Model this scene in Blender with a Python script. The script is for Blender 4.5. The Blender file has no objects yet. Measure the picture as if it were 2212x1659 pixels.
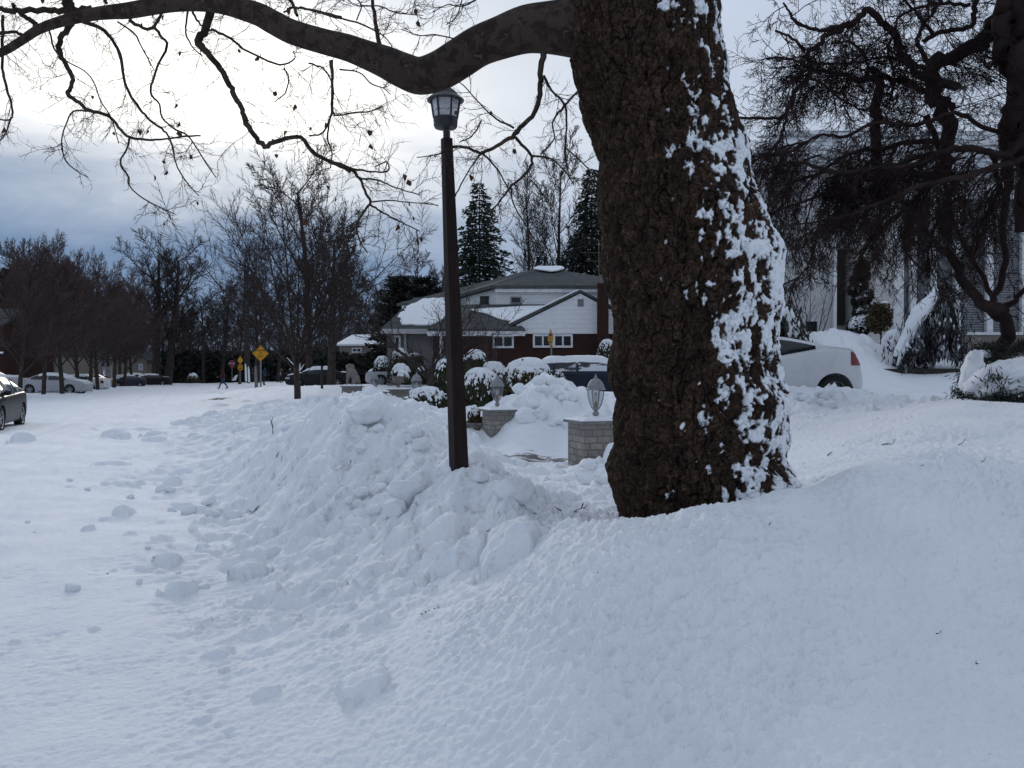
import bpy, bmesh, math, random
import numpy as np
from mathutils import Vector, Matrix

SC = bpy.context.scene
COL = SC.collection
R_ = math.radians

# ---------------------------------------------------------------- camera
cam_d = bpy.data.cameras.new('camera')
cam = bpy.data.objects.new('camera', cam_d)
COL.objects.link(cam)
cam_d.sensor_width = 36.0
cam_d.lens = 36.0 * 1915.0 / 2212.0
cam_d.clip_start = 0.05
cam_d.clip_end = 4000.0
EYE = 1.5
PITCH = math.atan((829.5 - 803.0) / 1915.0)
cam.location = (0, 0, EYE)
cam.rotation_euler = (math.pi / 2 - PITCH, 0, 0)
SC.camera = cam

# ---------------------------------------------------------------- light
SUN_AZ, SUN_EL = R_(-18.5), R_(17.0)
SUN_DIR = (math.sin(SUN_AZ) * math.cos(SUN_EL), math.cos(SUN_AZ) * math.cos(SUN_EL), math.sin(SUN_EL))
sun_d = bpy.data.lights.new('sun', 'SUN')
sun_d.energy = 0.8
sun_d.angle = R_(18)
sun_d.color = (1.0, 0.95, 0.88)
sun = bpy.data.objects.new('sun', sun_d)
COL.objects.link(sun)
sun.rotation_euler = Vector(SUN_DIR).to_track_quat('Z', 'Y').to_euler()

SC.view_settings.view_transform = 'Standard'
SC.view_settings.look = 'None'
SC.view_settings.exposure = 0.20
SC.view_settings.gamma = 1.0
SC.view_settings.use_curve_mapping = False
SC.cycles.max_bounces = 6
SC.cycles.diffuse_bounces = 3
SC.cycles.glossy_bounces = 3
SC.cycles.transmission_bounces = 4
SC.cycles.transparent_max_bounces = 8
SC.cycles.caustics_reflective = False
SC.cycles.caustics_refractive = False


class NT:
    """small helper to write node trees as expressions"""
    def __init__(self, nt):
        self.nt = nt
        self.nt.nodes.clear()

    def new(self, t, **kw):
        n = self.nt.nodes.new(t)
        for k, v in kw.items():
            setattr(n, k, v)
        return n

    def put(self, sock, v):
        if v is None:
            return
        if hasattr(v, 'is_output') or hasattr(v, 'links'):
            self.nt.links.new(v, sock)
        else:
            if sock.type == 'RGBA' and hasattr(v, '__len__') and len(v) == 3:
                v = (*v, 1.0)
            sock.default_value = v

    def m(self, op, a, b=0.0, c=0.0, clamp=False):
        n = self.new('ShaderNodeMath', operation=op, use_clamp=clamp)
        self.put(n.inputs[0], a)
        self.put(n.inputs[1], b)
        self.put(n.inputs[2], c)
        return n.outputs[0]

    def vm(self, op, a, b=None):
        n = self.new('ShaderNodeVectorMath', operation=op)
        self.put(n.inputs[0], a)
        if b is not None:
            self.put(n.inputs[1], b)
        return n.outputs['Value'] if op in ('DOT_PRODUCT', 'LENGTH', 'DISTANCE') else n.outputs[0]

    def mix(self, f, a, b, blend='MIX'):
        n = self.new('ShaderNodeMix', data_type='RGBA', blend_type=blend)
        self.put(n.inputs[0], f)
        self.put(n.inputs[6], a)
        self.put(n.inputs[7], b)
        return n.outputs[2]

    def noise(self, vec, scale, detail=3.0, rough=0.5, dist=0.0, col=False):
        n = self.new('ShaderNodeTexNoise')
        self.put(n.inputs['Vector'], vec)
        n.inputs['Scale'].default_value = scale
        n.inputs['Detail'].default_value = detail
        n.inputs['Roughness'].default_value = rough
        n.inputs['Distortion'].default_value = dist
        return n.outputs['Color' if col else 'Fac']

    def step(self, v, lo, hi):
        n = self.new('ShaderNodeMapRange', interpolation_type='SMOOTHSTEP')
        self.put(n.inputs[0], v)
        n.inputs[1].default_value = lo
        n.inputs[2].default_value = hi
        n.inputs[3].default_value = 0.0
        n.inputs[4].default_value = 1.0
        return n.outputs[0]

    def scale(self, vec, s):
        n = self.new('ShaderNodeMapping')
        self.put(n.inputs[0], vec)
        n.inputs['Scale'].default_value = s
        return n.outputs[0]


# ---------------------------------------------------------------- sky: overcast, bright where the sun stands behind the cloud
world = bpy.data.worlds.new('World')
SC.world = world
world.use_nodes = True
w = NT(world.node_tree)
tc = w.new('ShaderNodeTexCoord').outputs['Generated']
sep = w.new('ShaderNodeSeparateXYZ')
w.put(sep.inputs[0], tc)
dx, dy, dz = sep.outputs
sky = w.new('ShaderNodeTexSky', sky_type='NISHITA', sun_disc=False)
sky.sun_elevation = SUN_EL
sky.sun_rotation = SUN_AZ
sky.air_density = 1.0
sky.dust_density = 0.3
c = w.m('MAXIMUM', w.vm('DOT_PRODUCT', tc, SUN_DIR), 0.0)
n1 = w.noise(w.scale(tc, (2.2, 2.2, 9.0)), 1.6, 5.0, 0.55, 0.6)
n2 = w.noise(w.scale(tc, (1.0, 1.0, 3.2)), 5.0, 4.0, 0.5, 0.3)
nn = w.m('ADD', w.m('MULTIPLY', n1, 0.65), w.m('MULTIPLY', n2, 0.35))
g_wide = w.m('POWER', c, 5.0)
def gauss(ax, az, k):
    """soft bright patch of cloud round the hidden sun, wider than high"""
    a = w.m('DIVIDE', w.m('SUBTRACT', dx, SUN_DIR[0]), ax)
    b = w.m('DIVIDE', w.m('SUBTRACT', w.m('ADD', dz, w.m('MULTIPLY', w.m('SUBTRACT', nn, 0.5), k)), SUN_DIR[2]), az)
    q = w.m('ADD', w.m('MULTIPLY', a, a), w.m('MULTIPLY', b, b))
    return w.m('MULTIPLY', w.m('EXPONENT', w.m('MULTIPLY', q, -1.0)), w.step(dy, 0.0, 0.3))
g_mid = gauss(0.36, 0.17, 0.22)
g_core = gauss(0.17, 0.085, 0.22)
L = w.m('ADD', w.m('ADD', 0.485, w.m('MULTIPLY', g_wide, 0.10)),
        w.m('ADD', w.m('MULTIPLY', g_mid, 0.27), w.m('MULTIPLY', g_core, 0.62)))
L = w.m('MULTIPLY', L, w.m('ADD', 0.78, w.m('MULTIPLY', nn, 0.44)))
cloud = w.mix(w.m('MULTIPLY', g_mid, 0.9, clamp=True), (0.825, 0.96, 1.195), (1.05, 1.0, 0.89))
lum = w.vm('SCALE', cloud)
w.put(lum.node.inputs['Scale'], w.m('MULTIPLY', L, 10.0))
zz = w.m('ADD', dz, w.m('MULTIPLY', w.m('SUBTRACT', nn, 0.5), 0.16))
left = w.step(w.m('MULTIPLY', dx, -1.0), -0.30, 0.30)
band = w.m('MULTIPLY', w.m('SUBTRACT', 1.0, w.step(zz, 0.10, 0.27)), w.m('ADD', 0.30, w.m('MULTIPLY', left, 0.80)), clamp=True)
skycol = w.mix(band, lum, (1.5, 2.35, 3.8))
skycol = w.mix(0.985, sky.outputs[0], skycol)
bg = w.new('ShaderNodeBackground')
w.put(bg.inputs[0], skycol)
bg.inputs[1].default_value = 0.1
out = w.new('ShaderNodeOutputWorld')
w.nt.links.new(bg.outputs[0], out.inputs[0])

# ---------------------------------------------------------------- helpers
def W(U, V, d):
    """a pixel of the 2212 px wide photograph at the distance d (metres along +Y) as a point"""
    x = (U - 1106.0) / 1915.0
    y = (829.5 - V) / 1915.0
    cp, sp = math.cos(PITCH), math.sin(PITCH)
    fy = cp + y * sp
    fz = y * cp - sp
    return Vector((x / fy * d, d, EYE + fz / fy * d))

def X(U, d):
    return (U - 1106.0) / 1915.0 * d

def Zv(V, d):
    return EYE + (803.0 - V) / 1915.0 * d

def mesh_np(name, v, f, smooth=False):
    v = np.asarray(v, dtype=np.float32).reshape(-1, 3)
    me = bpy.data.meshes.new(name)
    if isinstance(f, (list, tuple)) and len(f) and isinstance(f[0], np.ndarray) and f[0].ndim == 2:
        groups = f
    else:
        f = np.asarray(f, dtype=np.int32)
        groups = [f]
    groups = [g for g in groups if len(g)]
    me.vertices.add(len(v))
    me.vertices.foreach_set('co', v.ravel())
    nl = sum(g.size for g in groups)
    npoly = sum(len(g) for g in groups)
    me.loops.add(nl)
    me.loops.foreach_set('vertex_index', np.concatenate([g.ravel() for g in groups]).astype(np.int32))
    me.polygons.add(npoly)
    st, o = [], 0
    for g in groups:
        k = g.shape[1]
        st.append(o + np.arange(len(g)) * k)
        o += g.size
    me.polygons.foreach_set('loop_start', np.concatenate(st).astype(np.int32))
    if smooth:
        me.polygons.foreach_set('use_smooth', np.ones(npoly, dtype=bool))
    me.update(calc_edges=True)
    return me

def link(name, me, mat=None, parent=None, loc=None):
    if mat is not None and len(me.materials) == 0:
        for mm in (mat if isinstance(mat, (list, tuple)) else [mat]):
            me.materials.append(mm)
    o = bpy.data.objects.new(name, me)
    COL.objects.link(o)
    if parent is not None:
        o.parent = parent
    if loc is not None:
        o.location = loc
    return o

def tag(o, label=None, cat=None, group=None, kind=None):
    if label: o['label'] = label
    if cat: o['category'] = cat
    if group: o['group'] = group
    if kind: o['kind'] = kind
    return o

def thing(name, label, cat, loc=(0, 0, 0), rz=0.0, group=None):
    o = bpy.data.objects.new(name, None)
    o.empty_display_size = 0.2
    COL.objects.link(o)
    o.location = loc
    o.rotation_euler = (0, 0, rz)
    return tag(o, label, cat, group)

def copy_tree(o, parent=None):
    c = o.copy()
    COL.objects.link(c)
    if parent is not None:
        c.parent = parent
    for ch in list(o.children):
        copy_tree(ch, c)
    return c

class MB:
    """collects simple solids into one mesh"""
    def __init__(self):
        self.v, self.f = [], []

    def add(self, v, f):
        o = len(self.v)
        self.v += [tuple(p) for p in v]
        self.f += [tuple(i + o for i in q) for q in f]
        return self

    def box(self, x0, x1, y0, y1, z0, z1):
        v = [(x0, y0, z0), (x1, y0, z0), (x1, y1, z0), (x0, y1, z0), (x0, y0, z1), (x1, y0, z1), (x1, y1, z1), (x0, y1, z1)]
        return self.add(v, [(0, 3, 2, 1), (4, 5, 6, 7), (0, 1, 5, 4), (1, 2, 6, 5), (2, 3, 7, 6), (3, 0, 4, 7)])

    def prism(self, pts, off):
        """polygon pts (3D) extruded by the vector off"""
        n = len(pts)
        a = [Vector(p) for p in pts]
        b = [p + Vector(off) for p in a]
        f = [tuple(range(n))[::-1], tuple(range(n, 2 * n))]
        f += [(i, (i + 1) % n, n + (i + 1) % n, n + i) for i in range(n)]
        return self.add(a + b, f)

    def lathe(self, prof, n=20, cx=0, cy=0, cz=0, cap=True):
        o = []
        for r, z in prof:
            for k in range(n):
                a = 2 * math.pi * k / n
                o.append((cx + r * math.cos(a), cy + r * math.sin(a), cz + z))
        m = len(prof)
        f = [(j * n + k, j * n + (k + 1) % n, (j + 1) * n + (k + 1) % n, (j + 1) * n + k) for j in range(m - 1) for k in range(n)]
        if cap:
            f.append(tuple(range(n))[::-1])
            f.append(tuple((m - 1) * n + k for k in range(n)))
        return self.add(o, f)

    def tube(self, pts, rad, n=6):
        pts = [Vector(p) for p in pts]
        if not hasattr(rad, '__len__'):
            rad = [rad] * len(pts)
        o, m = [], len(pts)
        for i, p in enumerate(pts):
            t = (pts[min(i + 1, m - 1)] - pts[max(i - 1, 0)]).normalized()
            ref = Vector((0, 0, 1)) if abs(t.z) < 0.9 else Vector((1, 0, 0))
            a = t.cross(ref).normalized()
            b = t.cross(a).normalized()
            for k in range(n):
                q = 2 * math.pi * k / n
                o.append(p + (a * math.cos(q) + b * math.sin(q)) * rad[i])
        f = [(j * n + k, j * n + (k + 1) % n, (j + 1) * n + (k + 1) % n, (j + 1) * n + k) for j in range(m - 1) for k in range(n)]
        f.append(tuple(range(n)))
        f.append(tuple((m - 1) * n + k for k in range(n))[::-1])
        return self.add(o, f)

    def build(self, name, mat, parent=None, smooth=False, bevel=0.0, loc=None):
        me = bpy.data.meshes.new(name)
        me.from_pydata(self.v, [], self.f)
        bm = bmesh.new()
        bm.from_mesh(me)
        bmesh.ops.recalc_face_normals(bm, faces=bm.faces)
        if bevel > 0:
            bmesh.ops.bevel(bm, geom=[e for e in bm.edges if len(e.link_faces) == 2 and e.calc_face_angle(0) > 0.6], offset=bevel, segments=2, affect='EDGES', profile=0.6)
        bm.to_mesh(me)
        bm.free()
        if smooth:
            me.polygons.foreach_set('use_smooth', np.ones(len(me.polygons), dtype=bool))
            try:
                me.set_sharp_from_angle(angle=R_(40))
            except Exception:
                pass
        return link(name, me, mat, parent, loc)

# gradient noise
_rs = np.random.RandomState(7)
_perm = np.concatenate([_rs.permutation(256)] * 3)
_grad = _rs.normal(size=(256, 3)).astype(np.float32)
_grad /= np.linalg.norm(_grad, axis=1)[:, None]

def pn(x, y, z=0.0):
    x = np.asarray(x, dtype=np.float32); y = np.asarray(y, dtype=np.float32)
    z = np.zeros_like(x) + np.float32(z) if np.isscalar(z) else np.asarray(z, dtype=np.float32)
    xi = np.floor(x).astype(np.int32); yi = np.floor(y).astype(np.int32); zi = np.floor(z).astype(np.int32)
    xf, yf, zf = x - xi, y - yi, z - zi
    u = xf * xf * xf * (xf * (xf * 6 - 15) + 10)
    v = yf * yf * yf * (yf * (yf * 6 - 15) + 10)
    t = zf * zf * zf * (zf * (zf * 6 - 15) + 10)
    r = 0
    for a in (0, 1):
        pa = _perm[(xi + a) & 255]
        wa = u if a else 1 - u
        for b in (0, 1):
            pb = _perm[pa + ((yi + b) & 255)]
            wb = wa * (v if b else 1 - v)
            for e in (0, 1):
                g = _grad[_perm[pb + ((zi + e) & 255)]]
                r = r + wb * (t if e else 1 - t) * (g[..., 0] * (xf - a) + g[..., 1] * (yf - b) + g[..., 2] * (zf - e))
    return r * 1.6

def fbm(x, y, z=0.0, o=4, gain=0.5):
    s, a, k = 0, 1.0, 1.0
    for i in range(o):
        s = s + a * pn(x * k + 17.3 * i, y * k - 9.1 * i, (z * k if not np.isscalar(z) else z * k + 3.7 * i))
        a *= gain
        k *= 2.03
    return s

def sstep(x, a, b):
    t = np.clip((x - a) / (b - a), 0, 1)
    return t * t * (3 - 2 * t)

# ---------------------------------------------------------------- materials
def material(name):
    mt = bpy.data.materials.new(name)
    mt.use_nodes = True
    return mt, NT(mt.node_tree)

def finish(n, color, rough=0.8, bump=None, bstr=0.3, bdist=0.02, metal=0.0, spec=0.3, **kw):
    b = n.new('ShaderNodeBsdfPrincipled')
    n.put(b.inputs['Base Color'], color)
    n.put(b.inputs['Roughness'], rough)
    n.put(b.inputs['Metallic'], metal)
    n.put(b.inputs['Specular IOR Level'], spec)
    for k, v in kw.items():
        n.put(b.inputs[k.replace('_', ' ')], v)
    if bump is not None:
        bn = n.new('ShaderNodeBump')
        bn.inputs['Strength'].default_value = bstr
        bn.inputs['Distance'].default_value = bdist
        n.put(bn.inputs['Height'], bump)
        n.nt.links.new(bn.outputs[0], b.inputs['Normal'])
    o = n.new('ShaderNodeOutputMaterial')
    n.nt.links.new(b.outputs[0], o.inputs[0])
    return b

def simple(name, c1, c2=None, scale=8.0, rough=0.8, bstr=0.2, bdist=0.01, metal=0.0, spec=0.3, stretch=(1, 1, 1), **kw):
    mt, n = material(name)
    co = n.scale(n.new('ShaderNodeTexCoord').outputs['Object'], stretch)
    f = n.noise(co, scale, 5.0, 0.6)
    col = n.mix(n.step(f, 0.35, 0.65), c1, c2 if c2 else tuple(x * 0.75 for x in c1))
    finish(n, col, rough, f if bstr else None, bstr, bdist, metal, spec, **kw)
    return mt

M = {}
def snow_mat(name, dirt=False):
    mt, n = material(name)
    geo = n.new('ShaderNodeNewGeometry').outputs['Position']
    f1 = n.noise(geo, 28.0, 5.0, 0.65)
    f2 = n.noise(geo, 2.2, 4.0, 0.6)
    f3 = n.noise(geo, 110.0, 2.0, 0.6)
    col = n.mix(n.step(f2, 0.3, 0.7), (0.80, 0.825, 0.86), (0.86, 0.875, 0.895))
    if dirt:
        at = n.new('ShaderNodeAttribute', attribute_name='scrape').outputs['Fac']
        st = n.noise(n.scale(geo, (1.2, 5.0, 1.0)), 1.6, 6.0, 0.7)
        f = n.step(n.m('ADD', st, n.m('MULTIPLY', at, 0.34)), 0.74, 0.82)
        col = n.mix(n.m('MULTIPLY', f, 0.92), col, (0.085, 0.075, 0.070))
        sp = n.noise(geo, 7.5, 5.0, 0.75)
        at2 = n.new('ShaderNodeAttribute', attribute_name='soil').outputs['Fac']
        sf = n.step(n.m('ADD', sp, n.m('MULTIPLY', at2, 0.16)), 0.70, 0.84)
        col = n.mix(n.m('MULTIPLY', sf, 0.45), col, (0.36, 0.31, 0.27))
    h = n.m('ADD', n.m('MULTIPLY', f1, 0.7), n.m('MULTIPLY', f3, 0.3))
    finish(n, col, 0.75, h, 0.8, 0.02, spec=0.25)
    return mt

M['snow'] = snow_mat('snow')
M['snow_ground'] = snow_mat('snow_on_the_ground', True)
M['twig'] = simple('twig_bark', (0.030, 0.021, 0.020), (0.050, 0.036, 0.032), 6.0, 0.9, 0)
M['twig_dark'] = simple('dark_weeping_twig_bark', (0.025, 0.016, 0.016), (0.042, 0.028, 0.027), 4.0, 0.95, 0, spec=.1)
M['twig_red'] = simple('reddish_twig_bark', (0.062, 0.038, 0.038), (0.090, 0.058, 0.054), 2.0, 0.9, 0)
M['limb'] = simple('limb_bark', (0.028, 0.020, 0.018), (0.062, 0.047, 0.040), 9.0, 0.9, 0.5, 0.02, stretch=(1, 1, 0.35))
M['needle'] = simple('needles', (0.022, 0.032, 0.024), (0.045, 0.058, 0.040), 1.5, 0.8, 0)
M['needle_dark'] = simple('dark_needles', (0.018, 0.022, 0.018), (0.035, 0.040, 0.030), 1.2, 0.8, 0)
M['leaf'] = simple('evergreen_leaves', (0.030, 0.036, 0.018), (0.060, 0.060, 0.028), 4.0, 0.7, 0)
M['leaf_brown'] = simple('bronzed_leaves', (0.060, 0.042, 0.022), (0.10, 0.075, 0.035), 6.0, 0.75, 0)
M['dead_leaf'] = simple('dead_leaf', (0.10, 0.045, 0.022), (0.055, 0.028, 0.018), 30.0, 0.8, 0)
# ---------------------------------------------------------------- terrain
PV = [  # (U, V, d): what the photograph shows of the ground
 (-50,1659,3.35),(300,1659,3.35),(600,1659,3.33),(900,1659,3.2),(1106,1659,3.05),(1400,1659,2.9),(1800,1659,2.7),(2212,1659,2.6),(2450,1659,2.6),
 (770,878,9.3),(830,908,9.0),(880,934,8.6),(930,960,8.0),(730,892,9.6),(975,1004,6.7),(1015,1018,6.4),(640,935,10.5),(560,965,11.5),(700,895,10.0),
 (800,1000,8.0),(850,1100,6.7),(880,1060,7.0),(1000,1100,5.9),(1100,1095,5.6),(1200,1152,4.6),(900,1250,5.1),(1100,1250,4.5),(800,1300,5.0),(1000,1400,3.9),
 (1340,1132,4.3),(1510,1100,4.3),(1700,1060,4.4),(1850,1030,4.5),(1950,1002,4.7),(2050,977,4.9),(2130,990,4.95),(2212,1006,5.0),(2450,1010,5.0),
 (1500,1300,3.6),(1900,1300,3.6),(2150,1200,4.0),(1800,1150,4.1),(2300,1300,3.7),
 (1700,846,15.9),(1740,842,16.0),(1793,850,16.0),(1840,846,16.0),(1780,884,14.2),(1700,880,14.2),(1870,868,14.8),
 (2075,866,10.8),(2150,869,10.7),(2250,873,10.7),(2350,876,10.7),
 (1950,812,20),(1880,850,18.5),(2000,872,15.5),(2000,775,22),(1930,765,22),(1740,728,21.5),(1850,722,22.0),(2100,802,20),(2250,802,20),(1700,770,22.5),
 (1200,1050,9.2),(1050,1035,8.5),(1300,1060,8.8),(1250,1112,6.4),(1340,1105,6.4),
 (1180,820,20.6),(1210,832,20.6),(1244,848,20.6),(1135,856,20.3),(1096,872,20),(1264,854,20.5),(1330,856,21),(960,900,18),(1000,915,17),(930,886,21.5),
 (830,868,26),(700,862,30),(640,862,38),(700,842,45),(620,838,60),(754,832,65),(568,836,55),(560,872,35),(600,884,28),(545,935,17.5),(450,1000,14),
 (1250,860,31),(1100,850,31),(900,840,38),(800,836,45),(1000,882,22),(1000,872,27),(920,874,26),(1100,868,27),(1040,884,23),(760,864,30),(860,860,31),(810,862,30),(700,858,34),(900,882,23.5),
]
PZ = [  # (U, d, z)
 (0,1.4,0.02),(1106,1.4,0.03),(2212,1.4,0.2),(0,6,0),(0,10,0),(0,17,0),(0,24,0.0),(300,6,0),(300,10,0),(450,8,0.0),(300,15,0),(300,30,0),(430,30,0),(450,60,-.03),(440,90,-.1),
 (450,130,-.1),(0,50,.08),(100,55,.09),(150,58,.08),(250,85,.03),(-250,30,.05),(-350,10,0),(-350,4,0),(380,45,0),(200,40,0),(480,24,.03),
 (600,120,.15),(1000,150,.5),(1500,150,1),(2200,150,1),(1106,80,.7),(1500,60,1.0),(2200,60,1.6),(1900,35,1.9),(1500,35,.95),
 (570,9.3,.10),(560,7.0,.06),(650,5.5,.08),(700,4.4,.10),(480,11.8,.08),(560,5.0,0.02),(480,6.5,0.0),
 (1340,4.95,.62),(1510,4.95,.66),(1700,5.0,.77),(1200,5.3,.56),(1420,5.6,.50),(1700,5.8,.64),(2100,6.2,.8),(2260,7.2,.82),(1900,9,.81),(2100,12.4,1.12),(1800,14,.88),(2150,17,.98),(1780,18.6,.9),(1750,7.5,.70),(2350,12.4,1.12),(1600,12,.6),(1500,18,.7),(1650,19,.85),
 (1130,16,.03),(1060,17.5,.04),(1085,17.4,.14),(1118,17.6,.48),(1040,18,.08),(1050,17.2,.03),(1160,18.6,.75),(1110,18.8,.75),(1270,14.2,.05),(1200,17,.03),(1060,14,.12),(1030,16.5,.12),(1200,13,.08),(1330,14,.15),(1340,11,.25),
 (2600,6,.9),(2600,20,1.5),(2600,3,.4),
]
_cp = []
for U, V, d in PV:
    p = W(U, V, d); _cp.append((p.x, p.y, p.z))
for U, d, z in PZ:
    _cp.append((X(U, d), d, z))
_cp = np.array(_cp)

def _feat(x, y):
    r = np.sqrt(x * x + y * y)
    th = np.arctan2(x, np.maximum(y, 1e-6))
    th = np.clip(th, -0.85, 0.85)
    return 2.6 * th, np.log(np.clip(r, 1.2, 160.0))

def _tps(r2):
    return 0.5 * r2 * np.log(r2 + 1e-9)

_fa, _fb = _feat(_cp[:, 0], _cp[:, 1])
_n = len(_cp)
_A = np.zeros((_n + 3, _n + 3))
_A[:_n, :_n] = _tps((_fa[:, None] - _fa[None]) ** 2 + (_fb[:, None] - _fb[None]) ** 2) + np.eye(_n) * 0.0008
_P = np.stack([np.ones(_n), _fa, _fb], 1)
_A[:_n, _n:] = _P
_A[_n:, :_n] = _P.T
_w = np.linalg.solve(_A, np.concatenate([_cp[:, 2], np.zeros(3)]))

def base_z(x, y):
    x = np.asarray(x, float); y = np.asarray(y, float)
    a, b = _feat(x, y)
    z = _w[_n] + _w[_n + 1] * a + _w[_n + 2] * b
    for i in range(_n):
        z = z + _w[i] * _tps((a - _fa[i]) ** 2 + (b - _fb[i]) ** 2)
    return z

# thrown-up snow: (U, d, sx, sy, strength)
ROUGH = [(800,8.6,1.3,2.2,1.0),(700,10.3,1.1,1.6,.9),(950,6.6,0.9,1.0,.8),(1090,5.6,.9,.9,.7),(1180,20.5,.9,.9,.8),(1100,19.2,.9,.9,.7),(1290,12.2,.5,.5,.8),(1240,13.4,.5,.5,.9),
         (560,12.5,1.2,1.6,.8),(430,13.5,1.3,.8,.55),(520,19,1.4,3.5,.6),(540,28,1.6,6,.6),(500,45,2,8,.5),(1760,15.9,1.6,.7,.75),(1850,14.8,2.4,1.2,.55),(1760,21.5,1.2,.8,.6),
         (700,27,4,4,.5),(860,24,2,3,.45),(1250,7.5,1.5,1.5,.35),(1050,9,1.5,1.5,.5),(900,5.6,1.2,1.0,.75),(1000,13,1.2,2,.5),(860,18,1.6,4,.55),(760,20,2,5,.55)]

def rough_at(x, y):
    s = np.zeros_like(x)
    for U, d, sx, sy, k in ROUGH:
        s = np.maximum(s, k * np.exp(-((x - X(U, d)) / sx) ** 2 - ((y - d) / sy) ** 2))
    return s

NT_F = 940
th = np.concatenate([np.linspace(-math.pi, -0.70, 50, endpoint=False), np.linspace(-0.66, 0.66, NT_F), np.linspace(0.70, math.pi, 51)[1:]])
rr = np.concatenate([np.exp(np.linspace(math.log(1.2), math.log(2.2), 60, endpoint=False)), np.exp(np.linspace(math.log(2.2), math.log(8), 440, endpoint=False)), np.exp(np.linspace(math.log(8), math.log(75), 430)), np.exp(np.linspace(math.log(78), math.log(1600), 46))])
TH, RR = np.meshgrid(th, rr)
GX, GY = RR * np.sin(TH), RR * np.cos(TH)
GZ = base_z(GX, GY)
RO = rough_at(GX, GY)
front = np.exp(-((RR - 4.0) / 3.2) ** 2)
near = 1 / (1 + (RR / 14.0) ** 2)
# soft drifts, then lumps, then granular crust
GZ = GZ + 0.035 * fbm(GX * 0.55, GY * 0.55, 1.0, 3) * np.clip(RR / 6, 0.35, 1.6)
lump = 1 - 2.0 * np.abs(fbm(GX * 2.3, GY * 2.3, 4.0, 3))
GZ = GZ + RO * (1 + np.clip(RR / 16, 0, 1.2)) * (0.060 * lump + 0.045 * fbm(GX * 1.1, GY * 1.1, 6.0, 3))
ga, gb = GX * .80 + GY * .60, -GX * .60 + GY * .80
gran = 1 - 2.2 * np.abs(fbm(ga * 5.0, gb * 9.0, 8.0, 3))
mound = sstep(base_z(GX, GY), 0.05, 0.35)
side = sstep(GX, -1.6, -0.2)
soft = .30 + .70 * sstep(fbm(GX * .9, GY * .9, 12.0, 3), -.45, .45)
gran = gran * soft
gran2 = soft * 1.0 - soft * 2.2 * np.abs(fbm(ga * 14 + 3, gb * 19, 3.0, 3))
GZ = GZ + near * gran * (0.008 + 0.015 * mound * side + 0.024 * RO) + near * gran2 * (.005 + .010 * mound * side + .012 * RO)
GZ = GZ + near * 0.006 * (0.4 + side) * fbm(GX * 30, GY * 26, 2.0, 2)
# wheel tracks along the street
st_dir = R_(-18.9)
sx_ = GX * math.cos(st_dir) - GY * math.sin(st_dir)
tr = np.zeros_like(GX)
for c0, wd in ((-3.9, .16), (-5.5, .16), (-6.4, .2), (-8.0, .2), (-2.6, .12)):
    tr += np.exp(-((sx_ - c0 + 0.25 * np.sin(GY * 0.12)) / wd) ** 2)
GZ = GZ + 0.016 * fbm(sx_ * 2.6, (GX * math.sin(st_dir) + GY * math.cos(st_dir)) * .55, 21.0, 4) * (1 - mound) * np.clip(RR / 5, .4, 1.5) * (RR < 90)
GZ = GZ - 0.045 * tr * sstep(RR, 5, 12) * (1 - sstep(RR, 60, 90))

# clods of thrown snow
rng = np.random.RandomState(11)
BZ0 = GZ.copy()
def blob(x0, y0, rad, h, sharp=0.6):
    r0 = math.hypot(x0, y0); t0 = math.atan2(x0, y0)
    j0 = np.searchsorted(th, t0 - rad / r0 * 1.3); j1 = np.searchsorted(th, t0 + rad / r0 * 1.3)
    i0 = np.searchsorted(rr, r0 - rad * 1.3); i1 = np.searchsorted(rr, r0 + rad * 1.3)
    if j1 - j0 < 2 or i1 - i0 < 2:
        return
    s = (slice(i0, i1), slice(j0, j1))
    a = rng.uniform(0, math.pi); e = rng.uniform(0.7, 1.0)
    xx, yy = GX[s] - x0, GY[s] - y0
    u, v = xx * math.cos(a) + yy * math.sin(a), (-xx * math.sin(a) + yy * math.cos(a)) / e
    q = (u * u + v * v) / (rad * rad)
    q = np.maximum(np.abs(u), np.abs(v)) ** 2 / (rad * rad) * .45 + q * .55
    q = q * (1 + 0.8 * fbm(xx / rad * 1.4 + x0 * 9, yy / rad * 1.4 + y0 * 9, 0.0, 2))
    dome = h * np.clip(1 - q, 0, 1) ** sharp
    GZ[s] = np.maximum(GZ[s], BZ0[s] + np.where(q < 1, dome, -9))

BL = [(800,8.6,1.2,1.9,480,.035,.15),(700,10.3,1.0,1.5,260,.04,.15),(950,6.7,.9,.8,150,.04,.13),(1090,5.6,.8,.7,70,.03,.10),(900,5.6,1.1,.9,90,.03,.10),
      (1180,20.5,1.0,.8,320,.07,.30),(1240,20.6,1.3,.6,160,.06,.22),(1115,19.4,.7,.5,120,.06,.2),(1290,12.2,.4,.4,30,.06,.16),(1235,13.3,.4,.3,24,.06,.18),(560,12.5,1.2,1.6,220,.04,.15),(430,13.0,1.4,.9,220,.02,.09),(330,11.5,1.6,1.6,160,.015,.05),
      (520,19,1.2,3.5,140,.08,.3),(540,28,1.5,6,140,.1,.4),(1770,15.9,1.2,.45,170,.05,.17),(1850,15.2,2.2,1.2,160,.05,.16),(1050,8.8,1.6,1.5,120,.04,.15),(1250,7.5,1.5,1.3,70,.03,.1),
      (700,25,3.5,4,220,.1,.35),(860,22,2.2,3,160,.08,.3),(800,17,2,4,170,.08,.28),(1000,12.5,.9,1.6,70,.05,.18),(1760,21.3,1.0,.6,60,.1,.25),(200,12,3,3,90,.012,.04)]
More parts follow.
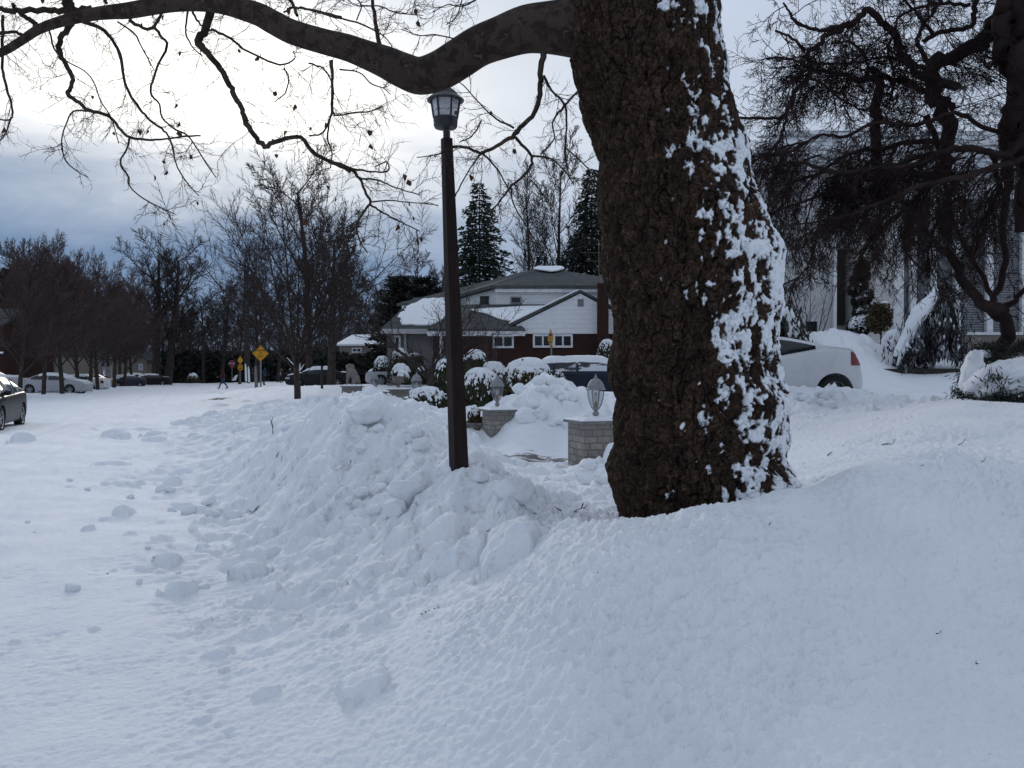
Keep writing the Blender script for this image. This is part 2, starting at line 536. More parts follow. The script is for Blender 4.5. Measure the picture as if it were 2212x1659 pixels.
for U, d, sx, sy, cnt, r0, r1 in BL:
    for _ in range(cnt):
        y0 = d + rng.normal() * sy * 0.75
        x0 = X(U, d) + (y0 - d) * (U - 1106) / 1915 + rng.normal() * sx * 0.75
        if y0 < 2: continue
        rad = r0 + (r1 - r0) * rng.rand() ** 2.2
        blob(x0, y0, rad, rad * rng.uniform(0.3, 0.9) * (.5 if U < 620 else 1), rng.uniform(0.3, 0.9))
# the few big blocks the photograph shows: (U, d, radius, height)
for U, d, rad, h in [(790,9.5,.18,.14),(885,6.7,.20,.22),(1045,7.2,.20,.14),(1100,4.95,.22,.17),(1330,12.0,.22,.30),(1186,20.4,.32,.22),(1165,20.7,.25,.18),(1225,20.2,.25,.14),(370,12.4,.14,.12),
                     (600,16.0,.35,.25),(790,26.6,.4,.30),(735,27.5,.5,.2),(845,27.4,.4,.16),(1150,19.6,.3,.25),(690,9.9,.2,.15),(870,8.2,.16,.12),(960,5.6,.14,.10),(1000,5.15,.16,.1)]:
    blob(X(U, d), d, rad, h, 0.45)

# thrown snow keeps to the measured level on average
D_ = GZ - base_z(GX, GY)
def boxf(a, k, ax):
    p = np.take(a, np.clip(np.arange(-k - 1, a.shape[ax] + k), 0, a.shape[ax] - 1), axis=ax)
    c_ = np.cumsum(p, axis=ax)
    n_ = a.shape[ax]
    return (np.take(c_, np.arange(n_) + 2 * k + 1, axis=ax) - np.take(c_, np.arange(n_), axis=ax)) / (2 * k + 1)
GZ = GZ - 0.9 * boxf(boxf(D_, 16, 0), 34, 1) * (RR < 60)

def ground_z(x, y):
    r = math.hypot(x, y); t = math.atan2(x, y)
    i = min(max(np.searchsorted(rr, r), 1), len(rr) - 1); j = min(max(np.searchsorted(th, t), 1), len(th) - 1)
    a = (r - rr[i - 1]) / (rr[i] - rr[i - 1]); b = (t - th[j - 1]) / (th[j] - th[j - 1])
    return float((GZ[i-1, j-1] * (1-a) + GZ[i, j-1] * a) * (1-b) + (GZ[i-1, j] * (1-a) + GZ[i, j] * a) * b)

nR, nT = GX.shape
V0 = np.stack([GX, GY, GZ], -1).reshape(-1, 3)
I, J = np.meshgrid(np.arange(nR - 1), np.arange(nT - 1), indexing='ij')
q = np.stack([I * nT + J, (I + 1) * nT + J, (I + 1) * nT + J + 1, I * nT + J + 1], -1).reshape(-1, 4)
q = q[:, ::-1]
cidx = len(V0)
V0 = np.concatenate([V0, [[0, 0, float(GZ[0].mean())]]])
jj = np.arange(nT - 1)
tri = np.stack([jj, jj + 1, np.full(nT - 1, cidx)], -1)[:, ::-1]
me = mesh_np('snowy_ground', V0, [q.astype(np.int32), tri.astype(np.int32)], smooth=True)
scr = np.zeros(len(V0), np.float32)
soil = np.zeros(len(V0), np.float32)
gx, gy = V0[:, 0], V0[:, 1]
for U, d, sx, sy, k in [(470,43,.9,1.6,1.0),(478,52,.7,1.6,.9),(462,68,.9,2.0,.9),(470,36,.6,1.2,.6),(1140,15.6,1.0,.7,1.0),(1085,14.9,.8,.4,.85),(1215,15.6,.7,.6,.95),(1240,12.1,.5,.15,.75),(620,10.3,.6,.22,.6),(560,9.4,.8,.25,.5),(520,10.4,.9,.2,.45),(250,29.5,.6,.25,.6)]:
    scr = np.maximum(scr, k * np.exp(-((gx - X(U, d)) / sx) ** 2 - ((gy - d) / sy) ** 2))
soil[:len(V0) - 1] = np.clip(RO.ravel() * 0.9 + 0.35 * mound.ravel() * (RR.ravel() < 9), 0, 1)
for nm, arr in (('scrape', scr), ('soil', soil)):
    at = me.attributes.new(nm, 'FLOAT', 'POINT')
    at.data.foreach_set('value', arr.astype(np.float32))
tag(link('ground', me, M['snow_ground']), 'lumpy snow covering the street, the yards and the ploughed banks', None, None, 'structure')
# ---------------------------------------------------------------- branching plants
def smooth_line(pts, n):
    """Catmull-Rom through points (any dimension) resampled to n"""
    P = np.asarray(pts, float)
    if len(P) == 2:
        t = np.linspace(0, 1, n)[:, None]
        return P[0] * (1 - t) + P[1] * t
    Q = np.concatenate([[2 * P[0] - P[1]], P, [2 * P[-1] - P[-2]]])
    m = len(P) - 1
    t = np.linspace(0, m - 1e-6, n)
    i = t.astype(int); u = (t - i)[:, None]
    a, b, c, d = Q[i], Q[i + 1], Q[i + 2], Q[i + 3]
    return 0.5 * (2 * b + (c - a) * u + (2 * a - 5 * b + 4 * c - d) * u ** 2 + (3 * b - a - 3 * c + d) * u ** 3)

class Tubes:
    def __init__(self):
        self.g = {}

    def add(self, pts, rad, sides=3):
        self.g.setdefault((len(pts), sides), []).append((pts, rad))

    def count(self):
        return sum(len(v) for v in self.g.values())

    def mesh(self, name, origin=(0, 0, 0), smooth=True):
        vs, fs, off = [], [], 0
        for (n, s), lst in self.g.items():
            P = np.array([a for a, b in lst], dtype=np.float64)
            R = np.array([b for a, b in lst], dtype=np.float64)
            B = len(lst)
            T = np.empty_like(P)
            T[:, 1:-1] = P[:, 2:] - P[:, :-2]
            T[:, 0] = P[:, 1] - P[:, 0]
            T[:, -1] = P[:, -1] - P[:, -2]
            T /= np.linalg.norm(T, axis=2, keepdims=True) + 1e-9
            mean = P[:, -1] - P[:, 0]
            ax = np.argmin(np.abs(mean), axis=1)
            ref = np.eye(3)[ax][:, None, :]
            a = np.cross(T, np.broadcast_to(ref, T.shape)); a /= np.linalg.norm(a, axis=2, keepdims=True) + 1e-9
            b = np.cross(T, a)
            ang = np.arange(s) * 2 * math.pi / s
            ring = P[:, :, None, :] + R[:, :, None, None] * (a[:, :, None, :] * np.cos(ang)[None, None, :, None] + b[:, :, None, :] * np.sin(ang)[None, None, :, None])
            vs.append(ring.reshape(-1, 3))
            bi, pi, ki = np.meshgrid(np.arange(B), np.arange(n - 1), np.arange(s), indexing='ij')
            k2 = (ki + 1) % s
            o = off + (bi * n + pi) * s
            fs.append(np.stack([o + ki, o + k2, o + s + k2, o + s + ki], -1).reshape(-1, 4))
            off += B * n * s
        v = np.concatenate(vs) - np.asarray(origin)
        f = np.concatenate(fs)
        return mesh_np(name, v, f, smooth)

def perp(d, rnd):
    while True:
        v = Vector((rnd.gauss(0, 1), rnd.gauss(0, 1), rnd.gauss(0, 1)))
        v = v - d * v.dot(d)
        if v.length > 0.1:
            return v.normalized()

def grow(limbs, twigs, rnd, pos, d, length, rad, lev, P):
    """recursive bare branching; lev 0 is the trunk"""
    p = P[min(lev, len(P) - 1)]
    n = p['n']
    pts, rads, dirs = [tuple(pos)], [rad], []
    cur, dd = Vector(pos), Vector(d)
    stp = length / (n - 1)
    end = p.get('end', 0.25)
    for i in range(1, n):
        dd = (dd + perp(dd, rnd) * p['wander'] + Vector((0, 0, 1)) * p['up']).normalized()
        cur = cur + dd * stp
        pts.append(tuple(cur)); dirs.append(dd.copy())
        t = i / (n - 1)
        rads.append(rad * ((1 - t) + end * t))
    (limbs if lev < p.get('limb_to', 2) else twigs).add(pts, rads, p['sides'])
    if lev + 1 >= len(P):
        return
    q = P[lev + 1]
    k = p['kids']
    k = int(k * rnd.uniform(0.8, 1.2) + 0.5)
    t0 = p.get('from', 0.25)
    ph = rnd.uniform(0, 6.28)
    for j in range(k):
        t = t0 + (1 - t0) * ((j + rnd.uniform(0.1, 0.9)) / k)
        f = t * (n - 1)
        i = min(int(f), n - 2); u = f - i
        a = Vector(pts[i]).lerp(Vector(pts[i + 1]), u)
        dd = dirs[i]
        ph += 2.4 + rnd.uniform(-0.5, 0.5)
        ref = Vector((0, 0, 1)) if abs(dd.z) < 0.95 else Vector((1, 0, 0))
        e1 = dd.cross(ref).normalized(); e2 = dd.cross(e1)
        side = e1 * math.cos(ph) + e2 * math.sin(ph)
        an = R_(q['angle'] + rnd.uniform(-12, 12))
        nd = (dd * math.cos(an) + side * math.sin(an)).normalized()
        ll = length * q['len'] * rnd.uniform(0.7, 1.15) * (1 - q.get('taper', 0.5) * max(0, (t - t0) / (1 - t0 + 1e-6)))
        rr_ = max((rad * ((1 - t) + end * t)) * q['rad'], q['rmin'])
        grow(limbs, twigs, rnd, a, nd, ll, rr_, lev + 1, P)

def lv(n, sides, wander, up, kids, angle, ln, rad, rmin, **k):
    d = dict(n=n, sides=sides, wander=wander, up=up, kids=kids, angle=angle, len=ln, rad=rad, rmin=rmin)
    d.update(k)
    return d

def bare_tree_meshes(seed, H, r0, P, lean=(0, 0)):
    rnd = random.Random(seed)
    L, T = Tubes(), Tubes()
    grow(L, T, rnd, Vector((0, 0, -0.3)), Vector((lean[0], lean[1], 1)).normalized(), H, r0, 0, P)
    return L.mesh('trunk'), T.mesh('crown')

def bare_tree(name, label, seed, x, y, H, r0, P, group=None, rz=0.0, mats=('limb', 'twig'), z=None, lean=(0, 0)):
    t = thing(name, label, 'tree', (x, y, ground_z(x, y) if z is None else z), rz, group)
    a, b = bare_tree_meshes(seed, H, r0, P, lean)
    link('trunk', a, M[mats[0]], t)
    link('crown', b, M[mats[1]], t)
    return t

# kinds of bare trees
STREET = [lv(7, 6, .04, .02, 20, 0, 1, 1, .01, **{'from': .20, 'end': .3}), lv(6, 4, .06, .06, 13, 42, .62, .42, .02, taper=.45, end=.3, **{'from': .12}),
          lv(5, 3, .08, .07, 9, 36, .45, .5, .014, **{'from': .1}), lv(4, 3, .1, .06, 5, 34, .5, .7, .0125, **{'from': .1}), lv(3, 3, .1, .05, 0, 30, .55, .8, .010)]
VASE = [lv(4, 8, .03, .0, 12, 0, 1, 1, .02, **{'from': .6, 'end': .8}), lv(9, 5, .05, .03, 13, 40, 3.7, .42, .03, taper=.1, end=.15, **{'from': .1}),
        lv(6, 3, .07, .03, 10, 36, .42, .5, .014, **{'from': .1}), lv(5, 3, .09, .03, 7, 36, .46, .6, .010, **{'from': .1}), lv(4, 3, .1, .03, 0, 35, .5, .7, .0075)]
OAK = [lv(9, 8, .04, .02, 14, 0, 1, 1, .03, **{'from': .22, 'end': .25}), lv(8, 5, .09, .05, 11, 50, .52, .45, .05, taper=.4, end=.25, **{'from': .15}),
       lv(6, 3, .12, .05, 9, 42, .48, .5, .03, **{'from': .12}), lv(5, 3, .13, .05, 8, 40, .48, .65, .022, **{'from': .1}), lv(4, 3, .12, .04, 0, 38, .5, .7, .017)]
TALL = [lv(9, 7, .03, .02, 16, 0, 1, 1, .03, **{'from': .20, 'end': .15}), lv(8, 4, .07, .10, 11, 36, .42, .42, .04, taper=.5, end=.2, **{'from': .15}),
        lv(6, 3, .1, .08, 9, 36, .45, .5, .024, **{'from': .1}), lv(4, 3, .1, .06, 6, 36, .5, .65, .018, **{'from': .1}), lv(3, 3, .1, .05, 0, 34, .5, .75, .015)]

# ---- the avenue of small bare trees on the far left
avenue = [(42, 905, 48, 7.2, 1), (93.5, 852, 55, 7.6, 2), (134.5, 850, 57, 7.7, 3), (168, 846, 62, 8.0, 1), (194, 840, 67, 8.3, 2), (211, 838, 72, 8.4, 3), (246, 832, 82, 8.8, 2), (269, 829, 92, 9.0, 1), (285, 828, 98, 9.0, 3)]
lab = ['slender bare street tree half hidden behind the dark car at the left edge', 'bare street tree in front of the silver saloon\'s rear door', 'bare street tree in front of the silver saloon\'s windscreen', 'bare street tree in front of the silver saloon\'s bonnet',
       'bare street tree just beyond the silver saloon\'s nose', 'bare street tree beside the white car\'s red tail lamp', 'bare street tree between the tan car and the navy car', 'bare street tree in front of the navy car across the street', 'farthest thin bare tree of the street row, by the red tail lamp']
proto = {}
for (U, V, d, H, k), lb in zip(avenue, lab):
    x = X(U, d)
    if k not in proto:
        t = bare_tree('street_tree', lb, 30 + k, x, d, 8.0, .16, STREET, 'bare street trees along the far kerb', 0.0, ('limb', 'twig_red'))
        proto[k] = t
    else:
        t = copy_tree(proto[k]); t['label'] = lb
        t.location = (x, d, ground_z(x, d)); t.rotation_euler.z = 1.1 * U
    t.scale = (H / 8.0,) * 3

# ---- the two trees of the verge and the garden
t = bare_tree('vase_shaped_tree', 'bare vase-shaped tree with snow lodged in its low fork', 5, X(643, 38), 38, 2.2, .15, VASE, None, 0.4, ('limb', 'twig'))
sn = MB()
for a, b, r in [((-.10, -.12, 1.38), (-.50, -.25, 1.78), .05), ((.06, -.13, 1.2), (.08, -.12, 1.55), .07), ((.1, -.12, 1.25), (.26, -.14, 1.5), .05)]:
    sn.tube([a, tuple((Vector(a) + Vector(b)) / 2), b], [r * .5, r * .5, r * .2], 6)
sn.build('lodged_snow', M['snow'], t, True)
bare_tree('garden_tree', 'tall bare garden tree with twin leaders behind the vase-shaped tree', 12, X(668, 70), 70, 15.5, .36, OAK, None, 2.2)
bare_tree('garden_tree', 'bare tree with a stout trunk in front of the dark snow-streaked saloon', 15, X(715, 58), 58, 9.5, .30, OAK, None, 1.0)
SPREAD = [lv(4, 8, .04, .0, 9, 0, 1, 1, .02, **{'from': .6, 'end': .85}), lv(9, 5, .06, .015, 10, 56, 2.5, .42, .03, taper=.1, end=.15, **{'from': .12}),
          lv(6, 3, .08, .03, 7, 36, .42, .5, .012, **{'from': .1}), lv(4, 3, .09, .03, 4, 36, .48, .6, .008, **{'from': .1}), lv(3, 3, .1, .03, 0, 35, .55, .7, .006)]
bare_tree('ornamental_tree', 'low spreading bare ornamental tree among the snowy bushes left of the lamp post', 8, X(929, 27), 27, 1.45, .095, SPREAD, None, 0.2)

# ---- the big many-stemmed tree at the end of the street and its neighbours
t = bare_tree('twin_trunk_tree', 'broad twin-trunked bare tree at the far bend of the street', 21, X(333, 108), 108, 15.5, .55, OAK, None, 0.0, lean=(.06, 0))
a, b = bare_tree_meshes(23, 15.5, .55, OAK, (.10, 0))
o = link('trunk', a, M['limb'], t, (1.5, .3, 0)); link('crown', b, M['twig'], t, (1.5, .3, 0))

wood = [(45, 80, 15.0, TALL, 41), (88, 78, 12.5, TALL, 42), (112, 84, 12.0, TALL, 43), (205, 118, 16.0, TALL, 44), (232, 125, 15.5, TALL, 45), (258, 122, 15.0, TALL, 46), (180, 112, 14.0, TALL, 42),
        (440, 125, 15.0, OAK, 47), (480, 118, 14.5, OAK, 48), (518, 108, 13.0, OAK, 49), (556, 112, 14.5, OAK, 47), (600, 118, 15.0, OAK, 48), (410, 135, 14.0, OAK, 49), (300, 135, 14.5, OAK, 48), (760, 95, 12.0, OAK, 49), (820, 90, 12, OAK, 47),
        (8, 90, 12.5, OAK, 48), (60, 105, 14.0, OAK, 49), (130, 115, 14.5, OAK, 47), (905, 78, 12.5, TALL, 44), (940, 84, 13.0, TALL, 45), (870, 92, 11, OAK, 48)]
wl = ['tall bare tree with a forked top rising above the left evergreens', 'bare tree with upswept branches right of the forked-top tree at far left', 'bare upswept tree just left of the small ragged spruce', 'feathery upright bare tree, first right of the ragged spruce',
      'feathery upright bare tree halfway between the ragged spruce and the twin-trunked tree', 'feathery upright bare tree nearest the twin-trunked tree on its left', 'bare upright tree hidden behind the ragged spruce\'s right side',
      'rounded bare tree right behind the twin-trunked tree\'s right edge', 'bare tree above the walking person at the street\'s end', 'bare tree directly above the stop sign', 'bare tree rising behind the yellow diamond sign', 'bare tree behind the left side of the vase-shaped tree',
      'bare tree over the small dark bush at the end of the road', 'bare tree behind the middle of the twin-trunked tree', 'bare tree behind the vase-shaped tree\'s right side', 'bare tree above the pale house right of the vase-shaped tree',
      'bare tree at the far left edge above the brick house corner', 'bare tree behind the left house\'s gable', 'bare tree over the roof end of the left house', 'slim bare tree in the gap left of the lamp post', 'slim bare tree close against the lamp post\'s left side', 'rounded bare tree behind the grey house\'s snowy roof']
protos = {}
for (U, d, H, P, sd), lb in zip(wood, wl):
    x = X(U, d); z = ground_z(x, d)
    if sd not in protos:
        t = bare_tree('background_tree', lb, sd, x, d, 14.0, .24, P, 'bare trees behind the houses', U * .1, z=z)
        protos[sd] = t
    else:
        t = copy_tree(protos[sd]); t['label'] = lb
        t.location = (x, d, z); t.rotation_euler.z = U * .1
    H *= .80
    t.scale = (H / 14.0 * 1.2, H / 14.0 * 1.2, H / 14.0)
# tall trees left of the sycamore
t = bare_tree('background_tree', 'tall slim bare tree between the two spruces, nearer the right one', 51, X(1200, 66), 66, 16.0, .26, TALL, 'bare trees behind the houses', 0.5)
t = copy_tree(t); t['label'] = 'tall slim bare tree between the two spruces, standing nearest the left one'
t.location = (X(1150, 72), 72, 1.0); t.rotation_euler.z = 2.6; t.scale = (.95, .95, .95)

# ---- conifers
def conifer_meshes(seed, H, R0, droop=0.25, dens=1.0, first=0.06, ragged=0.25, card=(.26, .05), tipr=0.04):
    rnd = random.Random(seed); rg = np.random.RandomState(seed)
    L = Tubes()
    n = 10
    L.add([(0, 0, H * i / (n - 1) - .3) for i in range(n)], [max(.02, H * .013 * (1 - i / n)) for i in range(n)], 7)
    cards_p, cards_d = [], []
    z = H * first
    while z < H * .985:
        f = (z - H * first) / (H * (1 - first))
        rad = R0 * ((1 - f) ** .85 + tipr)
        k = max(4, int(9 * dens * (0.55 + 0.45 * (1 - f))))
        a0 = rnd.uniform(0, 6.28)
        for j in range(k):
            a = a0 + 6.283 * j / k + rnd.uniform(-.25, .25)
            ln = rad * rnd.uniform(1 - ragged * 1.6, 1 + ragged * .6)
            m = 6
            pts = []
            for i in range(m):
                t = i / (m - 1)
                rr_ = ln * t
                zz = z + rnd.uniform(-.02, .02) + ln * (.16 * t - droop * t * t * 1.9 + .12 * t ** 4)
                pts.append((rr_ * math.cos(a), rr_ * math.sin(a), zz))
            L.add(pts, [.035 * (1 - .8 * i / (m - 1)) for i in range(m)], 3)
            P = np.array(pts)
            c = int(max(8, ln * 26 * dens))
            t = rg.rand(c) ** .7 * (m - 1.001)
            i = t.astype(int); u = (t - i)[:, None]
            q = P[i] * (1 - u) + P[i + 1] * u
            side = np.array([-math.sin(a), math.cos(a), 0])
            w_ = (rg.rand(c)[:, None] - .5) * 2 * (0.16 + 0.24 * ln * (1 - t / m))[:, None]
            q = q + side * w_ + np.stack([np.zeros(c), np.zeros(c), -np.abs(rg.normal(size=c)) * .10], 1)
            dr = np.array([math.cos(a), math.sin(a), -droop]) + side * np.sign(w_) * .8 + rg.normal(size=(c, 3)) * .3
            cards_p.append(q); cards_d.append(dr)
        z += H * .019 * (1 + .5 * rnd.random()) / dens ** .5
    P = np.concatenate(cards_p); D = np.concatenate(cards_d)
    D /= np.linalg.norm(D, axis=1)[:, None]
    N = np.cross(D, rg.normal(size=D.shape)); N /= np.linalg.norm(N, axis=1)[:, None]
    s = rg.uniform(.7, 1.4, size=(len(P), 1))
    a, b = D * s * card[0], N * s * card[1]
    v = np.stack([P - b * .6, P + a * .5 - b, P + a, P + a * .5 + b], 1).reshape(-1, 3)
    f = np.arange(len(P) * 4).reshape(-1, 4)
    return L.mesh('trunk'), mesh_np('foliage', v, f)

def conifer(label, seed, U, d, topV, Wpx, mat='needle', name='spruce_tree', group=None, z=None, **k):
    x = X(U, d); z = ground_z(x, d) if z is None else z
    H = Zv(topV, d) - z
    t = thing(name, label, 'tree', (x, d, z), 0, group)
    a, b = conifer_meshes(seed, H, Wpx / 1915 * d / 2, **k)
    link('trunk', a, M['limb'], t); link('foliage', b, M[mat], t)
    return t

conifer('tall green spruce with a pointed top right of the lamp post', 3, 1036, 60, 392, 250, dens=1.35, ragged=.38)
conifer('dark drooping spruce partly hidden behind the giant sycamore trunk', 4, 1278, 62, 358, 265, 'needle_dark', dens=1.4, droop=.38, ragged=.35)
conifer('small spruce with a ragged dark top above the left row of trees', 6, 156, 95, 570, 110, 'needle_dark', dens=1.2, ragged=.5)
conifer('dark bushy pine over the grey house roof, left of the lamp post', 7, 865, 72, 590, 120, 'needle_dark', 'pine_tree', dens=1.3, ragged=.45, droop=.1, tipr=.35, card=(.3, .07))
conifer('dark rounded pine close behind the lamp post', 8, 915, 70, 598, 125, 'needle_dark', 'pine_tree', dens=1.3, ragged=.45, droop=.1, tipr=.35, card=(.3, .07))
conifer('dark evergreen peeping over the brick house ridge beside the left spruce', 9, 1170, 62, 548, 90, 'needle_dark', 'pine_tree', dens=1.1, ragged=.4)
lbs = ['tall dark evergreen at the far left edge of the picture', 'dark evergreen behind the snowy gable of the left house', 'dark evergreen between the left house and the ragged spruce']
for i, (U, tv, wd) in enumerate([(5, 578, 130), (62, 600, 130), (112, 622, 110)]):
    conifer(lbs[i], 60 + i, U, 88 + 4 * i, tv, wd, 'needle_dark', 'evergreen_tree', 'dark evergreens at the far left', dens=1.5, ragged=.5, tipr=.45, droop=.12, card=(.4, .1))

# ---- far wood closing the end of the street: one mass of trunks, brush and evergreens
rg = np.random.RandomState(77)
Lw = Tubes(); pv, pd = [], []
for i in range(300):
    U = rg.uniform(-260, 930); d = rg.uniform(132, 178)
    x = X(U, d); H = rg.uniform(6.0, 11.5)
    rnd = random.Random(i)
    Q = [lv(5, 4, .05, .02, 9, 0, 1, 1, .03, **{'from': .1, 'end': .3}), lv(5, 3, .1, .06, 8, 45, .5, .5, .04, **{'from': .1}), lv(4, 3, .12, .06, 6, 40, .5, .7, .03, **{'from': .1}), lv(3, 3, .1, .05, 0, 40, .5, .8, .024)]
    grow(Lw, Lw, rnd, Vector((x, d, -.3)), Vector((0, 0, 1)), H, .14, 0, Q)
o = link('far_wood', Lw.mesh('far_wood'), M['twig'])
tag(o, 'far bare wood closing the end of the street', 'wood', None, 'stuff')
def hedge(name, label, U0, U1, d, top, depth, seed, mat='needle_dark', card=(.35, .16), n=9000, z0=None, cat='hedge'):
    """clipped or wild evergreen hedge: leaf cards through its volume over a dark core"""
    rg = np.random.RandomState(seed)
    x0, x1 = X(U0, d), X(U1, d)
    z0 = ground_z((x0 + x1) / 2, d) - .3 if z0 is None else z0
    H = Zv(top, d) - z0
    t = thing(name, label, cat, ((x0 + x1) / 2, d, z0))
    P = np.stack([rg.uniform(x0, x1, n) - (x0 + x1) / 2, rg.uniform(-depth / 2, depth / 2, n), rg.rand(n) ** .8 * H], 1)
    topv = H * (0.86 + .16 * fbm(P[:, 0] * .5, P[:, 1] * .5, seed * 1.0, 3))
    P[:, 2] *= topv / H
    D = rg.normal(size=(n, 3)); D /= np.linalg.norm(D, axis=1)[:, None]
    N = np.cross(D, rg.normal(size=(n, 3))); N /= np.linalg.norm(N, axis=1)[:, None]
    a, b = D * card[0], N * card[1]
    v = np.stack([P - b, P + a - b * .5, P + a * 1.2, P + b], 1).reshape(-1, 3)
    link('foliage', mesh_np('foliage', v, np.arange(n * 4).reshape(-1, 4)), M[mat], t)
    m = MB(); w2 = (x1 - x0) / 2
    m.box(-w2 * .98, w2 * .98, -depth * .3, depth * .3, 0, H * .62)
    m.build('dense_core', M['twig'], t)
    return t
hedge('evergreen_hedge', 'long dark evergreen hedge across the end of the street', 355, 720, 128, 752, 4, 5, n=12000, card=(.5, .25))
hedge('garden_hedge', 'dark hedge behind the dark snow-streaked saloon', 690, 835, 76, 757, 2.5, 6, n=7000, card=(.25, .12))
# ---------------------------------------------------------------- the giant sycamore
SD = 5.0
LE = [(-700,1290),(-400,1262),(-160,1236),(0,1232),(130,1234),(175,1243),(227,1258),(311,1283),(347,1298),(384,1296),(457,1298),(512,1303),(567,1301),(612,1311),(655,1326),(705,1328),(754,1320),(793,1315),(836,1321),(863,1336),(902,1330),(932,1326),(961,1334),(1011,1316),(1037,1318),(1067,1328),(1106,1339),(1139,1343),(1300,1325)]
RE = [(-700,1500),(-400,1520),(-160,1538),(0,1548),(73,1554),(132,1568),(183,1574),(219,1579),(303,1603),(365,1614),(424,1627),(450,1645),(512,1672),(548,1682),(592,1678),(632,1678),(688,1673),(754,1677),(810,1680),(869,1702),(912,1696),(951,1698),(991,1695),(1037,1718),(1067,1708),(1140,1715),(1300,1740)]
nv, na = 760, 560
Vs = np.concatenate([np.linspace(-700, -60, 80, endpoint=False), np.linspace(-60, 1250, nv - 80)])
le = np.interp(Vs, *zip(*LE)); re = np.interp(Vs, *zip(*RE))
SDC = SD + .42
zc = EYE + (803 - Vs) / 1915 * SDC
cx = ((le + re) / 2 - 1106) / 1915 * SDC
rad = (re - le) / 2 / 1915 * SDC - .008
ang = np.linspace(0, 2 * math.pi, na, endpoint=False)   # 0 = +x (right), -pi/2 = towards the street camera
A, Zc = np.meshgrid(ang, zc)
CX, RD = np.repeat(cx[:, None], na, 1), np.repeat(rad[:, None], na, 1)
ca, sa = np.cos(A), np.sin(A)
bx, by = CX + RD * ca, SD + .45 + RD * sa * 0.95
# bark: burls, plates with fissures, flakes
front_w = np.abs(sa)
burl = fbm(bx * 2.6, by * 2.6, Zc * 2.6, 3)
pl = np.abs(fbm(bx * 9 + 3, by * 9, Zc * 3.2, 3))
pl2 = np.abs(fbm(bx * 24, by * 24 + 8, Zc * 9.0, 2))
fl = fbm(bx * 40, by * 40, Zc * 22.0, 2)
pl3 = np.abs(fbm(bx * 13 + 40, by * 13, Zc * 6.5, 3))
te = fbm(bx * 3.4 + 9, by * 3.4, Zc * 2.0, 4, .55) * 5.0
tfl = np.floor(te); tfr = te - tfl
plate = np.mod(tfl * .37 + .11 * np.sin(tfl * 3.1), 1.0)
terr = sstep(tfr, .0, .16)
gr = lambda n_, w_: (1 - np.clip(n_ / w_, 0, 1)) ** 1.5
disp = .016 * (terr - .6) - .022 * gr(pl, .06) - .009 * gr(pl2, .08) + 0.020 * (np.clip(pl3, 0, .22) - .12) + 0.05 * burl * (.35 + .65 * front_w) + 0.040 * (np.clip(pl, 0, .28) - .16) + 0.018 * (np.clip(pl2, 0, .35) - .15) + 0.0035 * fl
# snow blown against the right-hand side
phi = np.arctan2(ca, -sa)            # 0 towards the camera, +90 deg right
Vim = np.repeat(Vs[:, None], na, 1)
bias = np.interp(np.degrees(phi), [-180, -60, -12, 6, 22, 45, 75, 95, 120, 150, 180], [-1.8, -1.6, -.52, -.24, -.02, .03, .05, .06, -.05, -.9, -1.6])
bias = bias + .60 * np.exp(-((Vim - 585) / 70) ** 2 - ((np.degrees(phi) - 62) / 24) ** 2) - .36 * sstep(-Vim, -420, -180) - .05
bias = bias + .26 * np.exp(-((Vim - 345) / 40) ** 2 - ((np.degrees(phi) - 45) / 30) ** 2) + .28 * np.exp(-((Vim - 950) / 60) ** 2 - ((np.degrees(phi) - 45) / 22) ** 2)
bias = bias + .22 * np.exp(-((Vim - 1060) / 30) ** 2 - ((np.degrees(phi) - 35) / 30) ** 2) + .2 * np.exp(-((Vim - 690) / 25) ** 2 - ((np.degrees(phi) - 25) / 20) ** 2)
mask = 0.50 * fbm(bx * 4.6, by * 4.6, Zc * 3.4 + 5, 2) + .80 * fbm(bx * 12, by * 12, Zc * 7.0, 3, .65) + .34 * fbm(bx * 26 + 5, by * 26, Zc * 17, 2) + .14 * (terr - .5) + .28 * fbm(bx * 42, by * 42, Zc * 30, 2) - .9 * (np.clip(pl, 0, .3) - .16) + bias
sn = sstep(mask, .0, .10)
RDD = RD + disp + .018 * np.clip(mask, 0, .8) ** .5 * sn * (1 - .2 * fl)
vx, vy = CX + RDD * ca, SD + .45 + RDD * sa * 0.95
vz = Zc
tv = np.stack([vx, vy, vz], -1).reshape(-1, 3)
n0 = len(Vs)
I, J = np.meshgrid(np.arange(n0 - 1), np.arange(na), indexing='ij')
J2 = (J + 1) % na
tf = np.stack([I * na + J, (I + 1) * na + J, (I + 1) * na + J2, I * na + J2], -1).reshape(-1, 4)[:, ::-1]

mt, n = material('sycamore_bark')
geo = n.new('ShaderNodeNewGeometry').outputs['Position']
at = n.new('ShaderNodeAttribute', attribute_name='snow').outputs['Fac']
b1 = n.noise(n.scale(geo, (1, 1, .5)), 7.0, 6.0, .62, .3)
wv = n.vm('ADD', n.scale(geo, (1, 1, .55)), n.vm('MULTIPLY', n.noise(geo, 9.0, 4, .6, col=True), (.26, .26, .26)))
vo = n.new('ShaderNodeTexVoronoi', feature='DISTANCE_TO_EDGE'); n.put(vo.inputs['Vector'], wv); vo.inputs['Scale'].default_value = 13.0
vo2 = n.new('ShaderNodeTexVoronoi', feature='DISTANCE_TO_EDGE'); n.put(vo2.inputs['Vector'], wv); vo2.inputs['Scale'].default_value = 31.0
crack = n.m('MULTIPLY', n.step(vo.outputs[0], 0.0, .10), n.m('ADD', .55, n.m('MULTIPLY', n.step(vo2.outputs[0], 0.0, .10), .45)))
b2 = n.noise(n.scale(geo, (1, 1, .6)), 38.0, 4.0, .6)
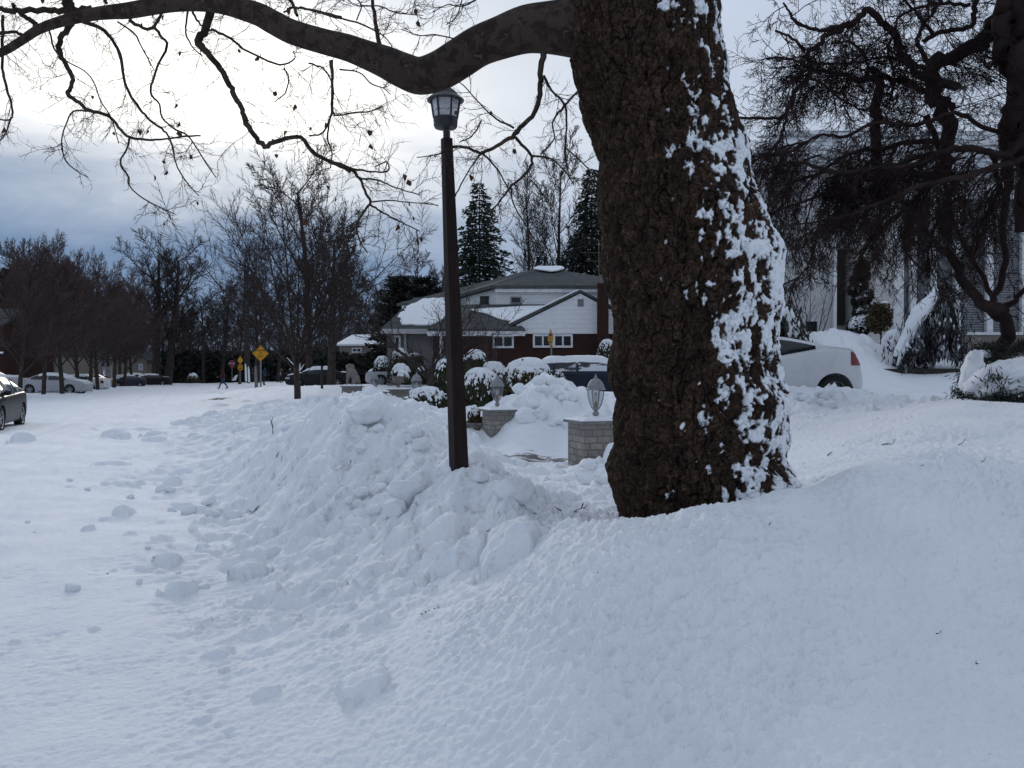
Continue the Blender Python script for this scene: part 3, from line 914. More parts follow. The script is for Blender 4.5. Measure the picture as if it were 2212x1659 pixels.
b3 = n.noise(geo, 5.2, 5.0, .7, .8)
bk = n.mix(n.step(b1, .34, .66), (.032, .019, .014), (.072, .043, .029))
bk = n.mix(n.m('MULTIPLY', n.step(b2, .55, .75), .5), bk, (.022, .016, .013))
bk = n.mix(n.m('MULTIPLY', n.step(b3, .60, .68), .85), bk, (.17, .085, .038))
pla = n.new('ShaderNodeAttribute', attribute_name='plate').outputs['Fac']
fis = n.new('ShaderNodeAttribute', attribute_name='fissure').outputs['Fac']
bk = n.mix(n.m('MULTIPLY', n.step(pla, .1, .9), .45), bk, (.105, .066, .044))
bk = n.mix(n.m('MULTIPLY', n.m('SUBTRACT', 1.0, crack), .35), bk, (.012, .009, .008))
bk = n.mix(n.m('MULTIPLY', fis, .75), bk, (.012, .009, .008))
bk = n.mix(at, bk, (.84, .86, .89))
hb = n.m('ADD', n.m('MULTIPLY', crack, n.m('SUBTRACT', 1.0, at)), n.m('MULTIPLY', b2, .6))
finish(n, bk, .85, hb, .9, .02, spec=.15)
M['sycamore'] = mt
mt, n = material('mottled_limb_bark')
geo = n.new('ShaderNodeNewGeometry').outputs['Position']
v1 = n.noise(geo, 11.0, 4.0, .6, .5); v2 = n.noise(geo, 17.0, 5.0, .65, .8); v3 = n.noise(geo, 60.0, 3.0, .6)
bk = n.mix(n.step(v1, .42, .54), (.030, .021, .017), (.060, .044, .034))
bk = n.mix(n.step(v2, .60, .66), bk, (.105, .076, .050))
bk = n.mix(n.m('MULTIPLY', n.step(v3, .6, .75), .5), bk, (.03, .022, .02))
finish(n, bk, .85, v3, .5, .01, spec=.15)
M['mottled'] = mt

syc = thing('sycamore_tree', 'giant old sycamore with snow-plastered trunk and one long limb reaching left', 'tree', (X(1520, SD), SD + .45, .3))
so = np.array(syc.location)
me = mesh_np('trunk', tv - so, tf.astype(np.int32), True)
ap = me.attributes.new('plate', 'FLOAT', 'POINT'); ap.data.foreach_set('value', plate.ravel().astype(np.float32))
crv = (gr(pl, .07) * .9 + gr(pl2, .09) * .6 + (1 - sstep(tfr, 0, .10)) * .5).clip(0, 1)
ak = me.attributes.new('fissure', 'FLOAT', 'POINT'); ak.data.foreach_set('value', crv.ravel().astype(np.float32))
a_ = me.attributes.new('snow', 'FLOAT', 'POINT'); a_.data.foreach_set('value', sn.ravel().astype(np.float32))
link('trunk', me, M['sycamore'], syc)

def imgline(pts, d0, d1, pitchscale=1.0):
    """(U, V, width) of a limb as 3D points, its distance running from d0 to d1"""
    P, R = [], []
    acc = [0]
    for i in range(1, len(pts)):
        acc.append(acc[-1] + math.hypot(pts[i][0] - pts[i-1][0], pts[i][1] - pts[i-1][1]))
    for (U, V, w_), s in zip(pts, acc):
        d = d0 + (d1 - d0) * s / acc[-1]
        P.append(tuple(W(U, V, d))); R.append(w_ / 2 / 1915 * d * (.84 if d > 9 else 1))
    return P, R

def limb(T, pts, d0, d1, n=24, sides=10, knob=0.0, rg=None):
    P, R = imgline(pts, d0, d1)
    q = smooth_line(np.concatenate([np.array(P), np.array(R)[:, None]], 1), n)
    if knob and rg is not None:
        q[1:-1, :3] += rg.normal(size=(n - 2, 3)) * q[1:-1, 3:4] * knob
    T.add([tuple(p[:3]) for p in q], [max(.0012, p[3]) for p in q], sides)
    return q

def twiggy(T, line, per_m, ln, rnd, levels=2, grav=.25, lat=1.0, r=.0035, rmin=.0013, out=None, flow=.5, t0=.05, leaf=None, wan=.26):
    """side twigs along a limb (array of x, y, z, r)"""
    seg = np.linalg.norm(np.diff(line[:, :3], axis=0), axis=1)
    tot = seg.sum(); cum = np.concatenate([[0], np.cumsum(seg)])
    k = int(per_m * tot + rnd.random())
    for _ in range(k):
        s = tot * (t0 + (1 - t0) * rnd.random())
        i = min(int(np.searchsorted(cum, s)) - 1, len(line) - 2); i = max(i, 0)
        u = (s - cum[i]) / (seg[i] + 1e-9)
        p = line[i] * (1 - u) + line[i + 1] * u
        tdir = Vector(line[i + 1, :3] - line[i, :3]).normalized()
        dd = (perp(tdir, rnd) * lat + tdir * flow + Vector((0, 0, -1)) * grav)
        if out is not None: dd += out
        dd.normalize()
        L_ = rnd.uniform(*ln) * (1 - .35 * s / tot)
        _tw(T, Vector(p[:3]), dd, L_, min(r, p[3] * .8), levels, rnd, grav, rmin, leaf, wan)

def _tw(T, p, d, L_, r, lev, rnd, grav, rmin, leaf, wan=.26):
    n_ = 5 if L_ > .12 else 4
    pts = [tuple(p)]; cur = p.copy(); dd = d.copy()
    for i in range(1, n_ + 1):
        dd = (dd + perp(dd, rnd) * wan + Vector((0, 0, -1)) * grav * .12).normalized()
        cur = cur + dd * (L_ / n_)
        pts.append(tuple(cur))
        if lev > 0:
            for _ in range(1 if rnd.random() < .75 else 2):
                if rnd.random() < .8:
                    an = R_(rnd.uniform(28, 60))
                    nd = (dd * math.cos(an) + perp(dd, rnd) * math.sin(an)).normalized()
                    _tw(T, cur.copy(), nd, L_ * rnd.uniform(.3, .6), max(rmin, r * .65), lev - 1, rnd, grav, rmin, leaf, wan)
    rr_ = [max(rmin * .8, r * (1 - .6 * i / n_)) for i in range(n_ + 1)]
    T.add(pts, rr_, 3)
    if leaf is not None and rnd.random() < leaf[1]:
        leaf[0].append((cur.copy(), dd.copy()))

def c1(pts): return [(x / 3.0, y / 3.0, w_) for x, y, w_ in pts]
def c2(pts): return [(667 + x / 3.0, y / 3.0, w_) for x, y, w_ in pts]
def c3(pts): return [(1474.7 + x / 3.0, y / 3.0, w_) for x, y, w_ in pts]
rg = np.random.RandomState(5); rnd = random.Random(9)
LB, TW = Tubes(), Tubes()
leaves = []
main = [(1420,110,150),(1330,75,150),(1268,62,134),(1225,60,118),(1180,60,106),(1134,64,98),(1080,82,88),(1034,100,84),(990,128,84),(950,152,82),(907,164,78),(870,152,74),(834,135,68),(790,118,60),(750,103,56),(700,90,53),(633,70,52),(590,48,51),(550,28,48),(467,6,42),(380,6,37),(283,22,34),(240,26,30),(200,31,27),(133,46,23),(83,64,20),(43,90,18),(0,114,17),(-70,130,15),(-170,170,12),(-290,185,8),(-400,250,3)]
ml = limb(LB, main, 5.42, 6.3, 150, 20)
def B(f, pts, d0, d1, n_=26, sides=7, tw=(9, (.10, .40)), levels=2, grav=.2, knob=.25, r=.0027, leaf=.03):
    q = limb(LB, f(pts) if f else pts, d0 + .42, d1 + .42, n_, sides, knob, rg)
    if tw: twiggy(TW, q, tw[0] * 1.0, tw[1], rnd, levels, grav, r=r, rmin=.0008, leaf=(leaves, leaf * .16))
    return q
ident = lambda p: p
B(c1, [(1370,60,20),(1345,170,18),(1290,270,17),(1340,340,14),(1420,440,13),(1480,540,12),(1520,620,12),(1575,730,11),(1590,790,13),(1650,880,11),(1715,950,12),(1800,912,10),(1935,885,9),(2000,960,9),(2100,1030,8),(2212,1080,8),(2270,1110,8)], 5.6, 5.3, 60, tw=(11,(.12,.45)), leaf=.06)
B(c2, [(0,960,8),(100,1030,8),(260,1090,8),(330,1160,6),(370,1250,6),(400,1310,6),(350,1380,5),(310,1470,4),(330,1560,3),(380,1640,3)], 5.3, 5.2, 34, tw=(13,(.12,.42)), leaf=.10)
B(c2, [(260,1090,6),(400,1110,4),(510,1110,4),(505,1050,3),(430,1080,3)], 5.25, 5.15, 20, 5, tw=(12,(.08,.25)), leaf=.1)
B(c2, [(330,1160,5),(440,1165,4),(560,1215,3),(720,1265,2.5)], 5.25, 5.1, 20, 5, tw=(12,(.1,.3)), leaf=.12)
B(c2, [(400,1310,4),(520,1300,3),(640,1310,2.5),(840,1330,2)], 5.2, 5.0, 20, 5, tw=(12,(.08,.25)), leaf=.08)
B(c2, [(400,1330,5),(500,1390,4),(600,1440,3),(720,1500,2.5)], 5.2, 5.3, 20, 5, tw=(14,(.1,.35)), leaf=.05)
B(c1, [(470,150,13),(400,250,12),(380,320,11),(430,420,10),(465,490,10),(460,570,9),(440,605,10),(500,660,8),(590,720,8),(690,740,7),(760,810,6),(830,885,6),(950,905,5),(1080,900,4),(1230,880,4),(1300,880,3)], 5.85, 5.5, 60)
B(c1, [(840,890,5),(820,970,4),(780,1060,4),(830,1140,4),(850,1220,3),(950,1300,3),(1050,1350,2.5),(1140,1390,2)], 5.6, 5.4, 30, 5, tw=(12,(.1,.35)))
B(c1, [(540,140,9),(660,190,8),(740,280,7),(790,400,7),(800,500,6),(840,610,6),(900,700,6),(960,770,5),(1040,830,5),(1090,880,4),(1120,960,4),(1140,1060,3),(1200,1170,3),(1290,1270,2)], 5.8, 5.4, 46)
B(c1, [(840,130,8),(930,185,7),(1000,180,7),(1050,240,6),(1085,295,6),(1030,410,5),(1000,500,5),(975,605,5),(1030,670,4),(1050,760,4),(1120,830,4),(1200,870,4),(1250,920,3),(1330,1050,3),(1400,1150,2)], 5.8, 5.5, 46)
B(c1, [(1060,40,8),(1035,110,7),(1000,180,7)], 5.75, 5.8, 10, 6, tw=None)
B(c1, [(20,100,7),(15,400,6),(40,560,6),(75,680,5),(70,770,4),(-10,775,3)], 5.9, 5.7, 30, 5, tw=(12,(.12,.4)))
B(c1, [(70,770,4),(40,860,3),(0,910,3),(-60,960,2)], 5.75, 5.7, 14, 5, tw=(12,(.1,.3)))
B(c1, [(1370,190,6),(1480,240,6),(1600,330,5),(1750,400,5),(1830,420,4),(1910,380,3),(1900,330,2)], 5.55, 5.3, 28, 6, tw=(12,(.1,.35)))
B(c1, [(1220,60,5),(1205,180,4),(1210,240,4),(1260,320,3),(1310,360,3)], 5.7, 5.5, 18, 5)
B(c1, [(1240,60,6),(1270,120,5),(1320,180,4),(1370,200,4)], 5.65, 5.6, 14, 5)
B(c1, [(760,140,4),(870,220,4),(920,310,3),(960,380,3),(1000,460,2)], 5.8, 5.9, 18, 5)
B(c1, [(320,200,4),(360,330,4),(440,400,3),(560,470,3),(620,560,3),(650,650,2.5),(720,760,2.5),(770,930,2)], 5.95, 6.1, 26, 5)
B(c1, [(590,720,4),(480,720,4),(430,800,3),(400,900,3),(420,1030,3),(500,1110,2.5),(570,1150,2)], 5.75, 5.6, 24, 5)
B(c1, [(1840,440,4),(1870,500,3),(1850,600,3),(1780,660,2)], 5.3, 5.4, 14, 4)
B(c1, [(2140,390,6),(2155,520,5),(2150,720,5),(2090,860,4),(2000,880,3)], 5.15, 5.3, 26, 6, tw=(12,(.12,.4)), leaf=.08)
B(c2, [(150,390,6),(155,560,6),(150,720,6),(200,745,4),(290,730,4),(400,720,3),(480,690,2.5)], 5.1, 5.0, 30, 6, tw=(13,(.12,.4)), leaf=.08)
B(c2, [(150,720,4),(120,880,4),(150,990,3),(140,1090,3)], 5.1, 5.2, 18, 5, tw=(12,(.1,.35)), leaf=.08)
B(c2, [(200,450,4),(330,470,3),(400,540,3),(480,570,2.5),(530,610,2)], 5.05, 4.9, 18, 5, tw=(12,(.1,.3)), leaf=.12)
B(c2, [(0,410,4),(100,450,4),(150,540,3)], 5.2, 5.1, 10, 5)
B(c2, [(460,290,10),(440,180,9),(425,80,8),(405,-30,7)], 5.1, 5.0, 14, 7, tw=(8,(.1,.3)))
B(c2, [(1520,330,14),(1500,480,12),(1490,620,11),(1460,740,10),(1380,810,10),(1330,880,10),(1230,940,8),(1120,990,7),(1040,960,6),(930,950,5),(840,1000,3),(700,1020,2)], 4.95, 5.4, 46, 8, tw=(13,(.12,.42)), leaf=.09)
B(c2, [(1340,890,7),(1440,1010,6),(1420,1110,6),(1310,1210,5),(1250,1290,4),(1180,1370,3)], 5.15, 5.3, 28, 6, tw=(13,(.12,.42)), leaf=.06)
B(c2, [(1440,1010,5),(1560,1025,4),(1650,1100,3),(1720,1200,2.5)], 5.15, 5.0, 18, 5, tw=(12,(.1,.35)))
B(c2, [(1520,490,7),(1580,590,5),(1660,680,5),(1670,840,4),(1660,1000,4),(1680,1100,3)], 4.95, 5.1, 28, 6, tw=(12,(.12,.4)))
B(c2, [(1745,590,5),(1660,680,5),(1580,790,4),(1590,900,3),(1500,1000,3)], 4.85, 5.0, 20, 5, tw=(12,(.12,.35)))
B(c2, [(1665,960,3),(1760,1040,3),(1850,1150,2.5),(1880,1260,2)], 5.05, 4.9, 16, 4)
B(c2, [(1330,830,5),(1200,760,4),(1100,660,3),(1000,550,2.5),(960,530,2)], 5.15, 5.0, 20, 5, tw=(13,(.1,.35)), leaf=.14)
B(c2, [(1120,780,4),(1060,880,3),(980,920,3)], 5.2, 5.3, 12, 4, leaf=.1)
B(c2, [(1310,1210,3),(1330,1330,3),(1420,1480,2.5),(1500,1620,2)], 5.3, 5.4, 18, 4, tw=(12,(.1,.35)))
B(c2, [(1120,990,5),(1210,1080,4),(1270,1180,3),(1310,1260,3)], 5.3, 5.2, 16, 5)
B(c2, [(1120,990,4),(1040,1100,3),(960,1250,3),(940,1290,2)], 5.3, 5.4, 14, 4)
# twigs coming down from the crown above the frame
for p in [[(1130,-30,5),(1000,40,3),(900,30,2.5),(800,80,2)],[(940,250,3),(820,225,3),(720,230,2.5),(600,190,2)],[(0,60,5),(160,110,4),(330,150,4),(480,230,3),(540,300,2)],[(330,40,4),(460,40,3),(560,80,3),(740,100,2)],[(300,-20,4),(340,40,3),(310,130,3)],[(1000,-30,3),(960,100,2.5),(890,160,2)]]:
    B(c2, p, 5.0, 4.8, 16, 5, tw=(13,(.1,.35)), leaf=.04)
for p in [[(1840,80,4),(1900,50,5),(2000,60,5),(2212,110,5)],[(1860,-20,8),(1900,30,7),(1925,100,7)],[(460,70,22),(445,20,20),(420,-30,18)],[(600,55,15),(450,72,14),(300,70,13),(100,66,12),(-60,50,10)],[(250,180,12),(180,120,10),(110,70,8),(80,20,7)],[(170,240,8),(90,205,7),(0,220,7),(-80,240,6)],[(690,20,6),(670,-20,6)]]:
    B(c1, p, 5.9, 5.7, 20, 7, tw=(14,(.1,.4)))
twiggy(TW, ml[50:], 9, (.1, .4), rnd, 2, .1, r=.003, rmin=.0009, leaf=(leaves, .006))
link('limbs', LB.mesh('limbs', so), M['mottled'], syc)
link('twigs', TW.mesh('twigs', so), M['twig'], syc)
# the last withered leaves
lv_, lf_ = [], []
for p, d in leaves:
    a = (Vector((0, 0, -1)) + perp(Vector((0, 0, 1)), rnd) * .5).normalized(); s = rnd.uniform(.018, .036)
    b = perp(a, rnd); c_ = a.cross(b)
    o = len(lv_)
    lv_ += [p, p + a * s * .5 + b * s * .6 + c_ * s * .3, p + a * s * 1.2 + b * s * .35, p + a * s * 1.5, p + a * s * 1.1 - b * s * .4 + c_ * s * .3, p + a * s * .45 - b * s * .5 + c_ * .4 * s]
    lf_ += [(o, o + 1, o + 2, o + 3), (o, o + 3, o + 4, o + 5)]
link('withered_leaves', mesh_np('withered_leaves', np.array(lv_) - so, np.array(lf_)), M['dead_leaf'], syc)

# ---------------------------------------------------------------- the weeping tree in the right garden
wt = thing('weeping_tree', 'dense dark bare weeping tree with arching limbs at the right edge', 'tree', (X(2165, 13), 13, ground_z(X(2165, 13), 13)))
wo = np.array(wt.location)
LB, TW = Tubes(), Tubes(); rnd = random.Random(3)
D0 = 13.0
def E(pts, d0, d1, n_=30, sides=8, tw=(7, (.4, 1.3)), f=c3, levels=3, grav=.35, out=None, r=.009, rmin=.0034, flow=.9):
    pp = f(pts)
    if len(pp) > 6: pp = [(a + rg.normal() * 5, b + rg.normal() * 7, c) for a, b, c in pp]
    q = limb(LB, pp, d0, d1, n_, sides, .30, rg)
    if tw: twiggy(TW, q, tw[0], tw[1], rnd, levels, grav, r=r, rmin=rmin, out=out, flow=flow, wan=.15, lat=.9)
    return q
idn = lambda p: p
gl = Vector((-.35, 0, -.1))
# trunk and fork at the snow
E([(2174,905,60),(2170,840,48),(2168,800,44),(2163,740,38),(2160,700,34),(2150,665,36),(2120,640,28),(2090,600,24),(2060,560,22),(2035,535,15),(2005,508,12),(1975,490,10),(1960,500,8),(1965,540,6),(2000,590,5)], D0, 12.0, 44, 10, f=idn, tw=(3,(.3,.9)), levels=2)
E([(2152,668,30),(2145,640,18),(2160,600,17),(2158,560,16),(2162,500,18),(2170,430,22),(2185,360,30),(2190,260,44),(2195,150,52),(2215,40,60),(2235,-60,62)], D0, 12.6, 30, 10, f=idn, tw=(3,(.4,1.2)))
E([(2165,680,24),(2185,655,16),(2210,630,13),(2240,600,11),(2300,560,9)], D0, 12.2, 14, 7, f=idn)
E([(2150,650,14),(2100,560,12),(2060,480,12),(2040,400,12),(2030,330,14),(2000,250,18)], D0+.3, 13.4, 20, 7, f=idn, tw=(5,(.4,1.2)))
# the great arch and its falling ends
E([(2060,200,20),(1750,560,23),(1560,480,22),(1430,330,21),(1370,200,19),(1290,100,18),(1200,80,17),(1110,130,16),(1040,190,15),(950,200,13),(870,170,9),(740,120,8),(690,50,6),(660,-20,5)][1:], 12.4, 11.8, 60, 9, tw=(7,(.5,1.3)), out=gl)
E([(1040,190,14),(930,250,14),(870,310,13),(800,350,12),(810,430,13),(770,520,13),(730,600,12),(690,680,11),(640,730,9),(500,750,8),(350,790,7),(250,800,5)], 12.0, 11.4, 46, 8, tw=(8,(.4,1.2)), out=gl)
E([(690,680,9),(660,800,8),(630,900,7),(560,980,6),(430,1070,5),(380,1120,4)], 11.6, 11.3, 24, 6, tw=(8,(.3,.9)), out=gl)
E([(1760,680,18),(1700,650,17),(1500,570,15),(1300,520,14),(1180,510,13),(1000,470,12),(840,460,9),(780,400,6),(640,380,4),(520,400,3)], 12.6, 11.6, 40, 8, tw=(8,(.4,1.3)), out=gl)
E([(1250,1250,28),(1250,900,27),(1250,700,26),(1250,520,22),(1200,420,9),(1160,360,7),(1060,290,6),(960,270,5)], 13.6, 13.2, 24, 9, tw=(4,(.4,1.2)))
E([(1700,1150,30),(1690,1000,34),(1700,800,38),(1650,600,40),(1600,480,36),(1700,380,34),(1900,280,40),(2050,150,50),(2250,30,60)], 12.9, 12.6, 40, 10, tw=(6,(.4,1.3)))
E([(1620,230,12),(1600,190,10),(1540,120,9),(1500,60,8),(1420,-10,6)], 12.4, 12.2, 16, 6, tw=(8,(.4,1.2)))
E([(1560,270,12),(1700,200,12),(1860,180,12),(1890,60,14),(1900,-20,14)], 12.6, 12.4, 20, 7, tw=(7,(.4,1.2)))
E([(1860,30,10),(1700,25,9),(1560,40,8),(1400,110,6),(1380,200,4)], 12.3, 12.0, 20, 6, tw=(9,(.4,1.1)))
E([(2250,900,44),(2180,700,40),(2150,520,36),(2100,400,40),(2080,250,46),(2120,100,50),(2100,-50,50)], 12.2, 12.0, 24, 9, tw=(5,(.5,1.4)))
E([(2250,1500,70),(2240,1200,70),(2230,900,74),(2240,600,80),(2260,300,84),(2280,-60,84)], 11.8, 11.8, 24, 10, tw=(5,(.4,1.2)))
E([(2250,900,22),(2100,960,20),(1900,985,18),(1700,1010,16),(1500,1060,14),(1250,1090,12),(1000,1095,11),(760,1090,9),(600,1110,7),(430,1130,5)], 11.6, 11.2, 50, 8, tw=(7,(.4,1.2)), out=Vector((-.35,0,-.25)), grav=.5)
E([(2200,850,14),(2000,830,12),(1800,800,11),(1500,830,10),(1250,820,9),(1050,860,8),(900,900,7),(700,980,6),(560,1000,5),(430,1010,4)], 12.0, 11.5, 44, 7, tw=(7,(.4,1.2)), out=Vector((-.3,0,-.2)), grav=.45)
E([(2250,1020,16),(2100,1050,15),(1800,1140,14),(1500,1250,13),(1300,1300,11),(1100,1350,9),(900,1400,6),(760,1430,4)], 11.2, 10.9, 40, 7, tw=(7,(.4,1.1)), out=Vector((-.3,0,-.35)), grav=.6)
E([(1700,1000,14),(1500,1060,12),(1300,1150,11),(1100,1200,10),(900,1260,8),(700,1300,6),(560,1380,4)], 12.0, 11.6, 36, 7, tw=(8,(.4,1.1)), out=Vector((-.3,0,-.4)), grav=.6)
E([(1700,900,14),(1450,930,12),(1300,980,11),(1100,1010,9),(900,1080,8),(700,1200,6),(620,1350,4),(600,1500,3)], 12.4, 12.2, 36, 7, tw=(8,(.4,1.1)), out=Vector((-.2,0,-.45)), grav=.7)
E([(1690,1050,14),(1600,1200,12),(1480,1300,11),(1350,1400,9),(1250,1520,7),(1180,1640,5),(1150,1740,3)], 12.6, 12.3, 30, 7, tw=(11,(.4,1.0)), out=Vector((-.15,0,-.5)), grav=.7)
E([(1690,1050,14),(1750,1200,12),(1700,1330,11),(1640,1450,9),(1600,1580,6),(1590,1700,4)], 12.6, 12.4, 24, 7, tw=(11,(.4,1.0)), out=Vector((0,0,-.5)), grav=.7)
E([(2000,1000,14),(2050,1200,12),(2000,1350,10),(1930,1450,8),(1900,1600,5),(1890,1700,3)], 12.4, 12.2, 24, 7, tw=(9,(.4,.9)), out=Vector((0,0,-.5)), grav=.7)
E([(1400,940,10),(1250,1150,9),(1050,1300,8),(900,1500,6),(840,1650,5),(760,1760,4),(640,1830,3)], 12.2, 12.0, 30, 6, tw=(11,(.3,.9)), out=Vector((-.25,0,-.4)), grav=.6)
E([(820,500,8),(930,560,7),(1020,640,6),(1130,700,5),(1180,760,4)], 11.8, 12.0, 16, 6, tw=(9,(.3,.9)))
E([(600,200,6),(700,240,7),(790,330,8)], 11.6, 11.8, 10, 5, tw=(10,(.3,.9)), out=gl)
E([(1560,450,14),(1450,400,10),(1300,390,8),(1150,420,6),(980,430,5),(820,400,4),(640,420,3)], 12.2, 11.9, 30, 6, tw=(10,(.4,1.2)), out=gl)
E([(1600,420,14),(1520,280,10),(1560,160,8),(1640,60,6),(1680,-30,5)], 12.2, 12.0, 18, 6, tw=(8,(.4,1.2)))
E([(1370,200,8),(1330,330,7),(1370,470,6),(1360,600,5),(1320,700,4)], 12.0, 12.1, 18, 6, tw=(9,(.3,1.0)))
for k in range(20):   # fine drooping outer curtain
    x0 = 620 + 78 * k; y0 = 1000 + rnd.uniform(-90, 170)
    E([(x0 + 120, y0, 6), (x0, y0 + 40, 5), (x0 - 90, y0 + 170, 4), (x0 - 130, y0 + 330, 3), (x0 - 140, y0 + 470, 2)], 11.8 + rnd.uniform(-.8, .8), 11.8, 14, 5, tw=(10, (.3, .8)), levels=2, out=Vector((-.1, 0, -.5)), grav=.8)
link('limbs', LB.mesh('limbs', wo), M['twig_dark'], wt)
link('twigs', TW.mesh('twigs', wo), M['twig_dark'], wt)
print('weeping twigs', TW.count())
# ---------------------------------------------------------------- building materials
def brick_mat(name, c1, c2, mortar, bw, bh, rough=.9, ms=.012):
    mt, n = material(name)
    tco = n.new('ShaderNodeTexCoord').outputs['Object']
    geo = n.new('ShaderNodeNewGeometry')
    sp = n.new('ShaderNodeSeparateXYZ'); n.put(sp.inputs[0], tco)
    sn_ = n.new('ShaderNodeSeparateXYZ'); n.put(sn_.inputs[0], geo.outputs['Normal'])
    facing = n.step(n.m('ABSOLUTE', sn_.outputs[0]), .6, .75)
    u = n.m('ADD', n.m('MULTIPLY', sp.outputs[0], n.m('SUBTRACT', 1.0, facing)), n.m('MULTIPLY', sp.outputs[1], facing))
    cv = n.new('ShaderNodeCombineXYZ'); n.put(cv.inputs[0], u); n.put(cv.inputs[1], sp.outputs[2])
    wob = n.noise(tco, 6.0, 3, .6, col=True)
    vec = n.vm('ADD', cv.outputs[0], n.vm('MULTIPLY', n.vm('SUBTRACT', wob, (.5, .5, .5)), (.03, .03, 0) if bh > .09 else (.004, .004, 0)))
    b = n.new('ShaderNodeTexBrick')
    n.put(b.inputs['Vector'], vec)
    n.put(b.inputs['Color1'], c1); n.put(b.inputs['Color2'], c2); n.put(b.inputs['Mortar'], mortar)
    b.inputs['Scale'].default_value = 1.0
    b.inputs['Mortar Size'].default_value = ms
    b.inputs['Mortar Smooth'].default_value = .3
    b.inputs['Brick Width'].default_value = bw
    b.inputs['Row Height'].default_value = bh
    b.offset = .45
    b.squash = .8; b.squash_frequency = 3
    v = n.noise(tco, 14.0, 5, .65); v2 = n.noise(tco, 3.0, 3, .6)
    col = n.mix(n.m('MULTIPLY', n.step(v, .35, .7), .45), b.outputs['Color'], tuple(x * .5 for x in c1))
    col = n.mix(n.m('MULTIPLY', n.step(v2, .5, .7), .35), col, tuple(x * .7 for x in c2))
    h = n.m('ADD', n.m('SUBTRACT', 1.0, b.outputs['Fac']), n.m('MULTIPLY', v, .5))
    finish(n, col, rough, h, .7, .012, spec=.15)
    return mt

def siding_mat(name, c, pitch=.2, axis=2):
    mt, n = material(name)
    tco = n.new('ShaderNodeTexCoord').outputs['Object']
    sp = n.new('ShaderNodeSeparateXYZ'); n.put(sp.inputs[0], tco)
    fr = n.m('FRACT', n.m('DIVIDE', sp.outputs[axis], pitch))
    line = n.step(fr, 0.0, .10)
    v = n.noise(n.scale(tco, (1, 1, 4)), 3.0, 5, .65)
    col = n.mix(n.step(v, .3, .7), c, tuple(x * .86 for x in c))
    col = n.mix(line, tuple(x * .62 for x in c), col)
    finish(n, col, .6, n.m('MULTIPLY', fr, 1.0), .35, .02, spec=.25)
    return mt

def shingle_mat(name, c1, c2):
    mt, n = material(name)
    tco = n.new('ShaderNodeTexCoord').outputs['Object']
    b = n.new('ShaderNodeTexBrick')
    n.put(b.inputs['Vector'], tco)
    n.put(b.inputs['Color1'], c1); n.put(b.inputs['Color2'], c2); n.put(b.inputs['Mortar'], tuple(x * .6 for x in c1))
    b.inputs['Scale'].default_value = 1.0; b.inputs['Mortar Size'].default_value = .008
    b.inputs['Brick Width'].default_value = .33; b.inputs['Row Height'].default_value = .14
    v = n.noise(tco, 2.0, 5, .7)
    col = n.mix(n.m('MULTIPLY', n.step(v, .35, .7), .5), b.outputs['Color'], tuple(x * .6 for x in c1))
    finish(n, col, .95, n.noise(tco, 30, 3), .4, .01, spec=.1)
    return mt

M['brick'] = brick_mat('red_brick', (.062, .024, .019), (.044, .019, .016), (.045, .034, .030), .21, .075)
M['stone'] = brick_mat('split_stone', (.37, .335, .30), (.20, .19, .185), (.19, .17, .15), .21, .098, ms=.011)
M['siding'] = siding_mat('white_siding', (.84, .845, .85), .21)
M['grey_siding'] = siding_mat('grey_siding', (.20, .19, .185), .2)
M['tan_siding'] = siding_mat('tan_siding', (.25, .215, .18), .2)
M['board'] = siding_mat('vertical_boards', (.55, .535, .52), .32, 0)
M['shingle'] = shingle_mat('dark_shingles', (.075, .080, .082), (.112, .117, .117))
M['white'] = simple('white_paint', (.74, .74, .75), (.60, .60, .62), 5.0, .55, .1)
M['offwhite'] = simple('old_white_paint', (.50, .49, .49), (.42, .41, .41), 4.0, .6, .1)
M['stucco'] = simple('grey_stucco', (.50, .50, .50), (.43, .43, .43), 3.0, .9, .3)
M['tan_stucco'] = simple('tan_foundation', (.22, .19, .165), (.17, .15, .13), 4.0, .9, .3)
M['slab'] = simple('bluestone_slab', (.24, .235, .23), (.16, .16, .16), 9.0, .8, .3)
M['timber'] = simple('dark_timber', (.050, .040, .036), (.030, .025, .024), 12.0, .9, .4, stretch=(1, 1, 6))
M['grey_metal'] = simple('weathered_grey_metal', (.20, .205, .215), (.27, .27, .28), 25.0, .6, .15, .003, .0, .4)
M['dark_metal'] = simple('dark_painted_metal', (.018, .018, .022), (.030, .030, .034), 20.0, .45, .1, .003, spec=.5)
M['brown_post'] = simple('dark_brown_paint', (.019, .010, .010), (.028, .016, .014), 30.0, .7, .3, .004, stretch=(1, 1, .15), spec=.2)
M['steel'] = simple('galvanised_steel', (.17, .175, .19), (.23, .235, .25), 25.0, .5, .1, metal=.3)
M['cast'] = simple('cast_concrete', (.24, .215, .195), (.15, .14, .13), 14.0, .95, .5, .008)
M['black'] = simple('black_rubber', (.012, .012, .013), (.02, .02, .02), 20.0, .8, .2)
M['chrome'] = simple('alloy', (.42, .43, .45), (.34, .34, .36), 20.0, .35, .0, metal=.8)
M['bulb'] = simple('milky_bulb', (.75, .70, .60), (.68, .62, .5), 5.0, .4, 0)
M['amber'] = simple('amber_candle', (.45, .25, .09), (.35, .2, .08), 5.0, .6, 0)
M['copper'] = simple('antenna', (.16, .12, .07), None, 5.0, .5, 0)

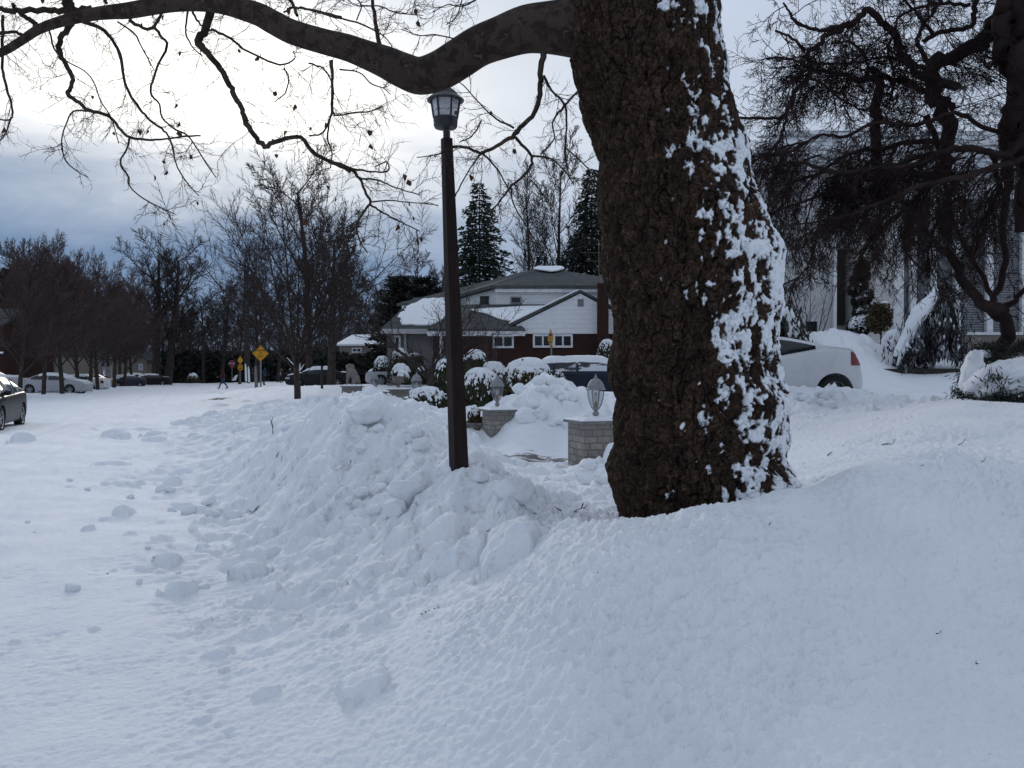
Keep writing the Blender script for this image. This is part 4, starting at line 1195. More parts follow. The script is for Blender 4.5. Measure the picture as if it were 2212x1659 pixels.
def glass_mat(name, tint=(.92, .95, .96), alpha=.25, rough=.05):
    mt, n = material(name)
    tr = n.new('ShaderNodeBsdfTransparent'); n.put(tr.inputs[0], tint)
    gl = n.new('ShaderNodeBsdfPrincipled')
    n.put(gl.inputs['Base Color'], (.35, .37, .39)); n.put(gl.inputs['Roughness'], rough); n.put(gl.inputs['Specular IOR Level'], .5)
    mx = n.new('ShaderNodeMixShader'); mx.inputs[0].default_value = alpha
    n.nt.links.new(tr.outputs[0], mx.inputs[1]); n.nt.links.new(gl.outputs[0], mx.inputs[2])
    o = n.new('ShaderNodeOutputMaterial'); n.nt.links.new(mx.outputs[0], o.inputs[0])
    return mt
M['lantern_glass'] = glass_mat('lantern_glass', (.88, .91, .93), .22, .15)
M['frosted'] = simple('frosted_pane', (.62, .62, .64), (.74, .75, .77), 12.0, .25, .1, spec=.5)

def pane_mat(name, c, rough=.12):
    mt, n = material(name)
    tco = n.new('ShaderNodeTexCoord').outputs['Object']
    v = n.noise(tco, 2.2, 4, .6, .6)
    finish(n, n.mix(n.step(v, .35, .65), c, tuple(x * .45 for x in c)), rough, spec=.5)
    return mt
M['pane'] = pane_mat('window_pane', (.022, .022, .028))
M['pane_pale'] = pane_mat('curtained_pane', (.13, .145, .155))  # paler, greyer pane colour than the dark windows
mt, n = material('slatted_blind')
tco = n.new('ShaderNodeTexCoord').outputs['Object']
sp = n.new('ShaderNodeSeparateXYZ'); n.put(sp.inputs[0], tco)
fr = n.m('FRACT', n.m('DIVIDE', sp.outputs[2], .07))
finish(n, n.mix(n.step(fr, .2, .5), (.055, .06, .068), (.16, .17, .18)), .25, fr, .4, .01, spec=.5)
M['blind'] = mt

def patch(name, P0, eu, ev, poly, thick, parent, mat, seed=0, jit=.05):
    """irregular slab of snow lying on a plane: P0 + u*eu + v*ev"""
    rnd = random.Random(seed)
    P0, eu, ev = Vector(P0), Vector(eu).normalized(), Vector(ev).normalized()
    nrm = eu.cross(ev).normalized()
    if nrm.z < 0: nrm = -nrm
    q = []
    for i in range(len(poly)):
        a, b = Vector(poly[i]), Vector(poly[(i + 1) % len(poly)])
        k = max(2, int((b - a).length / .25))
        for j in range(k):
            p = a.lerp(b, j / k)
            if j: p = p + Vector((rnd.uniform(-1, 1), rnd.uniform(-1, 1))) * jit
            q.append(p)
    lo = [P0 + eu * p.x + ev * p.y + nrm * .012 for p in q]
    m = MB(); m.prism([p - parent.location for p in lo], nrm * thick)
    return m.build(name, mat, parent, False, thick * .4)

def win_part(parent, x0, x1, y, z0, z1, frame='white', pane='pane', panes=2, fw=.09, dep=.08, name='window'):
    """window in a wall whose outer face is at y, seen from -y; coordinates local to the parent"""
    m = MB()
    m.box(x0, x1, y - dep, y - .003, z1 - fw, z1); m.box(x0, x1, y - dep - .03, y - .003, z0, z0 + fw)
    m.box(x0, x0 + fw, y - dep, y - .003, z0 + fw, z1 - fw); m.box(x1 - fw, x1, y - dep, y - .003, z0 + fw, z1 - fw)
    for k in range(1, panes):
        xm = x0 + (x1 - x0) * k / panes
        w_ = fw * .42
        m.box(xm - w_, xm + w_, y - dep + .01, y - .003, z0 + fw, z1 - fw)
    f = m.build(name, M[frame], parent)
    g = MB().box(x0 + fw * .9, x1 - fw * .9, y - .03, y - .006, z0 + fw * .9, z1 - fw * .9)
    g.build('pane', M[pane], f)
    return f

# ---------------------------------------------------------------- brick and white split-level house in the middle
Y0 = 40.0
hz = ground_z(2.5, 38)
hs = thing('brick_house', 'low brick and white siding house with dark hip roof and brick chimney', 'house', (2.0, Y0, hz))
def L3(U, V, d): return W(U, V, d) - hs.location
gx0, gx1, gpk = X(1098, Y0), X(1408, Y0), X(1253, Y0)
zpk, zft, zs = Zv(632, Y0), Zv(707, Y0), Zv(721, Y0)
bx0 = X(936, Y0)
m = MB()   # brick base
m.box(bx0 - 2, gx1 - .1 - 2, 0, 5, -1.0, zs - hz - .003)
m.build('brick_wall', M['brick'], hs)
m = MB()   # white gable siding, 4 cm proud of the brick
m.prism([(gx0 + .35 - 2, -.04, zs - hz), (gx1 - .3 - 2, -.04, zs - hz), (gx1 - .3 - 2, -.04, zft - hz - .02), (gpk - 2, -.04, zpk - hz - .05), (gx0 + .35 - 2, -.04, zft - hz + .1)], (0, 4.5, 0))
m.build('gable_wall', M['siding'], hs)
m = MB()   # upper storey: front wall and the wing turning away to the left
ue = Zv(625, 44.0)
pts = [(X(1070, 44), 44), (6.6, 44), (6.6, 55), (X(1070, 44) - 6, 55), (X(1000, 52) - .8, 52)]
m.prism([(x - 2, y - Y0, 1.5) for x, y in pts], (0, 0, ue - hz - 1.5))
m.build('upper_wall', M['siding'], hs)
m = MB()   # hip roof of the upper storey
ov = .35
ea = [(X(1070, 44) - .25, 44 - ov), (7.0, 44 - ov), (7.0, 55.4), (X(1070, 44) - 6.4, 55.4), (X(1000, 52) - 1.25, 52 - .2)]
za = Zv(585, 49)
ra, rb = Vector((X(1165, 49), 49, za)), Vector((X(1196, 49), 49.2, za - .05))
E_ = [Vector((x - 2, y - Y0, ue - hz)) for x, y in ea]
ra -= hs.location; rb -= hs.location
up = Vector((0, 0, .16))
vv = E_ + [e + up for e in E_] + [ra + up, rb + up]
k = 5
m.add(vv, [(0, 4, 3, 2, 1)] + [(i, (i + 1) % k, k + (i + 1) % k, k + i) for i in range(k)] + [(5, 6, 11, 10), (6, 7, 11), (7, 8, 10, 11), (8, 9, 10), (9, 5, 10)])
rf = m.build('hip_roof', M['shingle'], hs)
# white eaves board under the upper roof
MB().box(X(1070, 44) - 2.0, 4.95, 3.72, 3.9, ue - hz - .17, ue - hz - .003).build('eaves_board', M['white'], hs)
# lower roof: slope towards us left of the gable, and the gable's two slopes
ze = Zv(715, Y0 - .5)
zt = Zv(662, 44)
sl = Vector((0, 4.5, zt - ze))
lx0 = X(925, Y0)
m = MB()
m.prism([(lx0 - 2, -.5, ze - hz), (gx0 + .75 - 2, -.5, ze - hz), (gx0 + .55 - 2, 0.1, ze - hz + .21), (gx0 + 2.6 - 2, 4.0, zt - hz), (lx0 + 1.5 - 2, 4.0, zt - hz)], (0, 0, .10))
m.build('lower_roof', M['shingle'], hs)
MB().box(lx0 - 2, gx0 + .75 - 2, -.47, -.40, ze - hz - .22, ze - hz - .002).build('fascia_board', M['white'], hs)
m = MB()
for sx in (0, 1):
    fx = gx0 if sx == 0 else gx1
    a, b = Vector((gpk - 2, -.12, zpk - hz)), Vector((fx - 2, -.12, zft - hz - .02))
    m.prism([a, b, b + Vector((0, 4.3, 0)), a + Vector((0, 4.3, 0))], (0, 0, .11))
m.build('gable_roof', M['shingle'], hs)
# snow left on the roofs
gl_ = Vector((gx0 - gpk, 0, zft - zpk))
gL = gl_.length
patch('roof_snow', (gpk, Y0 - .10, zpk + .11), gl_, (0, 1, 0), [(.1, 0), (gL - .05, 0), (gL - .15, 1.1), (gL - .9, 2.0), (gL - 1.2, 3.0), (gL - 1.6, 4.0), (.6, 4.0), (.3, 1.6)], .07, hs, M['snow'], 3)
sv = Vector((0, 4.5, zt - ze)).normalized()
patch('roof_snow', (gx0, Y0 - .5, ze + .10), (1, 0, 0), sv, [(-.5, 1.7), (.2, 1.1), (.9, 1.6), (2.0, 3.0), (2.4, 4.2), (.8, 4.1), (-.8, 3.7), (-1.9, 3.4), (-1.0, 2.6)], .07, hs, M['snow'], 4)
ru = (E_[0] + up); rv = (ra + up) - ru
pr = rb - ra
patch('roof_snow', ra + up + hs.location, (1, 0, 0), Vector((0, 44 - ov - 49, ue - za)), [(-.1, -.15), (1.2, -.15), (1.35, .5), (1.0, 1.2), (.6, 1.55), (.1, 1.1), (-.35, .6)], .08, hs, M['snow'], 5)
patch('roof_snow', ra + up + hs.location, (1, 0, 0), Vector((0, 44 - ov - 49, ue - za)), [(3.9, 4.2), (4.6, 4.15), (4.7, 4.4), (4.0, 4.45)], .05, hs, M['snow'], 6, .03)
# windows
def hw(U0, U1, V0, V1, d, **k):
    return win_part(hs, X(U0, d) - 2, X(U1, d) - 2, d - Y0 - .0, Zv(V1, d) - hz, Zv(V0, d) - hz, **k)
hw(1064, 1110, 724, 752, Y0, panes=2)
hw(1151, 1194, 722, 751, Y0, panes=2); hw(1194.5, 1237, 722, 751, Y0, panes=2)
hw(1103, 1126, 641.5, 656, 44, frame='grey_metal', panes=1, fw=.05)
hw(1037, 1065, 640, 659, 44 + 1.0, frame='timber', panes=2, fw=.06)
hw(1008, 1030, 645, 664, 44 + 5.0, frame='timber', panes=2, fw=.06)
hw(950, 968, 722, 775, Y0, frame='white', panes=1, fw=.07)
vt = MB()
vx0, vx1, vz0, vz1 = X(1248.5, Y0) - 2, X(1259.2, Y0) - 2, Zv(662, Y0) - hz, Zv(646, Y0) - hz
for i in range(6):
    z_ = vz0 + (vz1 - vz0) * i / 6
    vt.prism([(vx0, -.075, z_), (vx1, -.075, z_), (vx1, -.05, z_ + .05), (vx0, -.05, z_ + .05)], (0, .02, 0))
vt.box(vx0 - .02, vx0, -.08, -.043, vz0 - .01, vz1 + .01); vt.box(vx1, vx1 + .02, -.08, -.043, vz0 - .01, vz1 + .01)
vt.build('gable_vent', M['grey_metal'], hs)
# chimney with its pot
m = MB()
c0, c1_ = X(1291.5, Y0 - .6) - 2, X(1314.5, Y0 - .6) - 2
m.box(c0, c1_, -.6, -.16, -1, Zv(615, Y0 - .6) - hz)
m.box(c0 - .04, c1_ + .04, -.64, -.12, Zv(620, Y0 - .6) - hz, Zv(612, Y0 - .6) - hz)
ch = m.build('chimney', M['brick'], hs)
MB().lathe([(.13, 0), (.12, .30), (.16, .32), (.15, .38)], 12, (c0 + c1_) / 2, -.38, Zv(612, Y0 - .6) - hz).build('chimney_pot', M['cast'], ch)
m = MB()
ax_ = X(1294, 43.2) - 2
m.tube([(ax_, 3.2, ue - hz - 1.2), (ax_ - .02, 3.2, Zv(520, 43.2) - hz)], .022, 6)
for dz_, ln in ((-.1, .9), (-.5, .7)):
    m.tube([(ax_ - ln, 3.2, Zv(520, 43.2) - hz + dz_ - .5), (ax_ + ln, 3.2, Zv(520, 43.2) - hz + dz_ - .5)], .012, 5)
m.build('antenna', M['copper'], hs)
m = MB(); dxp = X(955, Y0 - .2) - 2
m.tube([(dxp, -.08, -.8), (dxp, -.08, ze - hz - .1)], .045, 8)
m.build('downspout', M['white'], hs)

# ---------------------------------------------------------------- grey house with the snowy gable roof, left of it
g0 = 46.0
gz = ground_z(X(900, 45), 45)
gh = thing('grey_house', 'grey sided house with a snow-covered roof slope between bare trees', 'house', (X(900, g0), g0, gz))
xo = X(900, g0)
def GX_(U): return X(U, g0) - xo
def GZ_(V): return Zv(V, g0) - gz
m = MB(); m.box(GX_(836), GX_(958), 0, 7, -1, GZ_(716)); m.build('wall', M['grey_siding'], gh)
m = MB()
P_ = [Vector((GX_(826), -.5, GZ_(717))), Vector((GX_(962), -.5, GZ_(717))), Vector((GX_(962), 5.0, GZ_(717) + 2.05)), Vector((GX_(872), 5.0, GZ_(717) + 2.05))]
m.prism(P_, (0, 0, .15))
Pb = [Vector((GX_(826), 10, GZ_(717))), Vector((GX_(962), 10, GZ_(717)))]
m.prism([P_[3], P_[2], Pb[1], Pb[0]], (0, 0, .15)); m.prism([P_[0], P_[3], Pb[0]], (0, 0, .15))
m.build('roof', M['shingle'], gh)
ev_ = P_[3] - P_[0]; ev_.x = 0
patch('roof_snow', Vector((GX_(850), -.5, GZ_(717) + .15)) + gh.location, (1, 0, 0), ev_, [(.4, .5), (1.6, .35), (2.6, .9), (2.6, 5.6), (1.2, 5.4), (.5, 4.2), (.1, 2.2)], .1, gh, M['snow'], 9, .12)
MB().box(GX_(826), GX_(962), -.56, -.5, GZ_(717) - .12, GZ_(717) + .13).build('gutter', M['offwhite'], gh)
win_part(gh, GX_(851), GX_(866), 0, GZ_(765), GZ_(725), panes=1, fw=.1)
m = MB(); m.box(GX_(876) - .06, GX_(876) + .06, -.12, -.003, -.5, GZ_(722)); m.build('downspout', M['offwhite'], gh)

# pale house farther left, seen through branches
p0 = 82.0
pz = ground_z(X(800, p0), p0)
ph = thing('pale_house', 'pale low house with snowy roof edge behind the dark garden hedge', 'house', (X(790, p0), p0, pz))
def PX(U): return X(U, p0) - X(790, p0)
def PZ_(V): return Zv(V, p0) - pz
m = MB(); m.box(PX(733), PX(845), 0, 8, -1, PZ_(747)); m.build('wall', M['tan_siding'], ph)
m = MB(); m.prism([(PX(728), -.5, PZ_(747)), (PX(850), -.5, PZ_(747)), (PX(838), 4.5, PZ_(722)), (PX(742), 4.5, PZ_(722))], (0, 0, .16))
m.prism([(PX(728), 9.5, PZ_(747)), (PX(850), 9.5, PZ_(747)), (PX(838), 4.5, PZ_(722)), (PX(742), 4.5, PZ_(722))], (0, 0, .15)); m.build('roof', M['snow'], ph)
for U in (760, 800): win_part(ph, PX(U), PX(U + 22), 0, PZ_(762), PZ_(751), panes=2, fw=.12)

# left houses behind the avenue
l0 = 84.0
lz = ground_z(X(60, l0), l0)
lh = thing('gabled_house', 'beige gabled house with patchy snow on its roof behind the left trees', 'house', (X(60, l0), l0, lz))
def LX(U): return X(U, l0) - X(60, l0)
def LZ(V): return Zv(V, l0) - lz
m = MB(); m.prism([(LX(15), 0, -1), (LX(135), 0, -1), (LX(135), 0, LZ(765)), (LX(122), 0, LZ(712)), (LX(100), 0, LZ(745)), (LX(15), 0, LZ(745))], (0, 8, 0)); m.build('wall', M['tan_siding'], lh)
m = MB(); m.prism([(LX(8), -.5, LZ(747)), (LX(108), -.5, LZ(747)), (LX(116), 4, LZ(708)), (LX(14), 4, LZ(708))], (0, 0, .16)); m.prism([(LX(122), -.4, LZ(710)), (LX(140), -.4, LZ(770)), (LX(140), 8.4, LZ(770)), (LX(122), 8.4, LZ(710))], (.1, 0, .15)); m.build('roof', M['shingle'], lh)
patch('roof_snow', Vector((LX(12), -.5, LZ(747) + .16)) + lh.location, (1, 0, 0), (0, 4.5, (747 - 708) / 1915 * l0), [(.3, 1.4), (1.4, 1.0), (1.6, 3.2), (.5, 3.4)], .1, lh, M['snow'], 12, .15)
MB().box(LX(84), LX(95), -.06, -.003, LZ(800), LZ(770)).build('garage_door', M['white'], lh)
win_part(lh, LX(40), LX(62), 0, LZ(790), LZ(768), panes=2, fw=.12)
m0 = thing('brick_corner_house', 'dark red brick house corner cut by the left edge of the picture', 'house', (X(-60, 66), 66, ground_z(X(-60, 66), 66)))
zb = m0.location.z
def BX(U): return X(U, 66) - m0.location.x
m = MB(); m.box(BX(-120), BX(9), 0, 7, -1, Zv(705, 66) - zb); m.build('wall', M['brick'], m0)
m = MB(); m.prism([(BX(-130), -.5, Zv(705, 66) - zb), (BX(17), -.5, Zv(705, 66) - zb), (BX(2), 3.5, Zv(665, 66) - zb), (BX(-110), 3.5, Zv(665, 66) - zb)], (0, 0, .2)); m.build('roof', M['shingle'], m0)
win_part(m0, BX(-40), BX(-14), 0, Zv(770, 66) - zb, Zv(735, 66) - zb, panes=2, fw=.12)
MB().box(BX(-130), BX(16), -.62, -.5, Zv(764, 66) - zb, Zv(760, 66) - zb).build('snowy_ledge', M['snow'], m0)
f0 = 128.0
fz = ground_z(X(290, f0), f0)
fh = thing('far_house', 'small tan house with a gable far down the left side of the street', 'house', (X(285, f0), f0, fz))
def FX(U): return X(U, f0) - X(285, f0)
def FZ(V): return Zv(V, f0) - fz
m = MB(); m.prism([(FX(236), 0, -1), (FX(317), 0, -1), (FX(317), 0, FZ(778)), (FX(296), 0, FZ(764)), (FX(276), 0, FZ(776)), (FX(236), 0, FZ(776))], (0, 8, 0)); m.build('wall', M['tan_siding'], fh)
m = MB(); m.prism([(FX(296), -.4, FZ(763)), (FX(322), -.4, FZ(781)), (FX(322), 8.4, FZ(781)), (FX(296), 8.4, FZ(763))], (0, 0, .2)); m.prism([(FX(296), -.4, FZ(763)), (FX(270), -.4, FZ(780)), (FX(270), 8.4, FZ(780)), (FX(296), 8.4, FZ(763))], (0, 0, .2)); m.prism([(FX(230), -.4, FZ(778)), (FX(272), -.4, FZ(778)), (FX(280), 4, FZ(764)), (FX(236), 4, FZ(764))], (0, 0, .2)); m.build('roof', M['shingle'], fh)
win_part(fh, FX(300), FX(309), 0, FZ(800), FZ(786), panes=2, fw=.15)
# far white picket fence piece
pf = thing('picket_fence', 'short white picket fence in front of the tan car', 'fence', (X(228, 100), 100, ground_z(X(228, 100), 100)))
m = MB(); wv = X(241, 100) - X(216, 100)
for i in range(9):
    x_ = -wv / 2 + wv * i / 8
    m.prism([(x_ - .045, 0, 0), (x_ + .045, 0, 0), (x_ + .045, 0, 1.15), (x_, 0, 1.25), (x_ - .045, 0, 1.15)], (0, .03, 0))
m.box(-wv / 2, wv / 2, .032, .06, .3, .38); m.box(-wv / 2, wv / 2, .032, .06, .9, .98)
m.build('pickets', M['white'], pf); pf.location.z = Zv(813, 100) - .1

# ---------------------------------------------------------------- the tall pale house on the right
r0 = 25.0
rzh = ground_z(X(1950, 24.5), 24.5) - .3
rh = thing('white_house', 'tall pale house with a wall of windows behind the weeping tree', 'house', (X(1950, r0), r0, rzh))
def RX(U, d=r0): return X(U, d) - X(1950, r0)
def RZ(V, d=r0): return Zv(V, d) - rzh
m = MB(); m.box(RX(1560), RX(1800), 0.0, 9, -2, RZ(372)); m.build('left_wall', M['stucco'], rh)
m = MB(); m.box(RX(1846), RX(1928), -.06, 8.9, -2, RZ(400)); m.build('board_wall', M['board'], rh)
m = MB(); m.box(RX(1800), RX(1846), .7, 8.8, -2, RZ(400)); m.build('recess_wall', M['stucco'], rh)
MB().box(RX(1806), RX(1843), .62, .69, RZ(700), RZ(533)).build('front_door', M['timber'], rh)
MB().box(RX(1798), RX(1804), -.1, .62, RZ(720), RZ(520)).build('door_post', M['white'], rh)
m = MB(); m.box(RX(1928), RX(2500), .25, 8.7, -2, RZ(380)); m.build('window_wall_back', M['stucco'], rh)
m = MB(); m.box(RX(1928), RX(2500), -.05, .24, -2, RZ(724)); m.build('sill_wall', M['tan_stucco'], rh)
MB().box(RX(1926), RX(2500), -.12, .24, RZ(724) + .003, RZ(718)).build('long_sill', M['white'], rh)
mull = [1931, 1944, 1972, 2015, 2067, 2137, 2212, 2290, 2370, 2450]
for i in range(len(mull) - 1):
    a, b = mull[i], mull[i + 1]
    MB().box(RX(a) - .085, RX(a) + .085, -.02, .20, RZ(718) + .004, RZ(430)).build('mullion', M['white'], rh)
    MB().box(RX(a) + .09, RX(b) - .09, .12, .15, RZ(718) + .006, RZ(430)).build('window_pane', M['blind'] if i > 3 else M['pane_pale'], rh)
MB().box(RX(1926), RX(2500), -.02, .24, RZ(430) + .003, RZ(395)).build('window_head', M['white'], rh)
win_part(rh, RX(1730), RX(1771), 0, RZ(724), RZ(687), frame='offwhite', panes=1, fw=.10)
# roof slope facing the street, dusted with snow
ry = 31.0
rp = [Vector((RX(1600), -.6, RZ(380))), Vector((RX(2500), -.6, RZ(380))), Vector((X(2420, ry) - X(1950, r0), ry - r0, Zv(297, ry) - rzh)), Vector((X(1679, ry) - X(1950, r0), ry - r0, Zv(295, ry) - rzh))]
m = MB(); m.prism(rp, (0, 0, .18)); m.prism([rp[3], rp[2], rp[2] + Vector((1, 6, -2)), rp[3] + Vector((-2, 6, -2))], (0, 0, .17))
mt, n = material('snow_dusted_shingles')
geo = n.new('ShaderNodeNewGeometry').outputs['Position']
v = n.noise(n.scale(geo, (.6, 1, 1)), 1.1, 6, .7)
finish(n, n.mix(n.step(v, .38, .60), (.13, .135, .14), (.55, .57, .60)), .9, n.noise(geo, 20, 3), .4, .02, spec=.1)
m.build('roof', mt, rh)
# planting bed kerb in two visible pieces
kb = thing('planter_kerb', 'dark timber edging of the raised bed below the snow-laden evergreen', 'planter edge', (X(1980, 20.2), 20.2, Zv(810, 20.2)))
def KX(U): return X(U, 20.2) - X(1980, 20.2)
MB().box(KX(1888), KX(2075), 0, .16, -.5, Zv(796.5, 20.2) - Zv(810, 20.2)).build('timber', M['timber'], kb)

# ---------------------------------------------------------------- street lamp on the dark post
lamp = thing('post_lamp', 'tall dark brown lamp post with a frosted lantern top in the snow bank', 'street lamp', (0, 0, 0))
b_, t_ = W(992, 1030, 6.5), W(964, 280, 6.5)
lamp.location = b_
ax = (t_ - b_)
def on(t, dx=0, dy=0, dz=0): return ax * t + Vector((dx, dy, dz))
m = MB()
w0, w1 = .056, .034
ro = R_(28)
c_, s_ = math.cos(ro), math.sin(ro)
v_ = []
for t, w_ in ((-.12, w0), (0, w0), (.6, (w0 * .42 + w1 * .58)), (.975, w1)):
    for a, b in ((-1, -1), (1, -1), (1, 1), (-1, 1)):
        v_.append(on(t, (a * c_ - b * s_) * w_, (a * s_ + b * c_) * w_))
m.add(v_, [(3, 2, 1, 0)] + [(j * 4 + k, j * 4 + (k + 1) % 4, j * 4 + 4 + (k + 1) % 4, j * 4 + 4 + k) for j in range(3) for k in range(4)] + [(12, 13, 14, 15)])
m.build('post', M['brown_post'], lamp, False, .006)
top = on(.975)
m = MB(); s = 6.5 / 1915
m.lathe([(.030, -.03), (.030, .0), (.027, .005), (.027, .05)], 16, top.x, top.y, top.z); m.build('collar', M['dark_metal'], lamp, True)
hz0 = W(963, 280, 6.5) - b_
# lantern: base cup, panes between six ribs, wide brimmed cap
def ring(V): return Zv(V, 6.5) - b_.z
hx, hy = hz0.x - .002, hz0.y
tilt = Matrix.Rotation(R_(-4), 4, 'Y')
m = MB()
m.lathe([(.026, ring(283)), (.078, ring(279)), (.086, ring(275)), (.090, ring(259)), (.093, ring(257.5)), (.04, ring(257))], 28, hx, hy, 0)
m.build('lantern_base', M['dark_metal'], lamp, True)
m = MB()
m.lathe([(.082, ring(257.5)), (.101, ring(219))], 6, hx, hy, 0, cap=False)
m.build('lantern_pane', M['frosted'], lamp)
for k in range(6):
    a = 2 * math.pi * k / 6
    m = MB(); m.tube([(hx + .086 * math.cos(a), hy + .086 * math.sin(a), ring(258)), (hx + .106 * math.cos(a), hy + .106 * math.sin(a), ring(219))], .0075, 6)
    m.build('rib', M['dark_metal'], lamp)
m = MB()
m.lathe([(.10, ring(220)), (.135, ring(221)), (.136, ring(218.5)), (.118, ring(215)), (.092, ring(207)), (.070, ring(199)), (.042, ring(193)), (.018, ring(190)), (.012, ring(187)), (.004, ring(185))], 32, hx, hy, 0)
m.build('lantern_cap', M['dark_metal'], lamp, True)

# ---------------------------------------------------------------- stone pillars with their lanterns, urn and lion
YAW = R_(19)
def pillar(U, d, capV, label, w_=.60, lantern=True):
    z = Zv(capV, d)
    t = thing('stone_pillar', label, 'pillar', (X(U, d), d, z - 1.1), YAW, 'stone pillars along the front path')
    m = MB(); m.box(-w_ / 2, w_ / 2, -w_ / 2, w_ / 2, 0, 1.055); m.build('shaft', M['stone'], t)
    c = w_ / 2 + .055
    m = MB(); m.box(-c, c, -c, c, 1.058, 1.10); m.build('cap_slab', M['slab'], t, False, .006)
    rg = np.random.RandomState(int(U))
    k = 26
    a, b = np.meshgrid(np.linspace(-1, 1, k), np.linspace(-1, 1, k))
    e = np.clip(1 - np.maximum(abs(a), abs(b)) ** 4, 0, 1) ** .6
    h = e * (.035 + .03 * (fbm(a * 2 + U, b * 2, 0, 3) + .5)) + .0005
    vv = np.stack([a * c * .97, b * c * .97, 1.101 + h], -1).reshape(-1, 3)
    I, J = np.meshgrid(np.arange(k - 1), np.arange(k - 1), indexing='ij')
    f = np.stack([I * k + J, I * k + J + 1, (I + 1) * k + J + 1, (I + 1) * k + J], -1).reshape(-1, 4)
    link('snow_cushion', mesh_np('snow_cushion', vv, f, True), M['snow'], t)
    return t

def lantern(U, d, botV, topV, label):
    z0, z1 = Zv(botV, d), Zv(topV, d)
    H = z1 - z0
    t = thing('pillar_lantern', label, 'lantern', (X(U, d), d, z0 - .03), YAW, 'lanterns on the stone pillars')
    s = H / .62
    def S(p): return [(r * s, z * s) for r, z in p]
    MB().lathe(S([(.035, -.03), (.035, .05), (.048, .055), (.05, .075), (.03, .09), (.028, .105), (.045, .125), (.062, .145), (.062, .155), (.01, .156)]), 16).build('lantern_stem', M['grey_metal'], t, True)
    prof = [(.062, .155), (.088, .21), (.108, .28), (.118, .345), (.122, .40)]
    MB().lathe(S(prof), 8, cap=False).build('lantern_glass', M['lantern_glass'], t)
    for k in range(8):
        a = 2 * math.pi * k / 8
        m = MB(); m.tube([(r * s * 1.02 * math.cos(a), r * s * 1.02 * math.sin(a), z * s) for r, z in prof], .0062 * s, 5)
        m.build('rib', M['grey_metal'], t)
    MB().lathe(S([(.10, .398), (.140, .400), (.146, .412), (.128, .424), (.118, .46), (.098, .505), (.066, .54), (.030, .562), (.018, .572), (.022, .585), (.016, .597), (.008, .605), (.010, .615), (.003, .628)]), 20).build('lantern_cap', M['grey_metal'], t, True)
    MB().lathe(S([(.022, .156), (.022, .235)]), 10).build('candle_sleeve', M['amber'], t, True)
    MB().lathe(S([(.012, .235), (.03, .27), (.034, .31), (.022, .35), (.004, .375)]), 12).build('bulb', M['bulb'], t, True)
    return t

pillar(1285, 13.0, 907, 'stone pillar touching the sycamore\'s left edge, nearest of all')
lantern(1287, 13.0, 899, 804, 'grey lantern beside the sycamore, largest and nearest of all')
pillar(1081, 18.5, 884, 'stone pillar half buried by the shovelled snow heap')
lantern(1074, 18.5, 877, 807, 'grey lantern in front of the snow-covered bushes right of the lamp post')
pillar(903, 24.0, 860, 'stone pillar half hidden by the low bush left of the lamp post')
lantern(900, 24.0, 856, 801, 'grey lantern between the stone urn and the lamp post')
pillar(813, 30.0, 846, 'stone pillar just right of the lion\'s pillar')
lantern(809, 30.0, 845, 803, 'grey lantern between the stone lion and the stone urn')
pillar(862, 31.0, 840.5, 'stone pillar carrying the urn')
pillar(760, 30.0, 833.5, 'stone pillar carrying the lion')
# low wall running from the second pillar
lw = thing('low_wall', 'low stone garden wall joining the pillar by the snow heap', 'wall', (X(1040, 18.9), 18.9, 0), YAW)
m = MB(); m.box(-1.6, .1, -.12, .12, -.3, Zv(918, 18.9)); m.build('wall', M['stone'], lw)
m = MB(); m.box(-1.6, .1, -.16, .16, Zv(918, 18.9) + .003, Zv(918, 18.9) + .05); m.build('cap_slab', M['slab'], lw)
# urn
d = 31.0
un = thing('stone_urn', 'stone urn with two looped handles on its pillar', 'urn', (X(860, d), d, Zv(840.5, d) - .002), YAW - R_(15))
MB().lathe([(.13, 0), (.13, .04), (.10, .06), (.055, .10), (.05, .15), (.075, .17), (.06, .185), (.10, .20), (.18, .25), (.215, .32), (.21, .38), (.205, .40), (.235, .43), (.235, .45), (.19, .45), (.18, .40)], 28).build('bowl', M['cast'], un, True)
for sx in (-1, 1):
    m = MB(); m.tube([(sx * .16, 0, .24), (sx * .25, 0, .26), (sx * .30, 0, .33), (sx * .28, 0, .40), (sx * .20, 0, .42)], .02, 8); m.build('handle', M['cast'], un, True)
# ---------------------------------------------------------------- cars
def paint(name, c, rough=.3):
    mt, n = material(name)
    v = n.noise(n.new('ShaderNodeTexCoord').outputs['Object'], 3.0, 5, .7)
    col = n.mix(n.m('MULTIPLY', n.step(v, .42, .72), .35), c, tuple(x * .6 + min(.05, x * .5) for x in c))
    finish(n, col, n.m('ADD', rough, n.m('MULTIPLY', v, .2)), spec=.22, Coat_Weight=.08, Coat_Roughness=.15)
    return mt
M['p_white'] = paint('white_car_paint', (.66, .665, .67), .35)
M['p_silver'] = paint('silver_car_paint', (.42, .42, .45))
M['p_navy'] = paint('navy_car_paint', (.012, .016, .034))
M['p_black'] = paint('black_car_paint', (.010, .010, .012))
M['p_tan'] = paint('tan_car_paint', (.36, .19, .05), .5)
M['red_lens'] = simple('red_lens', (.22, .018, .016), (.15, .01, .012), 10.0, .25, 0, spec=.5)
M['clear_lens'] = simple('clear_lens', (.45, .46, .48), None, 10.0, .15, 0, spec=.6)
M['car_glass'] = pane_mat('car_window', (.022, .026, .030), .08)
mt, n = material('snow_streaked_window')
tco = n.new('ShaderNodeTexCoord').outputs['Object']
sp = n.new('ShaderNodeSeparateXYZ'); n.put(sp.inputs[0], tco)
v = n.noise(n.scale(tco, (1, 1, 2.5)), 1.8, 4, .55, .5)
